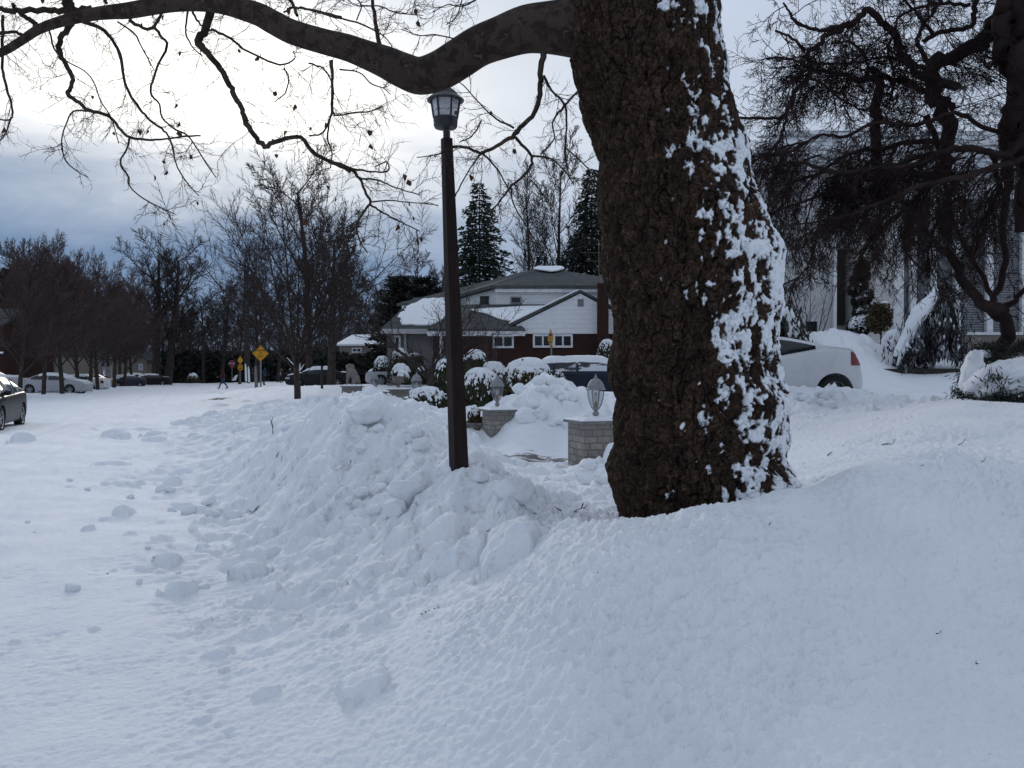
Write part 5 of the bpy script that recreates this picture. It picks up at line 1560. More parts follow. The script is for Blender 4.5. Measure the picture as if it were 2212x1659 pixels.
f = n.step(n.m('ADD', v, n.m('MULTIPLY', n.m('SUBTRACT', sp.outputs[2], 1.12), -.9)), .46, .56)
finish(n, n.mix(f, (.025, .028, .034), (.62, .64, .68)), .3, spec=.4)
M['snowy_glass'] = mt

SEDAN = dict(L=4.6, hw=.88, wb=(-1.30, 1.38), wr=.33,
    top=[(-2.3, .86), (-2.22, 1.02), (-1.75, 1.06), (-1.45, 1.10), (-.85, 1.36), (-.35, 1.43), (.25, 1.42), (.65, 1.33), (1.25, 1.02), (1.6, .96), (2.1, .84), (2.27, .70)],
    belt=[(-2.3, .84), (-2.2, .95), (-1.5, .98), (0, .94), (1.2, .91), (2.1, .78), (2.3, .66)],
    bot=[(-2.3, .40), (-2.15, .26), (-1.9, .20), (1.9, .18), (2.15, .22), (2.3, .36)],
    w=[(-2.3, .66), (-2.15, .80), (-1.6, .88), (1.3, .88), (1.9, .84), (2.15, .76), (2.3, .60)],
    side=(-1.28, 1.10), pillars=(-.12,), back=(-1.50, -.80), front=(.62, 1.22))
BOXY = dict(L=4.6, hw=.86, wb=(-1.25, 1.35), wr=.32,
    top=[(-2.3, .86), (-2.26, .98), (-2.1, 1.05), (-1.55, 1.30), (-1.1, 1.38), (-.3, 1.40), (.42, 1.37), (.62, 1.30), (1.18, .98), (1.4, .94), (2.2, .84), (2.3, .70)],
    belt=[(-2.3, .84), (-2.2, .90), (0, .91), (1.2, .90), (2.2, .80), (2.3, .66)],
    bot=[(-2.3, .40), (-2.15, .26), (-1.9, .20), (1.9, .18), (2.15, .22), (2.3, .36)],
    w=[(-2.3, .70), (-2.2, .82), (-1.6, .86), (1.5, .86), (2.1, .82), (2.3, .68)],
    side=(-1.72, 1.08), pillars=(-1.15, -.42), back=(-2.08, -1.5), front=(.60, 1.18))
COUPE = dict(L=4.4, hw=.90, wb=(-1.22, 1.45), wr=.325,
    top=[(-1.84, .60), (-1.79, .76), (-1.72, .92), (-1.61, 1.12), (-1.52, 1.165), (-1.40, 1.18), (-1.10, 1.225), (-.65, 1.335), (-.20, 1.41), (.25, 1.42), (.6, 1.36), (1.35, 1.04), (1.7, .96), (2.2, .80), (2.35, .64)],
    belt=[(-1.84, .58), (-1.79, .73), (-1.72, .89), (-1.61, 1.08), (-1.50, 1.125), (-1.25, 1.15), (-.90, 1.12), (-.5, 1.05), (0, .97), (1.2, .92), (2.2, .76), (2.35, .62)],
    bot=[(-1.84, .44), (-1.78, .30), (-1.62, .22), (1.9, .18), (2.2, .22), (2.35, .36)],
    w=[(-1.84, .62), (-1.79, .72), (-1.62, .82), (-1.2, .90), (1.3, .90), (2.0, .84), (2.2, .76), (2.35, .6)],
    side=(-.90, 1.15), pillars=(-.12,), back=(-1.32, -.55), tail=(-1.735, -1.53, .84, 1.12), front=(.58, 1.32))

def pchip(p, x):
    """smooth interpolation through (x, value) pairs"""
    P = np.array(p, float); x = np.asarray(x, float)
    X_, Y_ = P[:, 0], P[:, 1]
    h = np.diff(X_); dl = np.diff(Y_) / h
    m = np.zeros(len(X_)); m[0], m[-1] = dl[0], dl[-1]
    for i in range(1, len(X_) - 1):
        m[i] = 0 if dl[i - 1] * dl[i] <= 0 else 2 * dl[i - 1] * dl[i] / (dl[i - 1] + dl[i])
    i = np.clip(np.searchsorted(X_, x) - 1, 0, len(X_) - 2)
    t = np.clip((x - X_[i]) / h[i], 0, 1)
    return (2*t**3 - 3*t**2 + 1) * Y_[i] + (t**3 - 2*t**2 + t) * h[i] * m[i] + (-2*t**3 + 3*t**2) * Y_[i+1] + (t**3 - t**2) * h[i] * m[i+1]

NSEC = 34
def section(S, x):
    zt, zb_, z0, w_ = float(pchip(S['top'], x)), float(pchip(S['belt'], x)), float(pchip(S['bot'], x)), float(pchip(S['w'], x))
    h = max(zt - zb_, .012)
    g = min(1.0, h / .40)
    wg = w_ * .93 - .20 * g * (.5 + .5 * g)
    pts = [(0, z0), (w_ * .80, z0), (w_ * .96, z0 + .06), (w_ * 1.0, z0 + .42 * (zb_ - z0)), (w_ * .995, z0 + .72 * (zb_ - z0)), (w_ * .975, zb_ - .035), (w_ * .93, zb_),
           (w_ * .93 * (1 - g) * .97 + g * (wg * .35 + w_ * .93 * .65), zb_ + .38 * h), (wg, zb_ + .80 * h), (wg * .88, zb_ + .955 * h), (wg * .5, zt - .004), (0, zt)]
    return smooth_line(pts, NSEC)

def make_car(S, pm, name, label, loc, rz, glass='car_glass', snow=0.0, seed=1, group=None, hood_snow=True):
    t = thing(name, label, 'car', loc, rz, group)
    xs = np.concatenate([[S['top'][0][0]], np.linspace(S['top'][0][0] + .03, S['top'][-1][0] - .03, 90), [S['top'][-1][0]]])
    secs = np.array([section(S, x) for x in xs])          # (nx, NSEC, 2)
    nx = len(xs)
    full = np.concatenate([secs, secs[:, ::-1][:, 1:-1] * np.array([-1, 1])], 1)
    k = full.shape[1]
    v = np.concatenate([np.repeat(xs[:, None, None], k, 1), full], 2).reshape(-1, 3)
    I, J = np.meshgrid(np.arange(nx - 1), np.arange(k), indexing='ij')
    J2 = (J + 1) % k
    f = np.stack([I * k + J, (I + 1) * k + J, (I + 1) * k + J2, I * k + J2], -1).reshape(-1, 4)[:, ::-1]
    fl = [tuple(q) for q in f] + [tuple(range(k))[::-1], tuple((nx - 1) * k + i for i in range(k))]
    me = bpy.data.meshes.new('body'); me.from_pydata([tuple(p) for p in v], [], fl)
    bm = bmesh.new(); bm.from_mesh(me); bmesh.ops.recalc_face_normals(bm, faces=bm.faces); bm.to_mesh(me); bm.free()
    body = link('body', me, M[pm], t)
    # wheel arches cut out
    cut = MB()
    for xw in S['wb']:
        for sg in (-1, 1):
            n_ = 30; y0_, y1_ = sg * (S['hw'] - .30), sg * (S['hw'] + .2)
            r_ = S['wr'] + .045
            A_ = [(xw + r_ * math.cos(2*math.pi*i/n_), y0_, S['wr'] + r_ * math.sin(2*math.pi*i/n_)) for i in range(n_)]
            B_ = [(p[0], y1_, p[2]) for p in A_]
            o = len(cut.v)
            cut.add(A_ + B_, [tuple(range(n_)), tuple(range(n_, 2*n_))[::-1]] + [(i, n_ + i, n_ + (i+1) % n_, (i+1) % n_) for i in range(n_)])
    co = cut.build('arch_cut', None, t)
    md = body.modifiers.new('arch', 'BOOLEAN'); md.object = co; md.operation = 'DIFFERENCE'; md.solver = 'MANIFOLD'
    bpy.context.view_layer.update()
    ev = body.evaluated_get(bpy.context.evaluated_depsgraph_get())
    m2 = bpy.data.meshes.new_from_object(ev)
    body.modifiers.clear()
    old = body.data; body.data = m2; bpy.data.meshes.remove(old)
    m2.materials.clear(); m2.materials.append(M[pm])
    m2.polygons.foreach_set('use_smooth', np.ones(len(m2.polygons), dtype=bool)); m2.set_sharp_from_angle(angle=R_(42))
    cm = co.data; bpy.data.objects.remove(co); bpy.data.meshes.remove(cm)

    def sec_y(x, z):
        s = section(S, x)
        zb_ = float(pchip(S['belt'], x))
        i0 = np.argmax(s[:, 1] > zb_ - .02)
        return float(np.interp(z, s[i0:, 1], s[i0:, 0]))
    cuts = [S['side'][0]] + list(S['pillars']) + [S['side'][1]]
    for sg in (-1, 1):
        for a, b in zip(cuts[:-1], cuts[1:]):
            a2, b2 = a + .035, b - .035
            cols = np.linspace(a2, b2, 16); rows = np.linspace(0, 1, 6)
            vv, ok = [], []
            for x in cols:
                lo = float(pchip(S['belt'], x)) + .03; hi = float(pchip(S['top'], x)) - .075
                ok.append(hi > lo + .012)
                for r in rows:
                    z = lo + (max(hi, lo + .004) - lo) * r
                    vv.append((x, sg * (sec_y(x, z) + .006), z))
            ff = [(i*6 + j, (i+1)*6 + j, (i+1)*6 + j + 1, i*6 + j + 1) for i in range(15) for j in range(5) if ok[i] or ok[i+1]]
            if ff:
                m = MB(); m.add(vv, ff); m.build('side_window', M[glass], t, True)
    def top_patch(x0, x1, frac, off, nm, mat, nxp=14, nyp=15, bumpy=0.0, sd=0):
        vv = []
        cs = np.linspace(x0, x1, nxp); fr = np.linspace(-frac, frac, nyp)
        for i, x in enumerate(cs):
            s = section(S, x)
            half = s[NSEC // 2 + 4:]
            yy, zz_ = half[::-1, 0], half[::-1, 1]
            ymax = yy[-1] if yy[-1] > .1 else yy.max()
            wmx = min(ymax, float(pchip(S['w'], x)) * .9)
            for fq in fr:
                y = abs(fq) * wmx
                vv.append((x, math.copysign(y, fq), float(np.interp(y, yy, zz_)) + off))
        if bumpy:
            vv = np.array(vv)
            ed = np.minimum(np.minimum(np.repeat(np.arange(nxp), nyp), nxp - 1 - np.repeat(np.arange(nxp), nyp)) / 2.0, np.minimum(np.tile(np.arange(nyp), nxp), nyp - 1 - np.tile(np.arange(nyp), nxp)) / 2.0)
            vv[:, 2] += bumpy * np.clip(ed, 0, 1) ** .6 * (.7 + .6 * fbm(vv[:, 0] * 2 + sd, vv[:, 1] * 2, sd, 3))
            vv = [tuple(p) for p in vv]
        ff = [(i*nyp + j, i*nyp + j + 1, (i+1)*nyp + j + 1, (i+1)*nyp + j) for i in range(nxp - 1) for j in range(nyp - 1)]
        m = MB(); m.add(vv, ff); return m.build(nm, M[mat], t, True)
    top_patch(S['front'][0] + .03, S['front'][1] - .03, .84, .008, 'windscreen', glass)
    top_patch(S['back'][0] + .05, S['back'][1] - .05, .80, .008, 'rear_window', glass)
    if snow:
        top_patch(S['back'][1], S['front'][0], .92, .006, 'snow_cover', 'snow', 24, 24, snow, seed)
        if hood_snow:
            top_patch(S['front'][1] - .02, S['top'][-1][0] - .15, .95, .006, 'snow_cover', 'snow', 24, 24, snow, seed + 1)
            top_patch(S['front'][0] + .05, S['front'][1] - .05, .9, .016, 'snow_cover', 'snow', 20, 24, snow * .7, seed + 3)
        top_patch(S['top'][0][0] + .15, S['back'][0], .95, .006, 'snow_cover', 'snow', 16, 24, snow, seed + 2)
    # wheels
    r = S['wr']
    for xw in S['wb']:
        for sg in (-1, 1):
            yw = sg * (S['hw'] - .115)
            prof = [(r * .66, -.09), (r * .93, -.10), (r, -.07), (r, .07), (r * .93, .10), (r * .66, .09)]
            n_ = 26; vv = []
            for q, y in prof:
                for i in range(n_):
                    a = 2 * math.pi * i / n_
                    vv.append((q * math.cos(a), y * sg, q * math.sin(a)))
            ff = [(j*n_ + i, j*n_ + (i+1) % n_, ((j+1) % 6)*n_ + (i+1) % n_, ((j+1) % 6)*n_ + i) for j in range(6) for i in range(n_)]
            m = MB(); m.add(vv, ff)
            wh = m.build('wheel', M['black'], t, True, loc=(xw, yw, r))
            m = MB()
            rim = [(.62, .075), (.66, .092), (.70, .075)]
            vv = [(q * r * math.cos(2*math.pi*i/n_), y * sg, q * r * math.sin(2*math.pi*i/n_)) for q, y in rim for i in range(n_)]
            m.add(vv, [(j*n_ + i, j*n_ + (i+1) % n_, (j+1)*n_ + (i+1) % n_, (j+1)*n_ + i) for j in range(2) for i in range(n_)])
            m.add([(0, .03 * sg, 0)] + [(.64 * r * math.cos(2*math.pi*i/n_), .02 * sg, .64 * r * math.sin(2*math.pi*i/n_)) for i in range(n_)], [(0, 1 + i, 1 + (i+1) % n_) for i in range(0)])
            for q in range(5):
                a = 2 * math.pi * q / 5 + .3
                u = Vector((math.cos(a), 0, math.sin(a))); w2 = Vector((-math.sin(a), 0, math.cos(a)))
                m.prism([u * r * .05 + w2 * .03, u * r * .64 + w2 * .022, u * r * .64 - w2 * .022, u * r * .05 - w2 * .03], (0, .07 * sg, 0))
            m.build('rim', M['chrome'], wh, False)
    # lamps, handles, mirrors, plates, seams
    def lens(x0, x1, z0_, z1_, mat, nm):
        for sg in (-1, 1):
            vv = []
            for i in range(7):
                x = x0 + (x1 - x0) * i / 6
                s = section(S, x); j1 = np.argmax(s[:, 1]); 
                for q in range(5):
                    z = z0_ + (z1_ - z0_) * q / 4
                    zz_ = np.clip(z, s[3, 1], float(pchip(S['belt'], x)) - .01)
                    i9 = np.argmax(s[:, 0])
                    vv.append((x + (-.012 if x < 0 else .012) * (i < 2), sg * (float(np.interp(zz_, s[:NSEC // 2 + 2, 1], s[:NSEC // 2 + 2, 0])) + .008), zz_))
            m = MB(); m.add(vv, [(i*5 + q, i*5 + q + 1, (i+1)*5 + q + 1, (i+1)*5 + q) for i in range(6) for q in range(4)])
            m.build(nm, M[mat], t, True)
    xr, xf = S['top'][0][0], S['top'][-1][0]
    br, bf = float(pchip(S['belt'], xr + .1)), float(pchip(S['belt'], xf - .1))
    lens(*(S['tail'] if 'tail' in S else (xr + .015, xr + .22, br - .27, br - .02)), 'red_lens', 'tail_lamp')
    lens(xf - .015, xf - .32, bf - .15, bf - .02, 'clear_lens', 'headlamp')
    for sg in (-1, 1):
        xm = S['side'][1] - .25; zm = float(pchip(S['belt'], xm)) + .06
        m = MB(); yb_ = sec_y(xm, zm)
        m.lathe([(.02, -.09), (.06, -.07), (.075, 0), (.06, .07), (.02, .09)], 10)
        o = m.build('mirror', M[pm], t, True, loc=(xm, sg * (yb_ + .09), zm + .02)); o.rotation_euler = (R_(90), 0, 0)
        for xh in [c - .22 for c in cuts[2:]] or [0]:
            zz_ = float(pchip(S['belt'], xh)) - .09
            m = MB(); m.box(xh - .09, xh + .09, 0, .025, zz_ - .012, zz_ + .012)
            o = m.build('door_handle', M[pm], t); o.location.y = sg * float(pchip(S['w'], xh)) * .985 - (0 if sg > 0 else .025)
    m = MB(); z_ = float(pchip(S['bot'], xr + .2)) + .28; m.box(xr - .012, xr + .02, -.18, .18, z_, z_ + .13); m.build('number_plate', M['offwhite'], t)
    return t

# white coupe in the right-hand drive
dC = 17.0
make_car(COUPE, 'p_white', 'white_coupe', 'clean white coupe with red tail lamp behind the sycamore\'s right side', (X(1793, dC) - 1.22, dC + .6, Zv(884, dC)), math.pi, seed=2)
# navy coupe beyond the shovelled heap, snow on its side windows
dN = 28.5
make_car(BOXY, 'p_navy', 'navy_car', 'dark navy two-door car with snow-caked side windows beyond the snow heap', (X(1117, dN) + 2.3, dN, Zv(768, dN) - 1.44), 0.0, 'snowy_glass', .05, 5, hood_snow=True)
make_car(SEDAN, 'p_white', 'snowed_in_car', 'car buried in snow between the navy car and the sycamore trunk', (X(1256, 33) + 2.3, 33, Zv(752, 33) - 1.52), math.pi, 'snowy_glass', .13, 8)
make_car(SEDAN, 'p_black', 'dark_sedan', 'dark saloon with snow streaks behind the vase-shaped tree', (X(690, 62), 62, Zv(792, 62) - 1.46), math.pi + R_(8), 'car_glass', .07, 11)
make_car(SEDAN, 'p_silver', 'snowed_in_car', 'snow-covered pale car nosing out from behind the round bush left of the lamp post', (X(880, 50), 50, Zv(777, 50) - 1.52), math.pi, 'snowy_glass', .13, 14)
# far left side
sdir = R_(90 + 18.9)
make_car(SEDAN, 'p_black', 'black_car', 'glossy black car cut by the left edge, nearest car on the street', (-14.25, 23.6, -.05), sdir + math.pi, 'car_glass', 0, 3)
make_car(SEDAN, 'p_silver', 'silver_saloon', 'silver-white saloon behind three slim trunks of the street row', (X(46, 60) + 2.3, 60, -.02), 0.0, 'car_glass', .03, 4)
make_car(SEDAN, 'p_white', 'white_car', 'white car with red tail lamp facing left beyond the silver saloon', (X(232, 74) - 2.3, 74, Zv(808, 74) - 1.45), math.pi, 'car_glass', .04, 6)
make_car(SEDAN, 'p_tan', 'tan_car', 'tan orange car whose nose shows beyond the white car', (X(245, 88) - 2.25, 88, Zv(810, 88) - 1.30), 0.0, 'car_glass', 0, 7)
make_car(SEDAN, 'p_navy', 'navy_saloon', 'dark navy car with snowy roof rim between two thin street trees', (X(268, 94), 94, Zv(809, 94) - 1.44), math.pi + R_(62), 'car_glass', .02, 9)
make_car(SEDAN, 'p_silver', 'snowy_roof_car', 'snowy-roofed car just behind the dark navy car down the street', (X(292, 104), 104, Zv(805.5, 104) - 1.5), R_(60), 'car_glass', .08, 10)
make_car(SEDAN, 'p_black', 'black_saloon', 'low black car beside the foot of the twin-trunked tree', (X(322, 103), 103, Zv(807, 103) - 1.44), math.pi + R_(35), 'car_glass', .03, 12)
make_car(SEDAN, 'p_silver', 'snowed_in_car', 'snow-covered car behind the black car at the left edge', (X(-48, 50), 50, Zv(797, 50) - 1.5), math.pi, 'snowy_glass', .11, 13)
# ---------------------------------------------------------------- bushes with caps of snow
def bush(label, U0, U1, Vt, Vb, d, seed, snow=.55, leaf='leaf', holes=.0, sag=0.0, cap=.07, name='round_bush', group='clipped bushes of the front garden', lean=0.0, n=2600, card=(.06, .03), ry=None, speck=.35):
    """leafy dome over a dark core; snow = how far down the cap of snow reaches (1 = down to the ground)"""
    rg = np.random.RandomState(seed)
    x = (X(U0, d) + X(U1, d)) / 2
    rx = (X(U1, d) - X(U0, d)) / 2
    zt, zb_ = Zv(Vt, d) - cap * .6, Zv(Vb, d) - .12
    H = zt - zb_
    ry = ry or min(rx, max(.5, rx * .8))
    t = thing(name, label, 'bush', (x, d, zb_), 0, group)
    def surf(a, e, k=1.0):
        """a azimuth, e 0..1 from the top down"""
        p = e * math.pi * .62
        r = np.sin(np.minimum(p, math.pi * .56)) ** .62
        z = H * (.5 + .5 * np.cos(np.minimum(e * 1.08, 1.0) * math.pi))
        nx_, ny_ = np.cos(a) * r, np.sin(a) * r
        bump = 1 + .20 * fbm(nx_ * 1.7 + seed, ny_ * 1.7, z * 1.4 / max(H, .3), 4)
        return np.stack([rx * nx_ * bump * k + lean * z / H * rx, ry * ny_ * bump * k, z * (.96 + .06 * bump) * (1 if k >= 1 else .98)], -1)
    # core
    na, ne = 28, 12
    A_, E2 = np.meshgrid(np.linspace(0, 2*math.pi, na, endpoint=False), np.linspace(.02, 1, ne))
    v = surf(A_.ravel(), E2.ravel(), .86)
    I, J = np.meshgrid(np.arange(ne - 1), np.arange(na), indexing='ij'); J2 = (J + 1) % na
    f = np.stack([I*na + J, I*na + J2, (I+1)*na + J2, (I+1)*na + J], -1).reshape(-1, 4)[:, ::-1]
    # leaves in and just outside the shell
    n = int(n * np.clip(rx * H * 1.1, .5, 2.6))
    a = rg.rand(n) * 6.283; e = rg.rand(n) ** .6
    P = surf(a, e) * (rg.uniform(.88, 1.06, size=(n, 1)) * np.array([1, 1, .98])) + np.array([0, 0, 1]) * (rg.rand(n, 1) < .25) * cap * rg.rand(n, 1) * 1.2
    Dn = P / (np.linalg.norm(P, axis=1, keepdims=True) + 1e-6) + rg.normal(size=(n, 3)) * .8
    Dn /= np.linalg.norm(Dn, axis=1, keepdims=True)
    N = np.cross(Dn, rg.normal(size=(n, 3))); N /= np.linalg.norm(N, axis=1, keepdims=True)
    s = rg.uniform(.7, 1.4, size=(n, 1))
    lv4 = np.stack([P - N * card[1] * s, P + Dn * card[0] * s, P + N * card[1] * s, P - Dn * card[0] * s * .7], 1).reshape(-1, 3)
    link('foliage', mesh_np('foliage', np.concatenate([v, lv4]), np.concatenate([f, len(v) + np.arange(4 * n).reshape(-1, 4)])), M[leaf], t)
    if snow > 0:
        ne2, na2 = 46, 130
        A_, E2 = np.meshgrid(np.linspace(0, 2*math.pi, na2, endpoint=False), np.linspace(0.0, min(1, snow + .25), ne2))
        v = surf(A_.ravel(), np.maximum(E2.ravel(), .004))
        nz = fbm(v[:, 0] * 5 + seed * 3, v[:, 1] * 5, v[:, 2] * 5, 3)
        nf = fbm(v[:, 0] * 14 + seed * 3, v[:, 1] * 14, v[:, 2] * 14, 2)
        m_ = (snow * .72 - E2.ravel()) * 3.0 + .55 * nz + speck * 1.3 * nf * (1 + E2.ravel()) + .10
        th_ = cap * np.clip(m_, 0, 1) ** .5
        out = v / (np.linalg.norm(v * np.array([1, 1, .5]), axis=1, keepdims=True) + 1e-6)
        out = out * .35 + np.array([0, 0, .75])
        v = v + out * (th_[:, None] + .012)
        I, J = np.meshgrid(np.arange(ne2 - 1), np.arange(na2), indexing='ij'); J2 = (J + 1) % na2
        f = np.stack([I*na2 + J, I*na2 + J2, (I+1)*na2 + J2, (I+1)*na2 + J], -1).reshape(-1, 4)[:, ::-1]
        keep = (m_[f] > 0).sum(1) >= 3
        if keep.any():
            link('snow_cap', mesh_np('snow_cap', v, f[keep], True), M['snow'], t)
    return t

bush('large dark rounded bush with a snowy crown, left of the ornamental tree', 838, 893, 757, 812, 42, 1, .34, cap=.10)
bush('dark bush with frosted face just left of the ornamental tree\'s trunk', 872, 920, 765, 806, 41, 2, .26, cap=.06)
bush('flat snow-topped bush behind the urn', 842, 888, 790, 820, 38, 3, .45, cap=.10)
bush('frosted grey shrub beside the grey house window', 808, 842, 771, 796, 44, 4, .8, cap=.03, speck=1.0)
bush('small snow-hooded bush right behind the stone urn', 856, 886, 806, 822, 33, 5, .55, cap=.10)
bush('dark low bush left of the ornamental tree\'s foot', 896, 922, 796, 820, 31, 6, .22, cap=.06)
bush('snow-sheathed ball bush between the ornamental tree and the lamp post', 928, 984, 776, 836, 29, 7, .46, cap=.08)
bush('tall dark bush right behind the lamp post with a snowy left shoulder', 932, 1012, 780, 888, 24.5, 8, .30, cap=.06, n=3400, card=(.05, .026))
bush('low spreading bush under snow left of the lamp post\'s foot', 872, 972, 842, 888, 22.5, 9, .42, 'leaf', cap=.08, speck=.8, n=3400, card=(.05, .026))
bush('dark flat-topped bush with a snowy lid right of the lamp post', 990, 1062, 761, 812, 32, 10, .36, cap=.10)
bush('snow-speckled ball bush behind the second lantern', 1030, 1102, 787, 842, 28.5, 11, .55, cap=.08)
bush('large frosted bush right of the lamp post, just left of the second lantern', 984, 1092, 802, 888, 23.5, 12, .44, cap=.08, speck=.7, n=3400, card=(.05, .026))
bush('smooth white snow dome of a bush in front of the navy car', 1085, 1196, 780, 830, 26.5, 13, .62, cap=.10, speck=.25)
bush('bronze-leaved bush with scattered snow beside the shovelled heap', 1070, 1212, 800, 872, 23.3, 14, .22, 'leaf_brown', cap=.07, speck=1.1, n=4200, card=(.07, .04))
bush('bronze twiggy tip of a bush in front of the navy car\'s door', 1192, 1225, 806, 840, 23.0, 15, .15, 'leaf_brown', cap=.04, speck=1.0)
bush('small green bush at the left side of the second pillar', 1008, 1042, 882, 928, 18.9, 16, .32, 'leaf_brown', cap=.06, n=2400, card=(.045, .024))
bush('round snow-dusted bush at the brick chimney\'s foot', 1290, 1332, 736, 772, 37, 17, .55, cap=.05, speck=1.0)
bush('tiny snowy bush at the end of the road', 404, 430, 808, 823, 100, 18, .45, cap=.12, name='road_end_bush', group=None, card=(.12, .06), n=900)
for i, (U0, U1, Vt, Vb, d, lb) in enumerate([(1905, 1965, 721, 770, 22, 'smooth snow-covered mound of a bush left of the snow-laden evergreen')]):
    bush(lb, U0, U1, Vt, Vb, d, 30 + i, .8, cap=.10, speck=.15, group=None)

# slender shrub with bare stems before the brick wall
t = thing('bare_shrub', 'thin bare shrub in front of the brick wall window', 'shrub', (X(1068, 36), 36, ground_z(X(1068, 36), 36)))
T = Tubes(); rnd = random.Random(4)
for i in range(7):
    grow(T, T, rnd, Vector((rnd.uniform(-.1, .1), 0, 0)), Vector((rnd.uniform(-.3, .3), 0, 1)).normalized(), rnd.uniform(2.2, 3.2), .02, 1, [None, lv(7, 4, .06, .03, 6, 0, 1, 1, .01), lv(4, 3, .1, .05, 3, 35, .4, .6, .008), lv(3, 3, .1, .05, 0, 35, .5, .7, .006)])
link('stems', T.mesh('stems'), M['twig_red'], t)
t = thing('bare_shrub', 'twiggy bare shrub left of the front door of the pale house', 'shrub', (X(1752, 22.5), 22.5, Zv(730, 22.5)))
T = Tubes()
for i in range(9):
    grow(T, T, rnd, Vector((rnd.uniform(-.15, .15), rnd.uniform(-.1, .1), -.3)), Vector((rnd.uniform(-.45, .45), 0, 1)).normalized(), rnd.uniform(1.4, 2.2), .016, 1, [None, lv(7, 4, .07, .03, 6, 0, 1, 1, .01), lv(4, 3, .1, .05, 3, 35, .4, .6, .007), lv(3, 3, .1, .05, 0, 35, .5, .7, .005)])
link('stems', T.mesh('stems'), M['twig'], t)

# ---------------------------------------------------------------- evergreens of the right garden
def shag(P, D, seed, card, n_per=1):
    rg = np.random.RandomState(seed); n = len(P)
    D = D / (np.linalg.norm(D, axis=1, keepdims=True) + 1e-9)
    N = np.cross(D, rg.normal(size=(n, 3))); N /= np.linalg.norm(N, axis=1, keepdims=True)
    s = rg.uniform(.6, 1.5, size=(n, 1))
    return np.stack([P - N * card[1] * .5 * s, P + D * card[0] * .5 * s - N * card[1] * s, P + D * card[0] * s, P + D * card[0] * .5 * s + N * card[1] * s], 1).reshape(-1, 3)

mt, n = material('frosted_needles')
tco = n.new('ShaderNodeTexCoord').outputs['Object']
v = n.noise(n.scale(tco, (5, 5, 1.3)), 1.0, 5, .65, .4); v2 = n.noise(tco, 9.0, 4, .6)
fr = n.step(n.m('ADD', n.m('MULTIPLY', v, .7), n.m('MULTIPLY', v2, .3)), .50, .62)
finish(n, n.mix(fr, (.026, .024, .026), (.40, .41, .44)), .9, spec=.1)
M['frosted'+'_needle'] = mt
# snow-laden weeping evergreen: an arched leader with curtains hanging from it
d = 20.6
we = thing('weeping_evergreen', 'snow-laden weeping evergreen with an arched opening below the window wall', 'shrub', (X(2000, d), d, Zv(800, d)))
wo2 = np.array(we.location)
arch = [(1925, 803), (1936, 775), (1952, 748), (1968, 725), (1978, 700), (1988, 680), (2005, 662), (2018, 645), (2026, 628), (2033, 615)]
arch2 = [(2033, 615), (2044, 640), (2056, 662), (2066, 700), (2074, 735), (2078, 764)]
rg = np.random.RandomState(41)
Pc, Dc, T = [], [], Tubes()
for ln, wd in ((arch, .22), (arch2, .16), ([(1985, 700), (1990, 740), (1996, 765)], .14)):
    q = smooth_line([tuple(W(U, V, d)) for U, V in ln], 40) - wo2
    T.add([tuple(p) for p in q], [.04] * 40, 6)
    for p in q:
        zr = p[2]
        for _ in range(24):
            h = abs(rg.normal()) * .26
            Pc.append(p + [rg.normal() * wd, rg.normal() * .28, -h * min(1.0, 1.2) + .05]); Dc.append([rg.normal() * .25, rg.normal() * .25, -1])
# curtains
for U in np.linspace(1945, 2076, 66):
    if 2000 < U < 2025: continue
    topv = np.interp(U, [1925, 1950, 1978, 2005, 2033, 2056, 2078], [800, 752, 706, 668, 640, 672, 745]); bot = np.interp(U, [1925, 1945, 1975, 1985, 2030, 2078], [806, 800, 792, 764, 764, 764])
    for V in np.arange(topv, bot, .8):
        p = np.array(W(U + rg.normal() * 2, V, d + rg.normal() * .25)) - wo2
        Pc.append(p); Dc.append([rg.normal() * .2, rg.normal() * .2, -1])
link('branches', T.mesh('branches'), M['twig'], we)
link('foliage', mesh_np('foliage', shag(np.array(Pc), np.array(Dc), 3, (.15, .013)), np.arange(len(Pc) * 4).reshape(-1, 4)), M['frosted_needle'], we)
# snow lodged along its left shoulder
q = smooth_line([tuple(W(U - 3, V, d - .25)) for U, V in arch[1:-1]], 40) - wo2
for nm, line, wd, sd in (('snow_load', q, .19, 1), ('snow_load', smooth_line([tuple(W(U, V, d - .3)) for U, V in [(1938, 795), (1950, 765), (1962, 740), (1975, 712), (1996, 684), (2020, 664)]], 40) - wo2, .09, 2)):
    k = 16; vv = []
    for i, p in enumerate(line):
        tt = math.sin(math.pi * (i + .5) / len(line)) ** .5
        for j in range(k):
            a = 2 * math.pi * j / k
            rr_ = wd * tt * (1 + .35 * float(pn(np.array([math.cos(a) * 1.5 + i * .15]), np.array([math.sin(a) * 1.5]), float(sd))[0]))
            vv.append((p[0] + math.cos(a) * rr_ * .75, p[1] + math.sin(a) * rr_ * .8, p[2] + math.cos(a) * rr_ * -.45 + .05))
    m = MB(); m.add(vv, [(i*k + j, i*k + (j+1) % k, (i+1)*k + (j+1) % k, (i+1)*k + j) for i in range(len(line) - 1) for j in range(k)]); m.build(nm, M['snow'], we, True)
rnd = random.Random(8)
m = MB()
for i in range(40):
    U = rnd.uniform(1950, 2074); V = rnd.uniform(np.interp(U, [1945, 1975, 2005, 2033, 2056, 2078], [770, 715, 678, 645, 680, 740]), 758)
    if 1996 < U < 2028 and V > 685: continue
    p = np.array(W(U, V, d - .45)) - wo2; s = rnd.uniform(.012, .035)
    m.tube([(p[0], p[1], p[2] + s * 2.2), (p[0] + rnd.uniform(-.02, .02), p[1] - .02, p[2]), (p[0], p[1], p[2] - s * 2.0)], [s * .25, s, s * .3], 6)
m.build('snow_clumps', M['snow'], we, True)
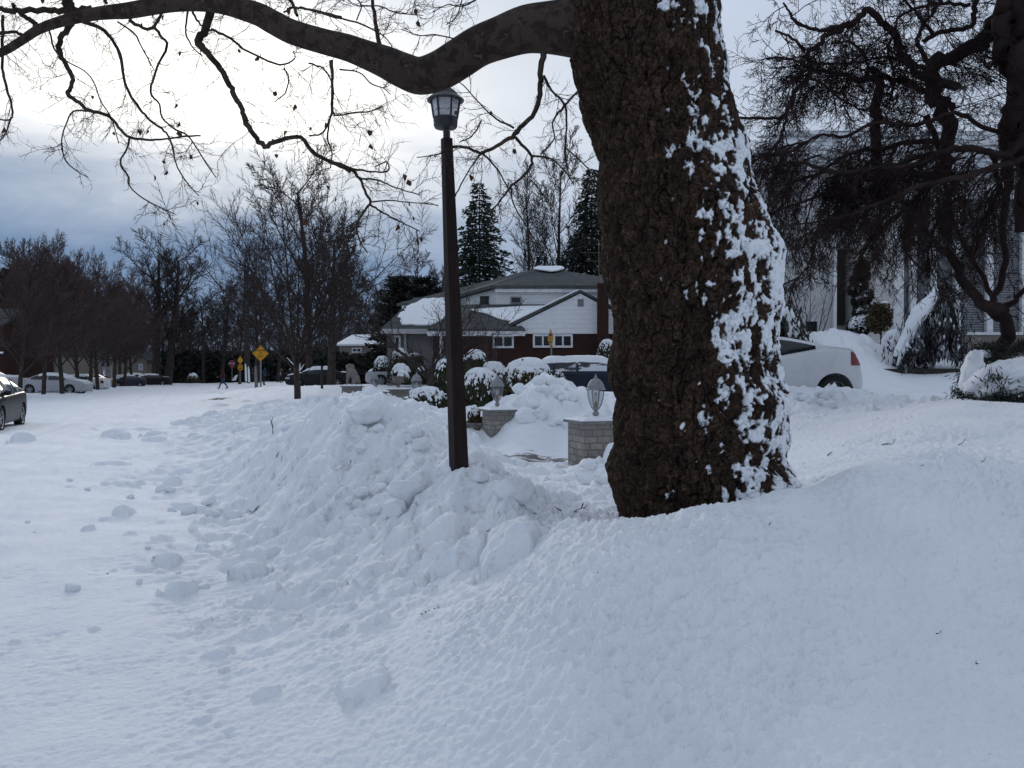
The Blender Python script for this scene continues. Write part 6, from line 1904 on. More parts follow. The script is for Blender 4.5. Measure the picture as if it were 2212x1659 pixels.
bush('small snow-hooded shrub seen through the evergreen\'s arch', 2002, 2024, 694, 768, 20.9, 44, .5, 'needle_dark', cap=.06, speck=.8, group=None, card=(.04, .02))

# spiral clipped evergreen by the door
sp_ = thing('spiral_topiary', 'spiral clipped evergreen with snow on its tiers beside the door', 'topiary', (X(1858, 23.2), 23.2, Zv(718, 23.2)))
Pc, Dc = [], []
tiers = [(1860, 702, 26, 24), (1862, 672, 17, 13), (1863, 645, 19, 14), (1853, 622, 17, 12), (1858, 600, 17, 12), (1862, 580, 13, 12)]
sc_ = 23.2 / 1915
rg = np.random.RandomState(6)
for U, V, rw, rh in tiers:
    c_ = np.array(W(U, V, 23.2)) - np.array(sp_.location)
    n_ = 900
    u = rg.normal(size=(n_, 3)); u /= np.linalg.norm(u, axis=1, keepdims=True)
    P = c_ + u * np.array([rw * sc_, rw * sc_, rh * sc_]) * rg.uniform(.75, 1.03, size=(n_, 1)) + np.stack([np.zeros(n_), np.zeros(n_), u[:, 0] * .08], 1)
    Pc.append(P); Dc.append(u + rg.normal(size=(n_, 3)) * .4)
Pc, Dc = np.concatenate(Pc), np.concatenate(Dc)
link('foliage', mesh_np('foliage', shag(Pc, Dc, 7, (.07, .03)), np.arange(len(Pc) * 4).reshape(-1, 4)), M['needle_dark'], sp_)
m = MB(); m.tube([(0, 0, -.5), (.03, 0, 1), (0, 0, 1.9)], .03, 7); m.build('stem', M['limb'], sp_)
for (U, V, rw, rh), k in zip(tiers[:4], (1, .8, .7, .5)):
    c_ = np.array(W(U, V, 23.2)) - np.array(sp_.location)
    a_, e_ = np.meshgrid(np.linspace(0, 2*math.pi, 26, endpoint=False), np.linspace(.02, .55, 9))
    px_, py_ = np.cos(a_) * np.sin(e_ * math.pi), np.sin(a_) * np.sin(e_ * math.pi)
    nz = fbm(px_ * 2 + U, py_ * 2, 0, 2)
    v = np.stack([px_ * rw * sc_ * 1.02, py_ * rw * sc_ * 1.02, np.cos(e_ * math.pi) * rh * sc_ * 1.05 + .05 * k * (1 - e_) + px_ * .08], -1).reshape(-1, 3) + c_
    I, J = np.meshgrid(np.arange(8), np.arange(26), indexing='ij'); J2 = (J + 1) % 26
    f = np.stack([I*26 + J, I*26 + J2, (I+1)*26 + J2, (I+1)*26 + J], -1).reshape(-1, 4)[:, ::-1]
    keep = ((.30 + .30 * k - e_ + .22 * nz).ravel()[f] > 0).sum(1) >= 3
    link('snow_tier', mesh_np('snow_tier', v, f[keep], True), M['snow'], sp_)

# small standard tree with bronze leaves
st = thing('standard_shrub', 'small bronze-leaved ball shrub on a thin stem by the windows', 'shrub', (X(1902, 22.6), 22.6, Zv(728, 22.6)))
rg = np.random.RandomState(9)
n_ = 2600
u = rg.normal(size=(n_, 3)); u /= np.linalg.norm(u, axis=1, keepdims=True)
c_ = np.array(W(1900, 685, 22.6)) - np.array(st.location)
P = c_ + u * np.array([.29, .28, .36]) * rg.uniform(.35, 1.12, size=(n_, 1))
link('foliage', mesh_np('foliage', shag(P, u + rg.normal(size=(n_, 3)), 5, (.06, .028)), np.arange(n_ * 4).reshape(-1, 4)), M['leaf_brown'], st)
m = MB(); m.tube([(0, 0, -.4), (.01, 0, .3), (c_[0], c_[1], c_[2])], .022, 7); m.build('stem', M['limb'], st)
m = MB(); m.lathe([(.02, 0), (.15, .01), (.17, .04), (.11, .08), (.01, .09)], 16, c_[0] + .06, c_[1], c_[2] + .32); m.build('snow_cap', M['snow'], st, True)

# leaning snow-laden shrub behind the coupe
ls = thing('leaning_evergreen', 'slumped snow-laden evergreen behind the white coupe\'s roof', 'shrub', (X(1690, 21), 21, Zv(728, 21)))
rg = np.random.RandomState(12); lo_ = np.array(ls.location)
q = smooth_line([tuple(W(U, V, 21)) for U, V in [(1650, 728), (1664, 690), (1680, 668), (1694, 680), (1705, 700), (1712, 725)]], 40) - lo_
P = np.concatenate([q + rg.normal(size=q.shape) * [.14, .2, .12] - [0, 0, .12] for _ in range(40)])
Dd = rg.normal(size=P.shape) * .35 + [0.1, 0, -1]
link('foliage', mesh_np('foliage', shag(P, Dd, 4, (.18, .025)), np.arange(len(P) * 4).reshape(-1, 4)), M['needle_dark'], ls)
k = 14; vv = []
q2 = smooth_line([tuple(W(U, V, 20.8)) for U, V in [(1676, 664), (1690, 672), (1702, 690), (1712, 712), (1718, 730)]], 30) - lo_
for i, p in enumerate(q2):
    tt = math.sin(math.pi * (i + .6) / (len(q2) + .2)) ** .5
    for j in range(k):
        a = 2*math.pi*j/k; rr_ = .17 * tt * (1 + .3 * math.sin(3*a + i*.4))
        vv.append((p[0] + math.cos(a)*rr_, p[1] + math.sin(a)*rr_, p[2] + math.cos(a)*rr_*.5))
m = MB(); m.add(vv, [(i*k + j, i*k + (j+1) % k, (i+1)*k + (j+1) % k, (i+1)*k + j) for i in range(len(q2)-1) for j in range(k)]); m.build('snow_load', M['snow'], ls, True)

# spreading juniper at the right edge, half under snow
jd = 12.0
ju = thing('juniper', 'spreading dark juniper half buried in snow at the right edge', 'shrub', (X(2150, jd), jd, ground_z(X(2150, jd), jd)))
jo = np.array(ju.location)
rg = np.random.RandomState(15)
Pc, Dc, T = [], [], Tubes()
arms = [([(2170, 770), (2130, 778), (2095, 810), (2080, 840), (2070, 860)], 12.2), ([(2170, 760), (2130, 762), (2108, 775), (2092, 795), (2084, 818)], 12.6), ([(2180, 770), (2140, 800), (2110, 840), (2090, 856)], 12.0),
        ([(2190, 790), (2150, 830), (2120, 858), (2100, 862)], 11.6), ([(2230, 800), (2180, 845), (2150, 862), (2110, 866)], 11.3), ([(2300, 820), (2240, 850), (2190, 866), (2150, 868)], 11.2), ([(2170, 770), (2200, 750), (2240, 745)], 12.4),
        ([(2260, 830), (2215, 815), (2190, 800)], 11.8), ([(2155, 870), (2152, 840), (2148, 818)], 11.3), ([(2260, 770), (2220, 790), (2195, 830), (2180, 860)], 11.9), ([(2320, 850), (2260, 866), (2200, 872)], 11.0), ([(2190, 760), (2150, 752), (2120, 758)], 12.6)]
for pts, dd in arms:
    q = smooth_line([tuple(W(U, V, dd)) for U, V in pts], 36) - jo
    T.add([tuple(p) for p in q], list(np.linspace(.03, .008, 36)), 5)
    tg = np.gradient(q, axis=0); tg /= np.linalg.norm(tg, axis=1, keepdims=True)
    for i, p in enumerate(q):
        for _ in range(20):
            Pc.append(p + rg.normal(size=3) * [.06, .10, .045]); Dc.append(tg[i] * .7 + rg.normal(size=3) * .6 + [0, 0, .15])
Pc, Dc = np.array(Pc), np.array(Dc)
link('branches', T.mesh('branches'), M['twig'], ju)
link('foliage', mesh_np('foliage', shag(Pc, Dc, 8, (.075, .006)), np.arange(len(Pc) * 4).reshape(-1, 4)), M['needle_dark'], ju)
for U, V, dd, rx, ry, rz_, tl in ((2170, 818, 11.5, .44, .40, .24, -.35), (2100, 806, 12.0, .13, .22, .26, -.9), (2118, 772, 12.5, .12, .15, .09, -.4)):
    c_ = np.array(W(U, V, dd)) - jo
    a_, e_ = np.meshgrid(np.linspace(0, 2*math.pi, 54, endpoint=False), np.linspace(.01, math.pi - .01, 28))
    p = np.stack([np.cos(a_) * np.sin(e_), np.sin(a_) * np.sin(e_), np.cos(e_)], -1)
    p = p * (1 + .22 * fbm(p[..., 0] * 1.6 + U, p[..., 1] * 1.6, p[..., 2] * 1.6, 4))[..., None]
    p = p * np.array([rx, ry, rz_]); p[..., 2] += p[..., 0] * -tl
    v = p.reshape(-1, 3) + c_
    I, J = np.meshgrid(np.arange(27), np.arange(54), indexing='ij'); J2 = (J + 1) % 54
    f = np.stack([I*54 + J, (I+1)*54 + J, (I+1)*54 + J2, I*54 + J2], -1).reshape(-1, 4)
    link('snow_load', mesh_np('snow_load', v, f, True), M['snow'], ju)
# ---------------------------------------------------------------- signs
M['sign_yellow'] = simple('yellow_sign_face', (.55, .27, .010), (.48, .22, .012), 6.0, .45, 0)
M['sign_red'] = simple('red_sign_face', (.20, .018, .022), (.16, .014, .02), 6.0, .45, 0)
M['ink'] = simple('black_lettering', (.012, .011, .010), None, 5.0, .6, 0)
M['white_ink'] = simple('white_lettering', (.55, .53, .54), None, 5.0, .6, 0)

def text_part(name, lines, size, parent, mat, y, zc=0.0, lead=1.2, bold=.012):
    cu = bpy.data.curves.new(name, 'FONT')
    cu.body = '\n'.join(lines); cu.align_x = 'CENTER'; cu.align_y = 'CENTER'; cu.size = size; cu.space_line = lead
    cu.extrude = .002; cu.offset = bold * size
    o = bpy.data.objects.new(name, cu); COL.objects.link(o)
    bpy.context.view_layer.update()
    me = bpy.data.meshes.new_from_object(o.evaluated_get(bpy.context.evaluated_depsgraph_get()))
    bpy.data.objects.remove(o); bpy.data.curves.remove(cu)
    v = np.zeros(len(me.vertices) * 3); me.vertices.foreach_get('co', v); v = v.reshape(-1, 3)
    v = np.stack([v[:, 0], np.full(len(v), y) - v[:, 2], v[:, 1] + zc], -1)
    me.vertices.foreach_set('co', v.ravel().astype(np.float32)); me.update()
    me.materials.clear()
    return link(name, me, M[mat], parent)

def diamond_sign(label, U, Vc, d, half, rz, zpost, text=True, name='warning_sign', postrad=.035):
    c = W(U, Vc, d)
    t = thing(name, label, 'sign', (c.x, c.y, c.z), rz)
    m = MB()
    def dia(h, y0, y1):
        m_ = MB(); m_.prism([(0, y0, -h), (h, y0, 0), (0, y0, h), (-h, y0, 0)], (0, y1 - y0, 0)); return m_
    dia(half, 0, .012).build('panel', M['sign_yellow'], t, False)
    m = MB(); k = half * .93; k2 = half * .905
    P4 = [(0, -1), (1, 0), (0, 1), (-1, 0)]
    for i in range(4):
        a, b = P4[i], P4[(i + 1) % 4]
        m.prism([(a[0]*k, -.003, a[1]*k), (b[0]*k, -.003, b[1]*k), (b[0]*k2, -.003, b[1]*k2), (a[0]*k2, -.003, a[1]*k2)], (0, .002, 0))
    m.build('border', M['ink'], t)
    if text:
        text_part('lettering', ['CHILDREN', 'AT', 'PLAY'], half * .30, t, 'ink', -.004, .0)
    m = MB(); m.box(-postrad, postrad, .015, .015 + postrad * 1.4, zpost - c.z, half * .55)
    m.build('post', M['steel'], t)
    return t
diamond_sign('yellow diamond sign reading CHILDREN AT PLAY on a steel post by the street', 562.7, 763.5, 55, .51, R_(3), Zv(845, 55), postrad=.045)
diamond_sign('narrow yellow diamond sign seen nearly edge-on before the brick house', 1189, 731.5, 36, .41, R_(-76), Zv(800, 36))
# the far crossing signs
t = diamond_sign('orange-yellow diamond sign with a plate below, half turned, beside the snow-plastered trunks', 519, 778, 98, .46, R_(66), Zv(826, 98), False)
m = MB(); m.box(-.27, .27, -.005, .01, Zv(799.5, 98) - t.location.z, Zv(788, 98) - t.location.z); m.build('plate', M['sign_yellow'], t).rotation_euler = (0, 0, R_(-30))
m = MB()
for r_ in range(2):
    for c_ in range(3):
        m.box(-.16 + c_ * .12, -.08 + c_ * .12, -.012, -.006, Zv(797.5 - 4.6 * r_, 98) - t.location.z, Zv(795 - 4.6 * r_, 98) - t.location.z)
m.build('plate_markings', M['ink'], t).rotation_euler = (0, 0, R_(-30))
ss = thing('stop_sign', 'red octagonal STOP sign with a small plate at the street end', 'sign', W(501, 785.5, 108), R_(6))
oc = [(math.cos(R_(22.5 + 45*i)) * .40, 0, math.sin(R_(22.5 + 45*i)) * .40) for i in range(8)]
m = MB(); m.prism([(a * 1.0, -.001, b) for a, _, b in oc], (0, .012, 0)); m.build('panel', M['sign_red'], ss)
m = MB()
for i in range(8):
    a, b = Vector(oc[i]), Vector(oc[(i + 1) % 8])
    m.prism([a * .97 + Vector((0, -.004, 0)), b * .97 + Vector((0, -.004, 0)), b * .92 + Vector((0, -.004, 0)), a * .92 + Vector((0, -.004, 0))], (0, .002, 0))
m.build('border', M['white_ink'], ss)
text_part('lettering', ['STOP'], .30, ss, 'white_ink', -.004)
m = MB(); m.box(-.22, .22, 0, .012, -.58, -.41); m.build('plate', M['sign_red'], ss)
m = MB(); m.box(-.035, .035, .014, .06, Zv(822, 108) - ss.location.z, .3); m.build('post', M['steel'], ss)

# ---------------------------------------------------------------- snow-plastered trunks and thin posts by the corner
for U, V0, V1, d, w_, lb in ((530, 823, 764, 92, 5.5, 'slim trunk plastered white with snow, the left one of a close pair'), (536.5, 825, 772, 90, 6, 'slim trunk plastered white with snow, the right one of a close pair')):
    b, t_ = W(U + 1, V0 + 3, d), W(U - 2, 560, d)
    t = thing('street_tree', lb, 'tree', b, 0, 'snow-plastered trunks at the corner')
    m = MB(); r_ = w_ / 2 / 1915 * d
    m.tube([(0, 0, 0), tuple((t_ - b) * .35), tuple((t_ - b) * .7), tuple(t_ - b)], [r_, r_ * .9, r_ * .7, r_ * .4], 10); m.build('trunk', M['limb'], t, True)
    m = MB(); e = (W(U - 1, V1, d) - b); k = (t_ - b)
    m.tube([(r_ * .35, -r_ * .35, .1), (e.x * .5 + r_ * .35, -r_ * .4, e.z * .5), (e.x + r_ * .2, -r_ * .3, e.z)], [r_ * .8, r_ * .75, r_ * .25], 8); m.build('plastered_snow', M['snow'], t, True)
    rnd = random.Random(int(U)); T = Tubes()
    for i in range(14):
        grow(T, T, rnd, k * rnd.uniform(.45, 1.0), Vector((rnd.uniform(-1, 1), rnd.uniform(-1, 1), 1.0)).normalized(), rnd.uniform(2, 4), .05, 1, [None, lv(6, 4, .08, .05, 9, 0, 1, 1, .03), lv(4, 3, .1, .05, 5, 35, .45, .6, .022), lv(3, 3, .1, .05, 0, 35, .5, .7, .016)])
    link('crown', T.mesh('crown'), M['twig'], t)
t = thing('wooden_post', 'thin dark post in front of the dark snow-streaked saloon', 'post', W(696, 836, 46))
m = MB(); m.tube([(0, 0, -.3), (-.02, 0, .5), (-.01, 0, 1.05)], [.07, .065, .06], 8); m.build('shaft', M['timber'], t, True)
m = MB(); m.lathe([(.072, 1.05), (.074, 1.07), (.045, 1.12), (.005, 1.13)], 8); m.build('post_cap', M['timber'], t)
t = thing('wooden_post', 'pale tan stump of a trunk beside the yellow diamond sign\'s post', 'post', W(553, 834, 58))
m = MB(); m.tube([(.03, 0, -.2), (0, 0, .5), (-.02, 0, 1.3)], [.12, .10, .08], 9); m.build('shaft', M['cast'], t, True)
m = MB(); m.tube([(-.02, 0, 1.3), (.04, 0, 1.9), (.02, .05, 2.6)], [.07, .05, .02], 7); m.build('stem', M['limb'], t, True)
t = thing('road_marker', 'short post with a red reflector by the thin street tree', 'post', W(297, 828, 96))
m = MB(); m.tube([(0, 0, -.2), (0, 0, .95)], .05, 7); m.build('shaft', M['steel'], t)
m = MB(); m.box(-.10, .10, -.07, -.052, .45, .95); m.build('reflector', M['red_lens'], t)

# ---------------------------------------------------------------- grown figures: people and the stone lion
def skin_mesh(name, pts, edges, rad, levels=2, root=0):
    me = bpy.data.meshes.new(name); me.from_pydata([tuple(p) for p in pts], edges, [])
    o = bpy.data.objects.new(name, me); COL.objects.link(o)
    o.modifiers.new('skin', 'SKIN')
    sv = me.skin_vertices[0].data
    for i, r in enumerate(rad):
        sv[i].radius = r if hasattr(r, '__len__') else (r, r)
        sv[i].use_root = (i == root)
    s = o.modifiers.new('sub', 'SUBSURF'); s.levels = levels; s.render_levels = levels
    bpy.context.view_layer.update()
    m2 = bpy.data.meshes.new_from_object(o.evaluated_get(bpy.context.evaluated_depsgraph_get()))
    bpy.data.objects.remove(o); bpy.data.meshes.remove(me)
    m2.polygons.foreach_set('use_smooth', np.ones(len(m2.polygons), dtype=bool))
    m2.materials.clear()
    return m2

# stone lion sitting in profile, looking left
d = 30.0
li = thing('stone_lion', 'weathered stone lion sitting upright on its pillar, looking left', 'statue', (X(760, d), d, Zv(833.5, d) - .004))
P = [(.16, 0, .20), (.10, 0, .32), (.0, 0, .44), (-.05, 0, .56), (-.06, 0, .66), (-.15, 0, .66), (-.21, 0, .635),   # body, head, muzzle
     (-.04, -.09, .44), (-.12, -.09, .28), (-.13, -.09, .10), (-.13, -.09, .035), (-.20, -.09, .025),
     (-.04, .09, .44), (-.14, .09, .28), (-.16, .09, .10), (-.16, .09, .035), (-.23, .09, .025),
     (.17, -.11, .17), (.06, -.14, .16), (.12, -.15, .05), (-.0, -.15, .03),
     (.17, .11, .17), (.06, .14, .16), (.12, .15, .05), (-.0, .15, .03),
     (.26, .02, .10), (.30, .08, .05), (.24, .14, .03), (-.05, -.05, .74), (-.05, .05, .74)]
E_ = [(0,1),(1,2),(2,3),(3,4),(4,5),(5,6),(2,7),(7,8),(8,9),(9,10),(10,11),(2,12),(12,13),(13,14),(14,15),(15,16),(0,17),(17,18),(18,19),(19,20),(0,21),(21,22),(22,23),(23,24),(0,25),(25,26),(26,27),(4,28),(4,29)]
Rr = [.15,.15,.155,.15,.115,.075,.05,.09,.06,.045,.045,.04,.09,.06,.045,.045,.04,.12,.09,.06,.045,.12,.09,.06,.045,.03,.022,.03,.03,.03]
link('body', skin_mesh('lion', P, E_, Rr), M['cast'], li)
m = MB(); m.box(-.30, .34, -.2, .2, 0, .03); m.build('plinth', M['cast'], li, False, .008)
rg = np.random.RandomState(3); vv, ff = [], []
for i in range(60):   # locks of the mane
    a = rg.uniform(0, 6.28); z = rg.uniform(.40, .74); r_ = .155 - .06 * abs(z - .55) / .2 * .5
    p = Vector((-.04 + r_ * .85 * math.cos(a), r_ * .8 * math.sin(a), z)); q = Vector((math.cos(a), math.sin(a), -.6)).normalized()
    if math.cos(a) < -.55 and z > .56: continue
    b = q.cross(Vector((0, 0, 1))).normalized(); o = len(vv)
    vv += [p - b * .03, p + b * .03, p + q * .04 + Vector((0, 0, -.09)), p + Vector((0, 0, .04)) + q * .015]; ff += [(o, o + 1, o + 3), (o, o + 2, o + 1), (o, o + 3, o + 2), (o + 1, o + 2, o + 3)]
m = MB(); m.add(vv, ff); m.build('mane', M['cast'], li)

M['skin'] = simple('skin', (.30, .17, .13), None, 5.0, .6, 0)
M['jeans'] = simple('blue_jeans', (.045, .060, .11), (.03, .04, .08), 20.0, .9, .2)
M['dark_cloth'] = simple('dark_cloth', (.018, .018, .022), (.03, .03, .034), 20.0, .9, .2)
M['red_cloth'] = simple('dark_red_cloth', (.085, .014, .018), (.06, .010, .014), 16.0, .9, .2)
M['blue_cloth'] = simple('blue_cloth', (.030, .045, .095), (.022, .032, .07), 16.0, .9, .2)
M['pale_cloth'] = simple('pale_cloth', (.38, .37, .34), (.3, .29, .27), 16.0, .9, .2)
M['orange_cloth'] = simple('orange_cloth', (.42, .16, .03), None, 16.0, .9, .2)
M['hair'] = simple('dark_hair', (.02, .014, .012), None, 30.0, .8, 0)

def person(label, x, y, z, rz, jacket, trousers, hat=None, stride=0.0, H=1.75, arm=(.15, .15), bend=.0, front=None):
    """facing -x in its own frame; stride opens the legs along x"""
    t = thing('person', label, 'person', (x, y, z), rz)
    k = H / 1.75
    st = stride
    J = dict(pel=(0, 0, .95), wa=(-.01 - bend * .1, 0, 1.10), ch=(-.02 - bend * .25, 0, 1.32), ne=(-.03 - bend * .35, 0, 1.50), hd=(-.05 - bend * .4, 0, 1.60), hc=(-.05 - bend * .4, 0, 1.70))
    for s, nm in ((-1, 'r'), (1, 'l')):
        sw = st * s
        J['hip' + nm] = (0, s * .09, .90)
        J['kn' + nm] = (-sw * .26 - abs(st) * .05, s * .10, .50 + abs(st) * .01)
        J['an' + nm] = (-sw * .46 + (abs(st) * .06 if sw < 0 else 0), s * .10, .09 + (.05 * abs(st) if sw < 0 else 0))
        J['to' + nm] = (-sw * .46 - .16, s * .11, .035)
        J['sh' + nm] = (-.02 - bend * .25, s * .19, 1.42)
        J['el' + nm] = (.05 + sw * .12 - bend * .3, s * .25, 1.15)
        J['wr' + nm] = (-.10 + sw * .22 - arm[0] - bend * .4, s * .22, .95 + arm[1])
    names = list(J); idx = {n_: i for i, n_ in enumerate(names)}
    pts = [tuple(c * k for c in J[n_]) for n_ in names]
    ed = [('pel','wa'),('wa','ch'),('ch','ne'),('ne','hd'),('hd','hc')]
    for nm in 'rl':
        ed += [('pel','hip'+nm),('hip'+nm,'kn'+nm),('kn'+nm,'an'+nm),('an'+nm,'to'+nm),('ch','sh'+nm),('sh'+nm,'el'+nm),('el'+nm,'wr'+nm)]
    R0 = dict(pel=.13, wa=.12, ch=.13, ne=.055, hd=.085, hc=.075)
    for nm in 'rl': R0.update({'hip'+nm: .085, 'kn'+nm: .055, 'an'+nm: .042, 'to'+nm: .035, 'sh'+nm: .06, 'el'+nm: .042, 'wr'+nm: .03})
    # hands: palm and five fingers rooted in it
    fing = []
    for s, nm in ((-1, 'r'), (1, 'l')):
        w_ = Vector(J['wr'+nm]); e_ = Vector(J['el'+nm]); dr = (w_ - e_).normalized()
        p = w_ + dr * .08
        J['pa'+nm] = tuple(p); names.append('pa'+nm); idx['pa'+nm] = len(names) - 1; pts.append(tuple(p * k)); ed.append(('wr'+nm, 'pa'+nm)); R0['pa'+nm] = .034
        a = dr.cross(Vector((0, 1, 0))).normalized()
        for q, (o, ln) in enumerate([(-.027, .065), (-.009, .078), (.009, .074), (.027, .058)]):
            b = p + a * o + dr * .02
            fing.append([b * k, (b + dr * ln * .55) * k, (b + dr * ln * .85 + Vector((0, -s * .02, 0))) * k])
        b = p - a * .03 - dr * .03
        fing.append([b * k, (b - a * .028 + dr * .03) * k, (b - a * .03 + dr * .062) * k])
    me = skin_mesh('body', pts, [(idx[a], idx[b]) for a, b in ed], [R0[n_] * k * (.93 if n_[:2] in ('hi', 'kn', 'wa', 'ch', 'pe', 'sh', 'el') else 1) for n_ in names])
    bm = bmesh.new(); bm.from_mesh(me)
    mb = MB()
    for f3 in fing: mb.tube(f3, [.009 * k, .009 * k, .007 * k], 6)
    hc = Vector(J['hd']) * k
    mb.tube([hc + Vector((-.075, 0, .045)) * k, hc + Vector((-.105, 0, .02)) * k, hc + Vector((-.085, 0, .0)) * k], [.012 * k, .017 * k, .012 * k], 6)   # nose
    mb.tube([hc + Vector((-.078, -.025, -.032)) * k, hc + Vector((-.088, 0, -.030)) * k, hc + Vector((-.078, .025, -.032)) * k], [.006 * k, .008 * k, .006 * k], 6)  # mouth
    for s in (-1, 1): mb.tube([hc + Vector((.0, s * .08, .0)) * k, hc + Vector((.015, s * .095, .03)) * k, hc + Vector((.0, s * .082, .055)) * k], [.012 * k, .014 * k, .012 * k], 6)  # ears
    tmp = bpy.data.meshes.new('x'); tmp.from_pydata(mb.v, [], mb.f); bm.from_mesh(tmp); bm.to_mesh(me); bm.free(); bpy.data.meshes.remove(tmp)
    link('body', me, M['skin'], t)
    m = MB()
    for s in (-1, 1): m.lathe([(.002, -.009 * k), (.009 * k, 0), (.002, .009 * k)], 8, hc.x - .078 * k, s * .030 * k, hc.z + .045 * k)
    m.build('eyes', M['hair'], t, True)
    sub = ['pel', 'wa', 'ch', 'ne', 'shr', 'elr', 'wrr', 'shl', 'ell', 'wrl']
    si = {n_: i for i, n_ in enumerate(sub)}
    cr = dict(pel=.165, wa=.155, ch=.165, ne=.075, shr=.085, elr=.066, wrr=.05, shl=.085, ell=.066, wrl=.05)
    pj = [tuple(Vector(J[n_]) * k + (Vector((0, 0, -.06 * k)) if n_ == 'pel' else Vector())) for n_ in sub]
    link('jacket', skin_mesh('jacket', pj, [(si[a], si[b]) for a, b in ed if a in si and b in si], [cr[n_] * k for n_ in sub]), M[jacket], t)
    sub = ['pel', 'hipr', 'knr', 'anr', 'hipl', 'knl', 'anl']; si = {n_: i for i, n_ in enumerate(sub)}
    cr = dict(pel=.145, hipr=.10, knr=.072, anr=.062, hipl=.10, knl=.072, anl=.062)
    link('trousers', skin_mesh('trousers', [tuple(Vector(J[n_]) * k) for n_ in sub], [(si[a], si[b]) for a, b in ed if a in si and b in si], [cr[n_] * k for n_ in sub]), M[trousers], t)
    for nm in 'rl':
        a, b = Vector(J['an'+nm]), Vector(J['to'+nm])
        link('boot', skin_mesh('boot', [tuple((a + Vector((.03, 0, -.03))) * k), tuple(a.lerp(b, .5) * k), tuple(b * k)], [(0, 1), (1, 2)], [.062 * k, .055 * k, .048 * k]), M['dark_cloth'], t)
    m = MB(); hm = hat or 'hair'
    m.lathe([(.098 * k, -.01 * k), (.104 * k, .03 * k), (.098 * k, .08 * k), (.07 * k, .12 * k), (.02 * k, .14 * k)], 16, hc.x + .012 * k, hc.y, hc.z + .03 * k)
    if hat == jacket:
        m.lathe([(.10 * k, -.16 * k), (.115 * k, -.08 * k), (.105 * k, 0)], 16, hc.x + .045 * k, hc.y, hc.z + .03 * k)
        m.build('hood', M[hm], t, True)
    else:
        m.build('hat' if hat else 'hair', M[hm], t, True)
    if front:
        m = MB(); c_ = Vector(J['ch']) * k
        m.prism([c_ + Vector((-.17, -.09, .05)) * k, c_ + Vector((-.17, .09, .05)) * k, c_ + Vector((-.165, .08, -.40)) * k, c_ + Vector((-.165, -.08, -.40)) * k], (-.015, 0, 0)); m.build('bib', M[front], t)
    return t
person('person in a dark red hooded jacket and jeans striding left across the street', X(482, 80), 80, Zv(840, 80), R_(0), 'red_cloth', 'jeans', 'red_cloth', .85, 1.75, (.10, .12))
person('person in a dark coat with reddish cap standing left of the yellow sign post', X(546, 100), 100, Zv(826, 100), R_(70), 'dark_cloth', 'dark_cloth', 'red_cloth', .1, 1.66)
person('person in a blue coat standing right behind the yellow diamond sign\'s post', X(570, 88), 88, Zv(832, 88), R_(160), 'blue_cloth', 'dark_cloth', 'blue_cloth', .25, 1.72, (.1, .1), .25)
person('person in dark clothes with an orange hat and pale bib, left of the dark sedan', X(608.5, 105), 105, Zv(827, 105), R_(60), 'dark_cloth', 'dark_cloth', 'orange_cloth', .1, 1.66, front='pale_cloth')
person('stooping person in grey against the hedge just left of the vase-shaped tree', X(632, 108), 108, Zv(826, 108), R_(20), 'dark_cloth', 'dark_cloth', 'pale_cloth', .3, 1.70, (.25, .15), .7)
t = thing('snow_board', 'pale tilted board stuck in the snow bank near the stop sign', 'board', W(507, 818, 95))
m = MB(); m.prism([(-.35, 0, -.2), (.1, 0, -.2), (.30, .1, .42), (.05, .1, .38)], (0, .04, 0)); m.build('panel', M['white'], t)

# ---------------------------------------------------------------- loose clods and fallen twigs
def hit(U, V):
    lo, st = 2.2, .02
    d_ = lo
    while d_ < 70:
        p = W(U, V, d_)
        if p.z <= ground_z(p.x, p.y): return p
        d_ += st * max(1, d_ / 6)
    return W(U, V, 30)
rnd = random.Random(21)
def clod(U, V, r_, sd, label='loose clod of snow lying on the packed street', grp='loose clods of snow on the street'):
    p = hit(U, V)
    rg = np.random.RandomState(sd)
    bm = bmesh.new(); bmesh.ops.create_icosphere(bm, subdivisions=4, radius=1.0)
    co_ = np.array([v.co[:] for v in bm.verts])
    nrm = rg.normal(size=(9, 3)); nrm /= np.linalg.norm(nrm, axis=1)[:, None]
    cutd = rg.uniform(.55, .9, 9)
    s = np.min(np.where(co_ @ nrm.T > .05, cutd / np.maximum(co_ @ nrm.T, .05), 9), 1)
    k = np.minimum(1.0, s) * (1 + .10 * fbm(co_[:, 0] * 2.5 + sd, co_[:, 1] * 2.5, co_[:, 2] * 2.5, 4))
    co_ = co_ * k[:, None] * np.array([1, .85, .75]) * r_
    for v, c in zip(bm.verts, co_): v.co = c
    me = bpy.data.meshes.new('snow_clod'); bm.to_mesh(me); bm.free()
    me.polygons.foreach_set('use_smooth', np.ones(len(me.polygons), dtype=bool))
    o = link('snow_clod', me, M['snow'], None, (p.x, p.y, p.z + r_ * .25)); o.rotation_euler.z = rnd.uniform(0, 6)
    return tag(o, label, 'snow clod', grp)
for i, (U, V, r_) in enumerate([(410, 1108, .095), (499, 1122, .11), (458, 1114, .085), (372, 1106, .06), (155, 1276, .06), (440, 1271, .05), (300, 1260, .035), (470, 1108, .06), (430, 1262, .04), (282, 1075, .05), (190, 1060, .05), (150, 1040, .05), (345, 1060, .08), (365, 1062, .085), (60, 1130, .03), (320, 1185, .03), (385, 1240, .03)]):
    clod(U, V, r_, i)
for i, (U, V, r_, lb) in enumerate([(885, 1072, .16, 'big rounded block of snow on the bank below the lamp post'), (1110, 1072, .14, 'upright shard of snow on the bank between lamp post and sycamore'), (790, 900, .22, 'pale block of snow on the bank\'s crest'), (1175, 850, .20, 'tilted slab of snow on top of the shovelled heap')]):
    clod(U, V, r_, 40 + i, lb, None)

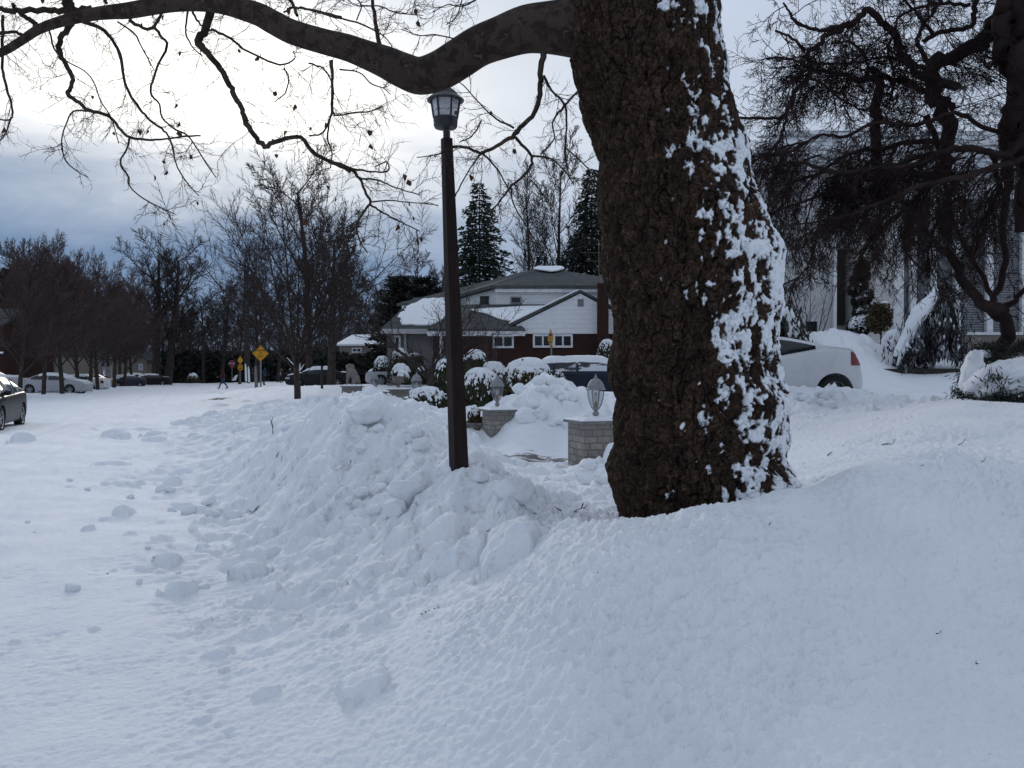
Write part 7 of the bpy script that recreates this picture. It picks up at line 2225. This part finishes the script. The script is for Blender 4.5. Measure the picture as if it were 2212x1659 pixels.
rq = random.Random(5)
for i in range(20):
    U = rq.gauss(1185, 42); V = rq.uniform(828, 930)
    if 1252 < U < 1325: continue
    clod(U, V, rq.uniform(.09, .24), 100 + i, 'angular chunk of snow on the shovelled heap between the pillars', 'chunks of the shovelled heap')
for i in range(34):
    U = rq.gauss(800, 95); V = rq.uniform(900, 1120)
    if 950 < U < 1015: continue
    clod(U, V, rq.uniform(.03, .10), 140 + i, 'angular chunk of snow on the ploughed bank left of the lamp post', 'chunks of the ploughed bank')
for i in range(12):
    clod(rq.uniform(1210, 1330), rq.uniform(1000, 1050), rq.uniform(.05, .13), 180 + i, 'lump of snow around the foot of the nearest stone pillar', 'lumps at the pillar foot')
for i in range(16):
    clod(rq.uniform(1720, 1850), rq.uniform(848, 880), rq.uniform(.05, .12), 200 + i, 'lump of shovelled snow in front of the white coupe', 'lumps before the coupe')

def twig(U, V, L_, ang, label, lift=.0, br=2, grp=None, r_=.004):
    p = hit(U, V)
    T = Tubes(); rn = random.Random(int(U * 7 + V))
    d_ = Vector((math.cos(ang), math.sin(ang) * .6, lift)).normalized()
    pts, cur = [], Vector((0, 0, 0))
    dd = d_.copy()
    for i in range(6):
        pts.append(tuple(cur)); dd = (dd + perp(dd, rn) * .28).normalized(); cur = cur + dd * L_ / 5
    T.add(pts, [r_ * (1 - .1 * i) for i in range(6)], 5)
    for j in range(br):
        i = rn.randint(1, 4); b = Vector(pts[i]); nd = (d_ + perp(d_, rn) * .9 + Vector((0, 0, .3))).normalized()
        T.add([tuple(b), tuple(b + nd * L_ * .15), tuple(b + nd * L_ * .3 + Vector((0, 0, .01)))], [r_ * .7, r_ * .6, r_ * .4], 4)
    o = link('fallen_twig', T.mesh('fallen_twig'), M['twig'], None, (p.x, p.y, p.z + .006))
    return tag(o, label, 'twig', grp)
twig(590, 940, .24, 1.9, 'dark twig poking upright out of the ploughed bank on the left', 1.6, 3, None, .006)
twig(1240, 1108, .11, .5, 'forked twig lying on the snow just left of the sycamore\'s foot', .3, 3, None, .004)
twig(1212, 1105, .09, 2.4, 'short bent twig beside the forked twig near the sycamore', .2, 1, None, .005)
twig(1788, 985, .10, .9, 'curved twig on the smooth snow right of the sycamore', .1, 1, None, .006)
twig(1905, 962, .16, .1, 'longest straight twig on the snow in the right yard', .03, 2, None, .005)
gt = 'small twigs scattered over the snow'
for U, V, L_, a in [(956, 1582, .035, 1.4), (542, 1264, .07, .9), (76, 1152, .09, 2.2), (2022, 1372, .02, .5), (2108, 1437, .02, .8), (1656, 1140, .03, .3), (1820, 964, .06, .2), (2070, 962, .08, .1), (1960, 905, .10, .2), (1820, 880, .09, .4), (1150, 1110, .03, 0), (1560, 1600, .015, 1), (540, 1350, .02, .3), (230, 1240, .03, .2), (1135, 1420, .015, .6), (805, 1500, .015, .9), (1290, 1240, .02, .3), (1985, 1012, .03, .2), (2120, 1000, .03, .3), (1740, 1012, .05, .1), (890, 1090, .04, .5), (1050, 1150, .03, .1)]:
    twig(U, V, L_, a, 'small dark twig lying on the snow', .05, 1, gt, .002 + L_ * .02)
# a withered leaf blown onto the near bank
p = hit(930, 1326)
m = MB()
for i in range(5):
    o = Vector((i * .022 - .05 + rnd.uniform(-.006, .006), i * .02 - .03, .004 + i * .004)); s = rnd.uniform(.005, .011)
    m.prism([o, o + Vector((s, .2 * s, .3 * s)), o + Vector((s * .8, s, .5 * s)), o + Vector((-.2 * s, s * .8, .2 * s))], (0, 0, .0015))
o = m.build('withered_leaf', M['dead_leaf']); o.location = p
tag(o, 'crumbled brown leaf on the near snow slope', 'leaf')
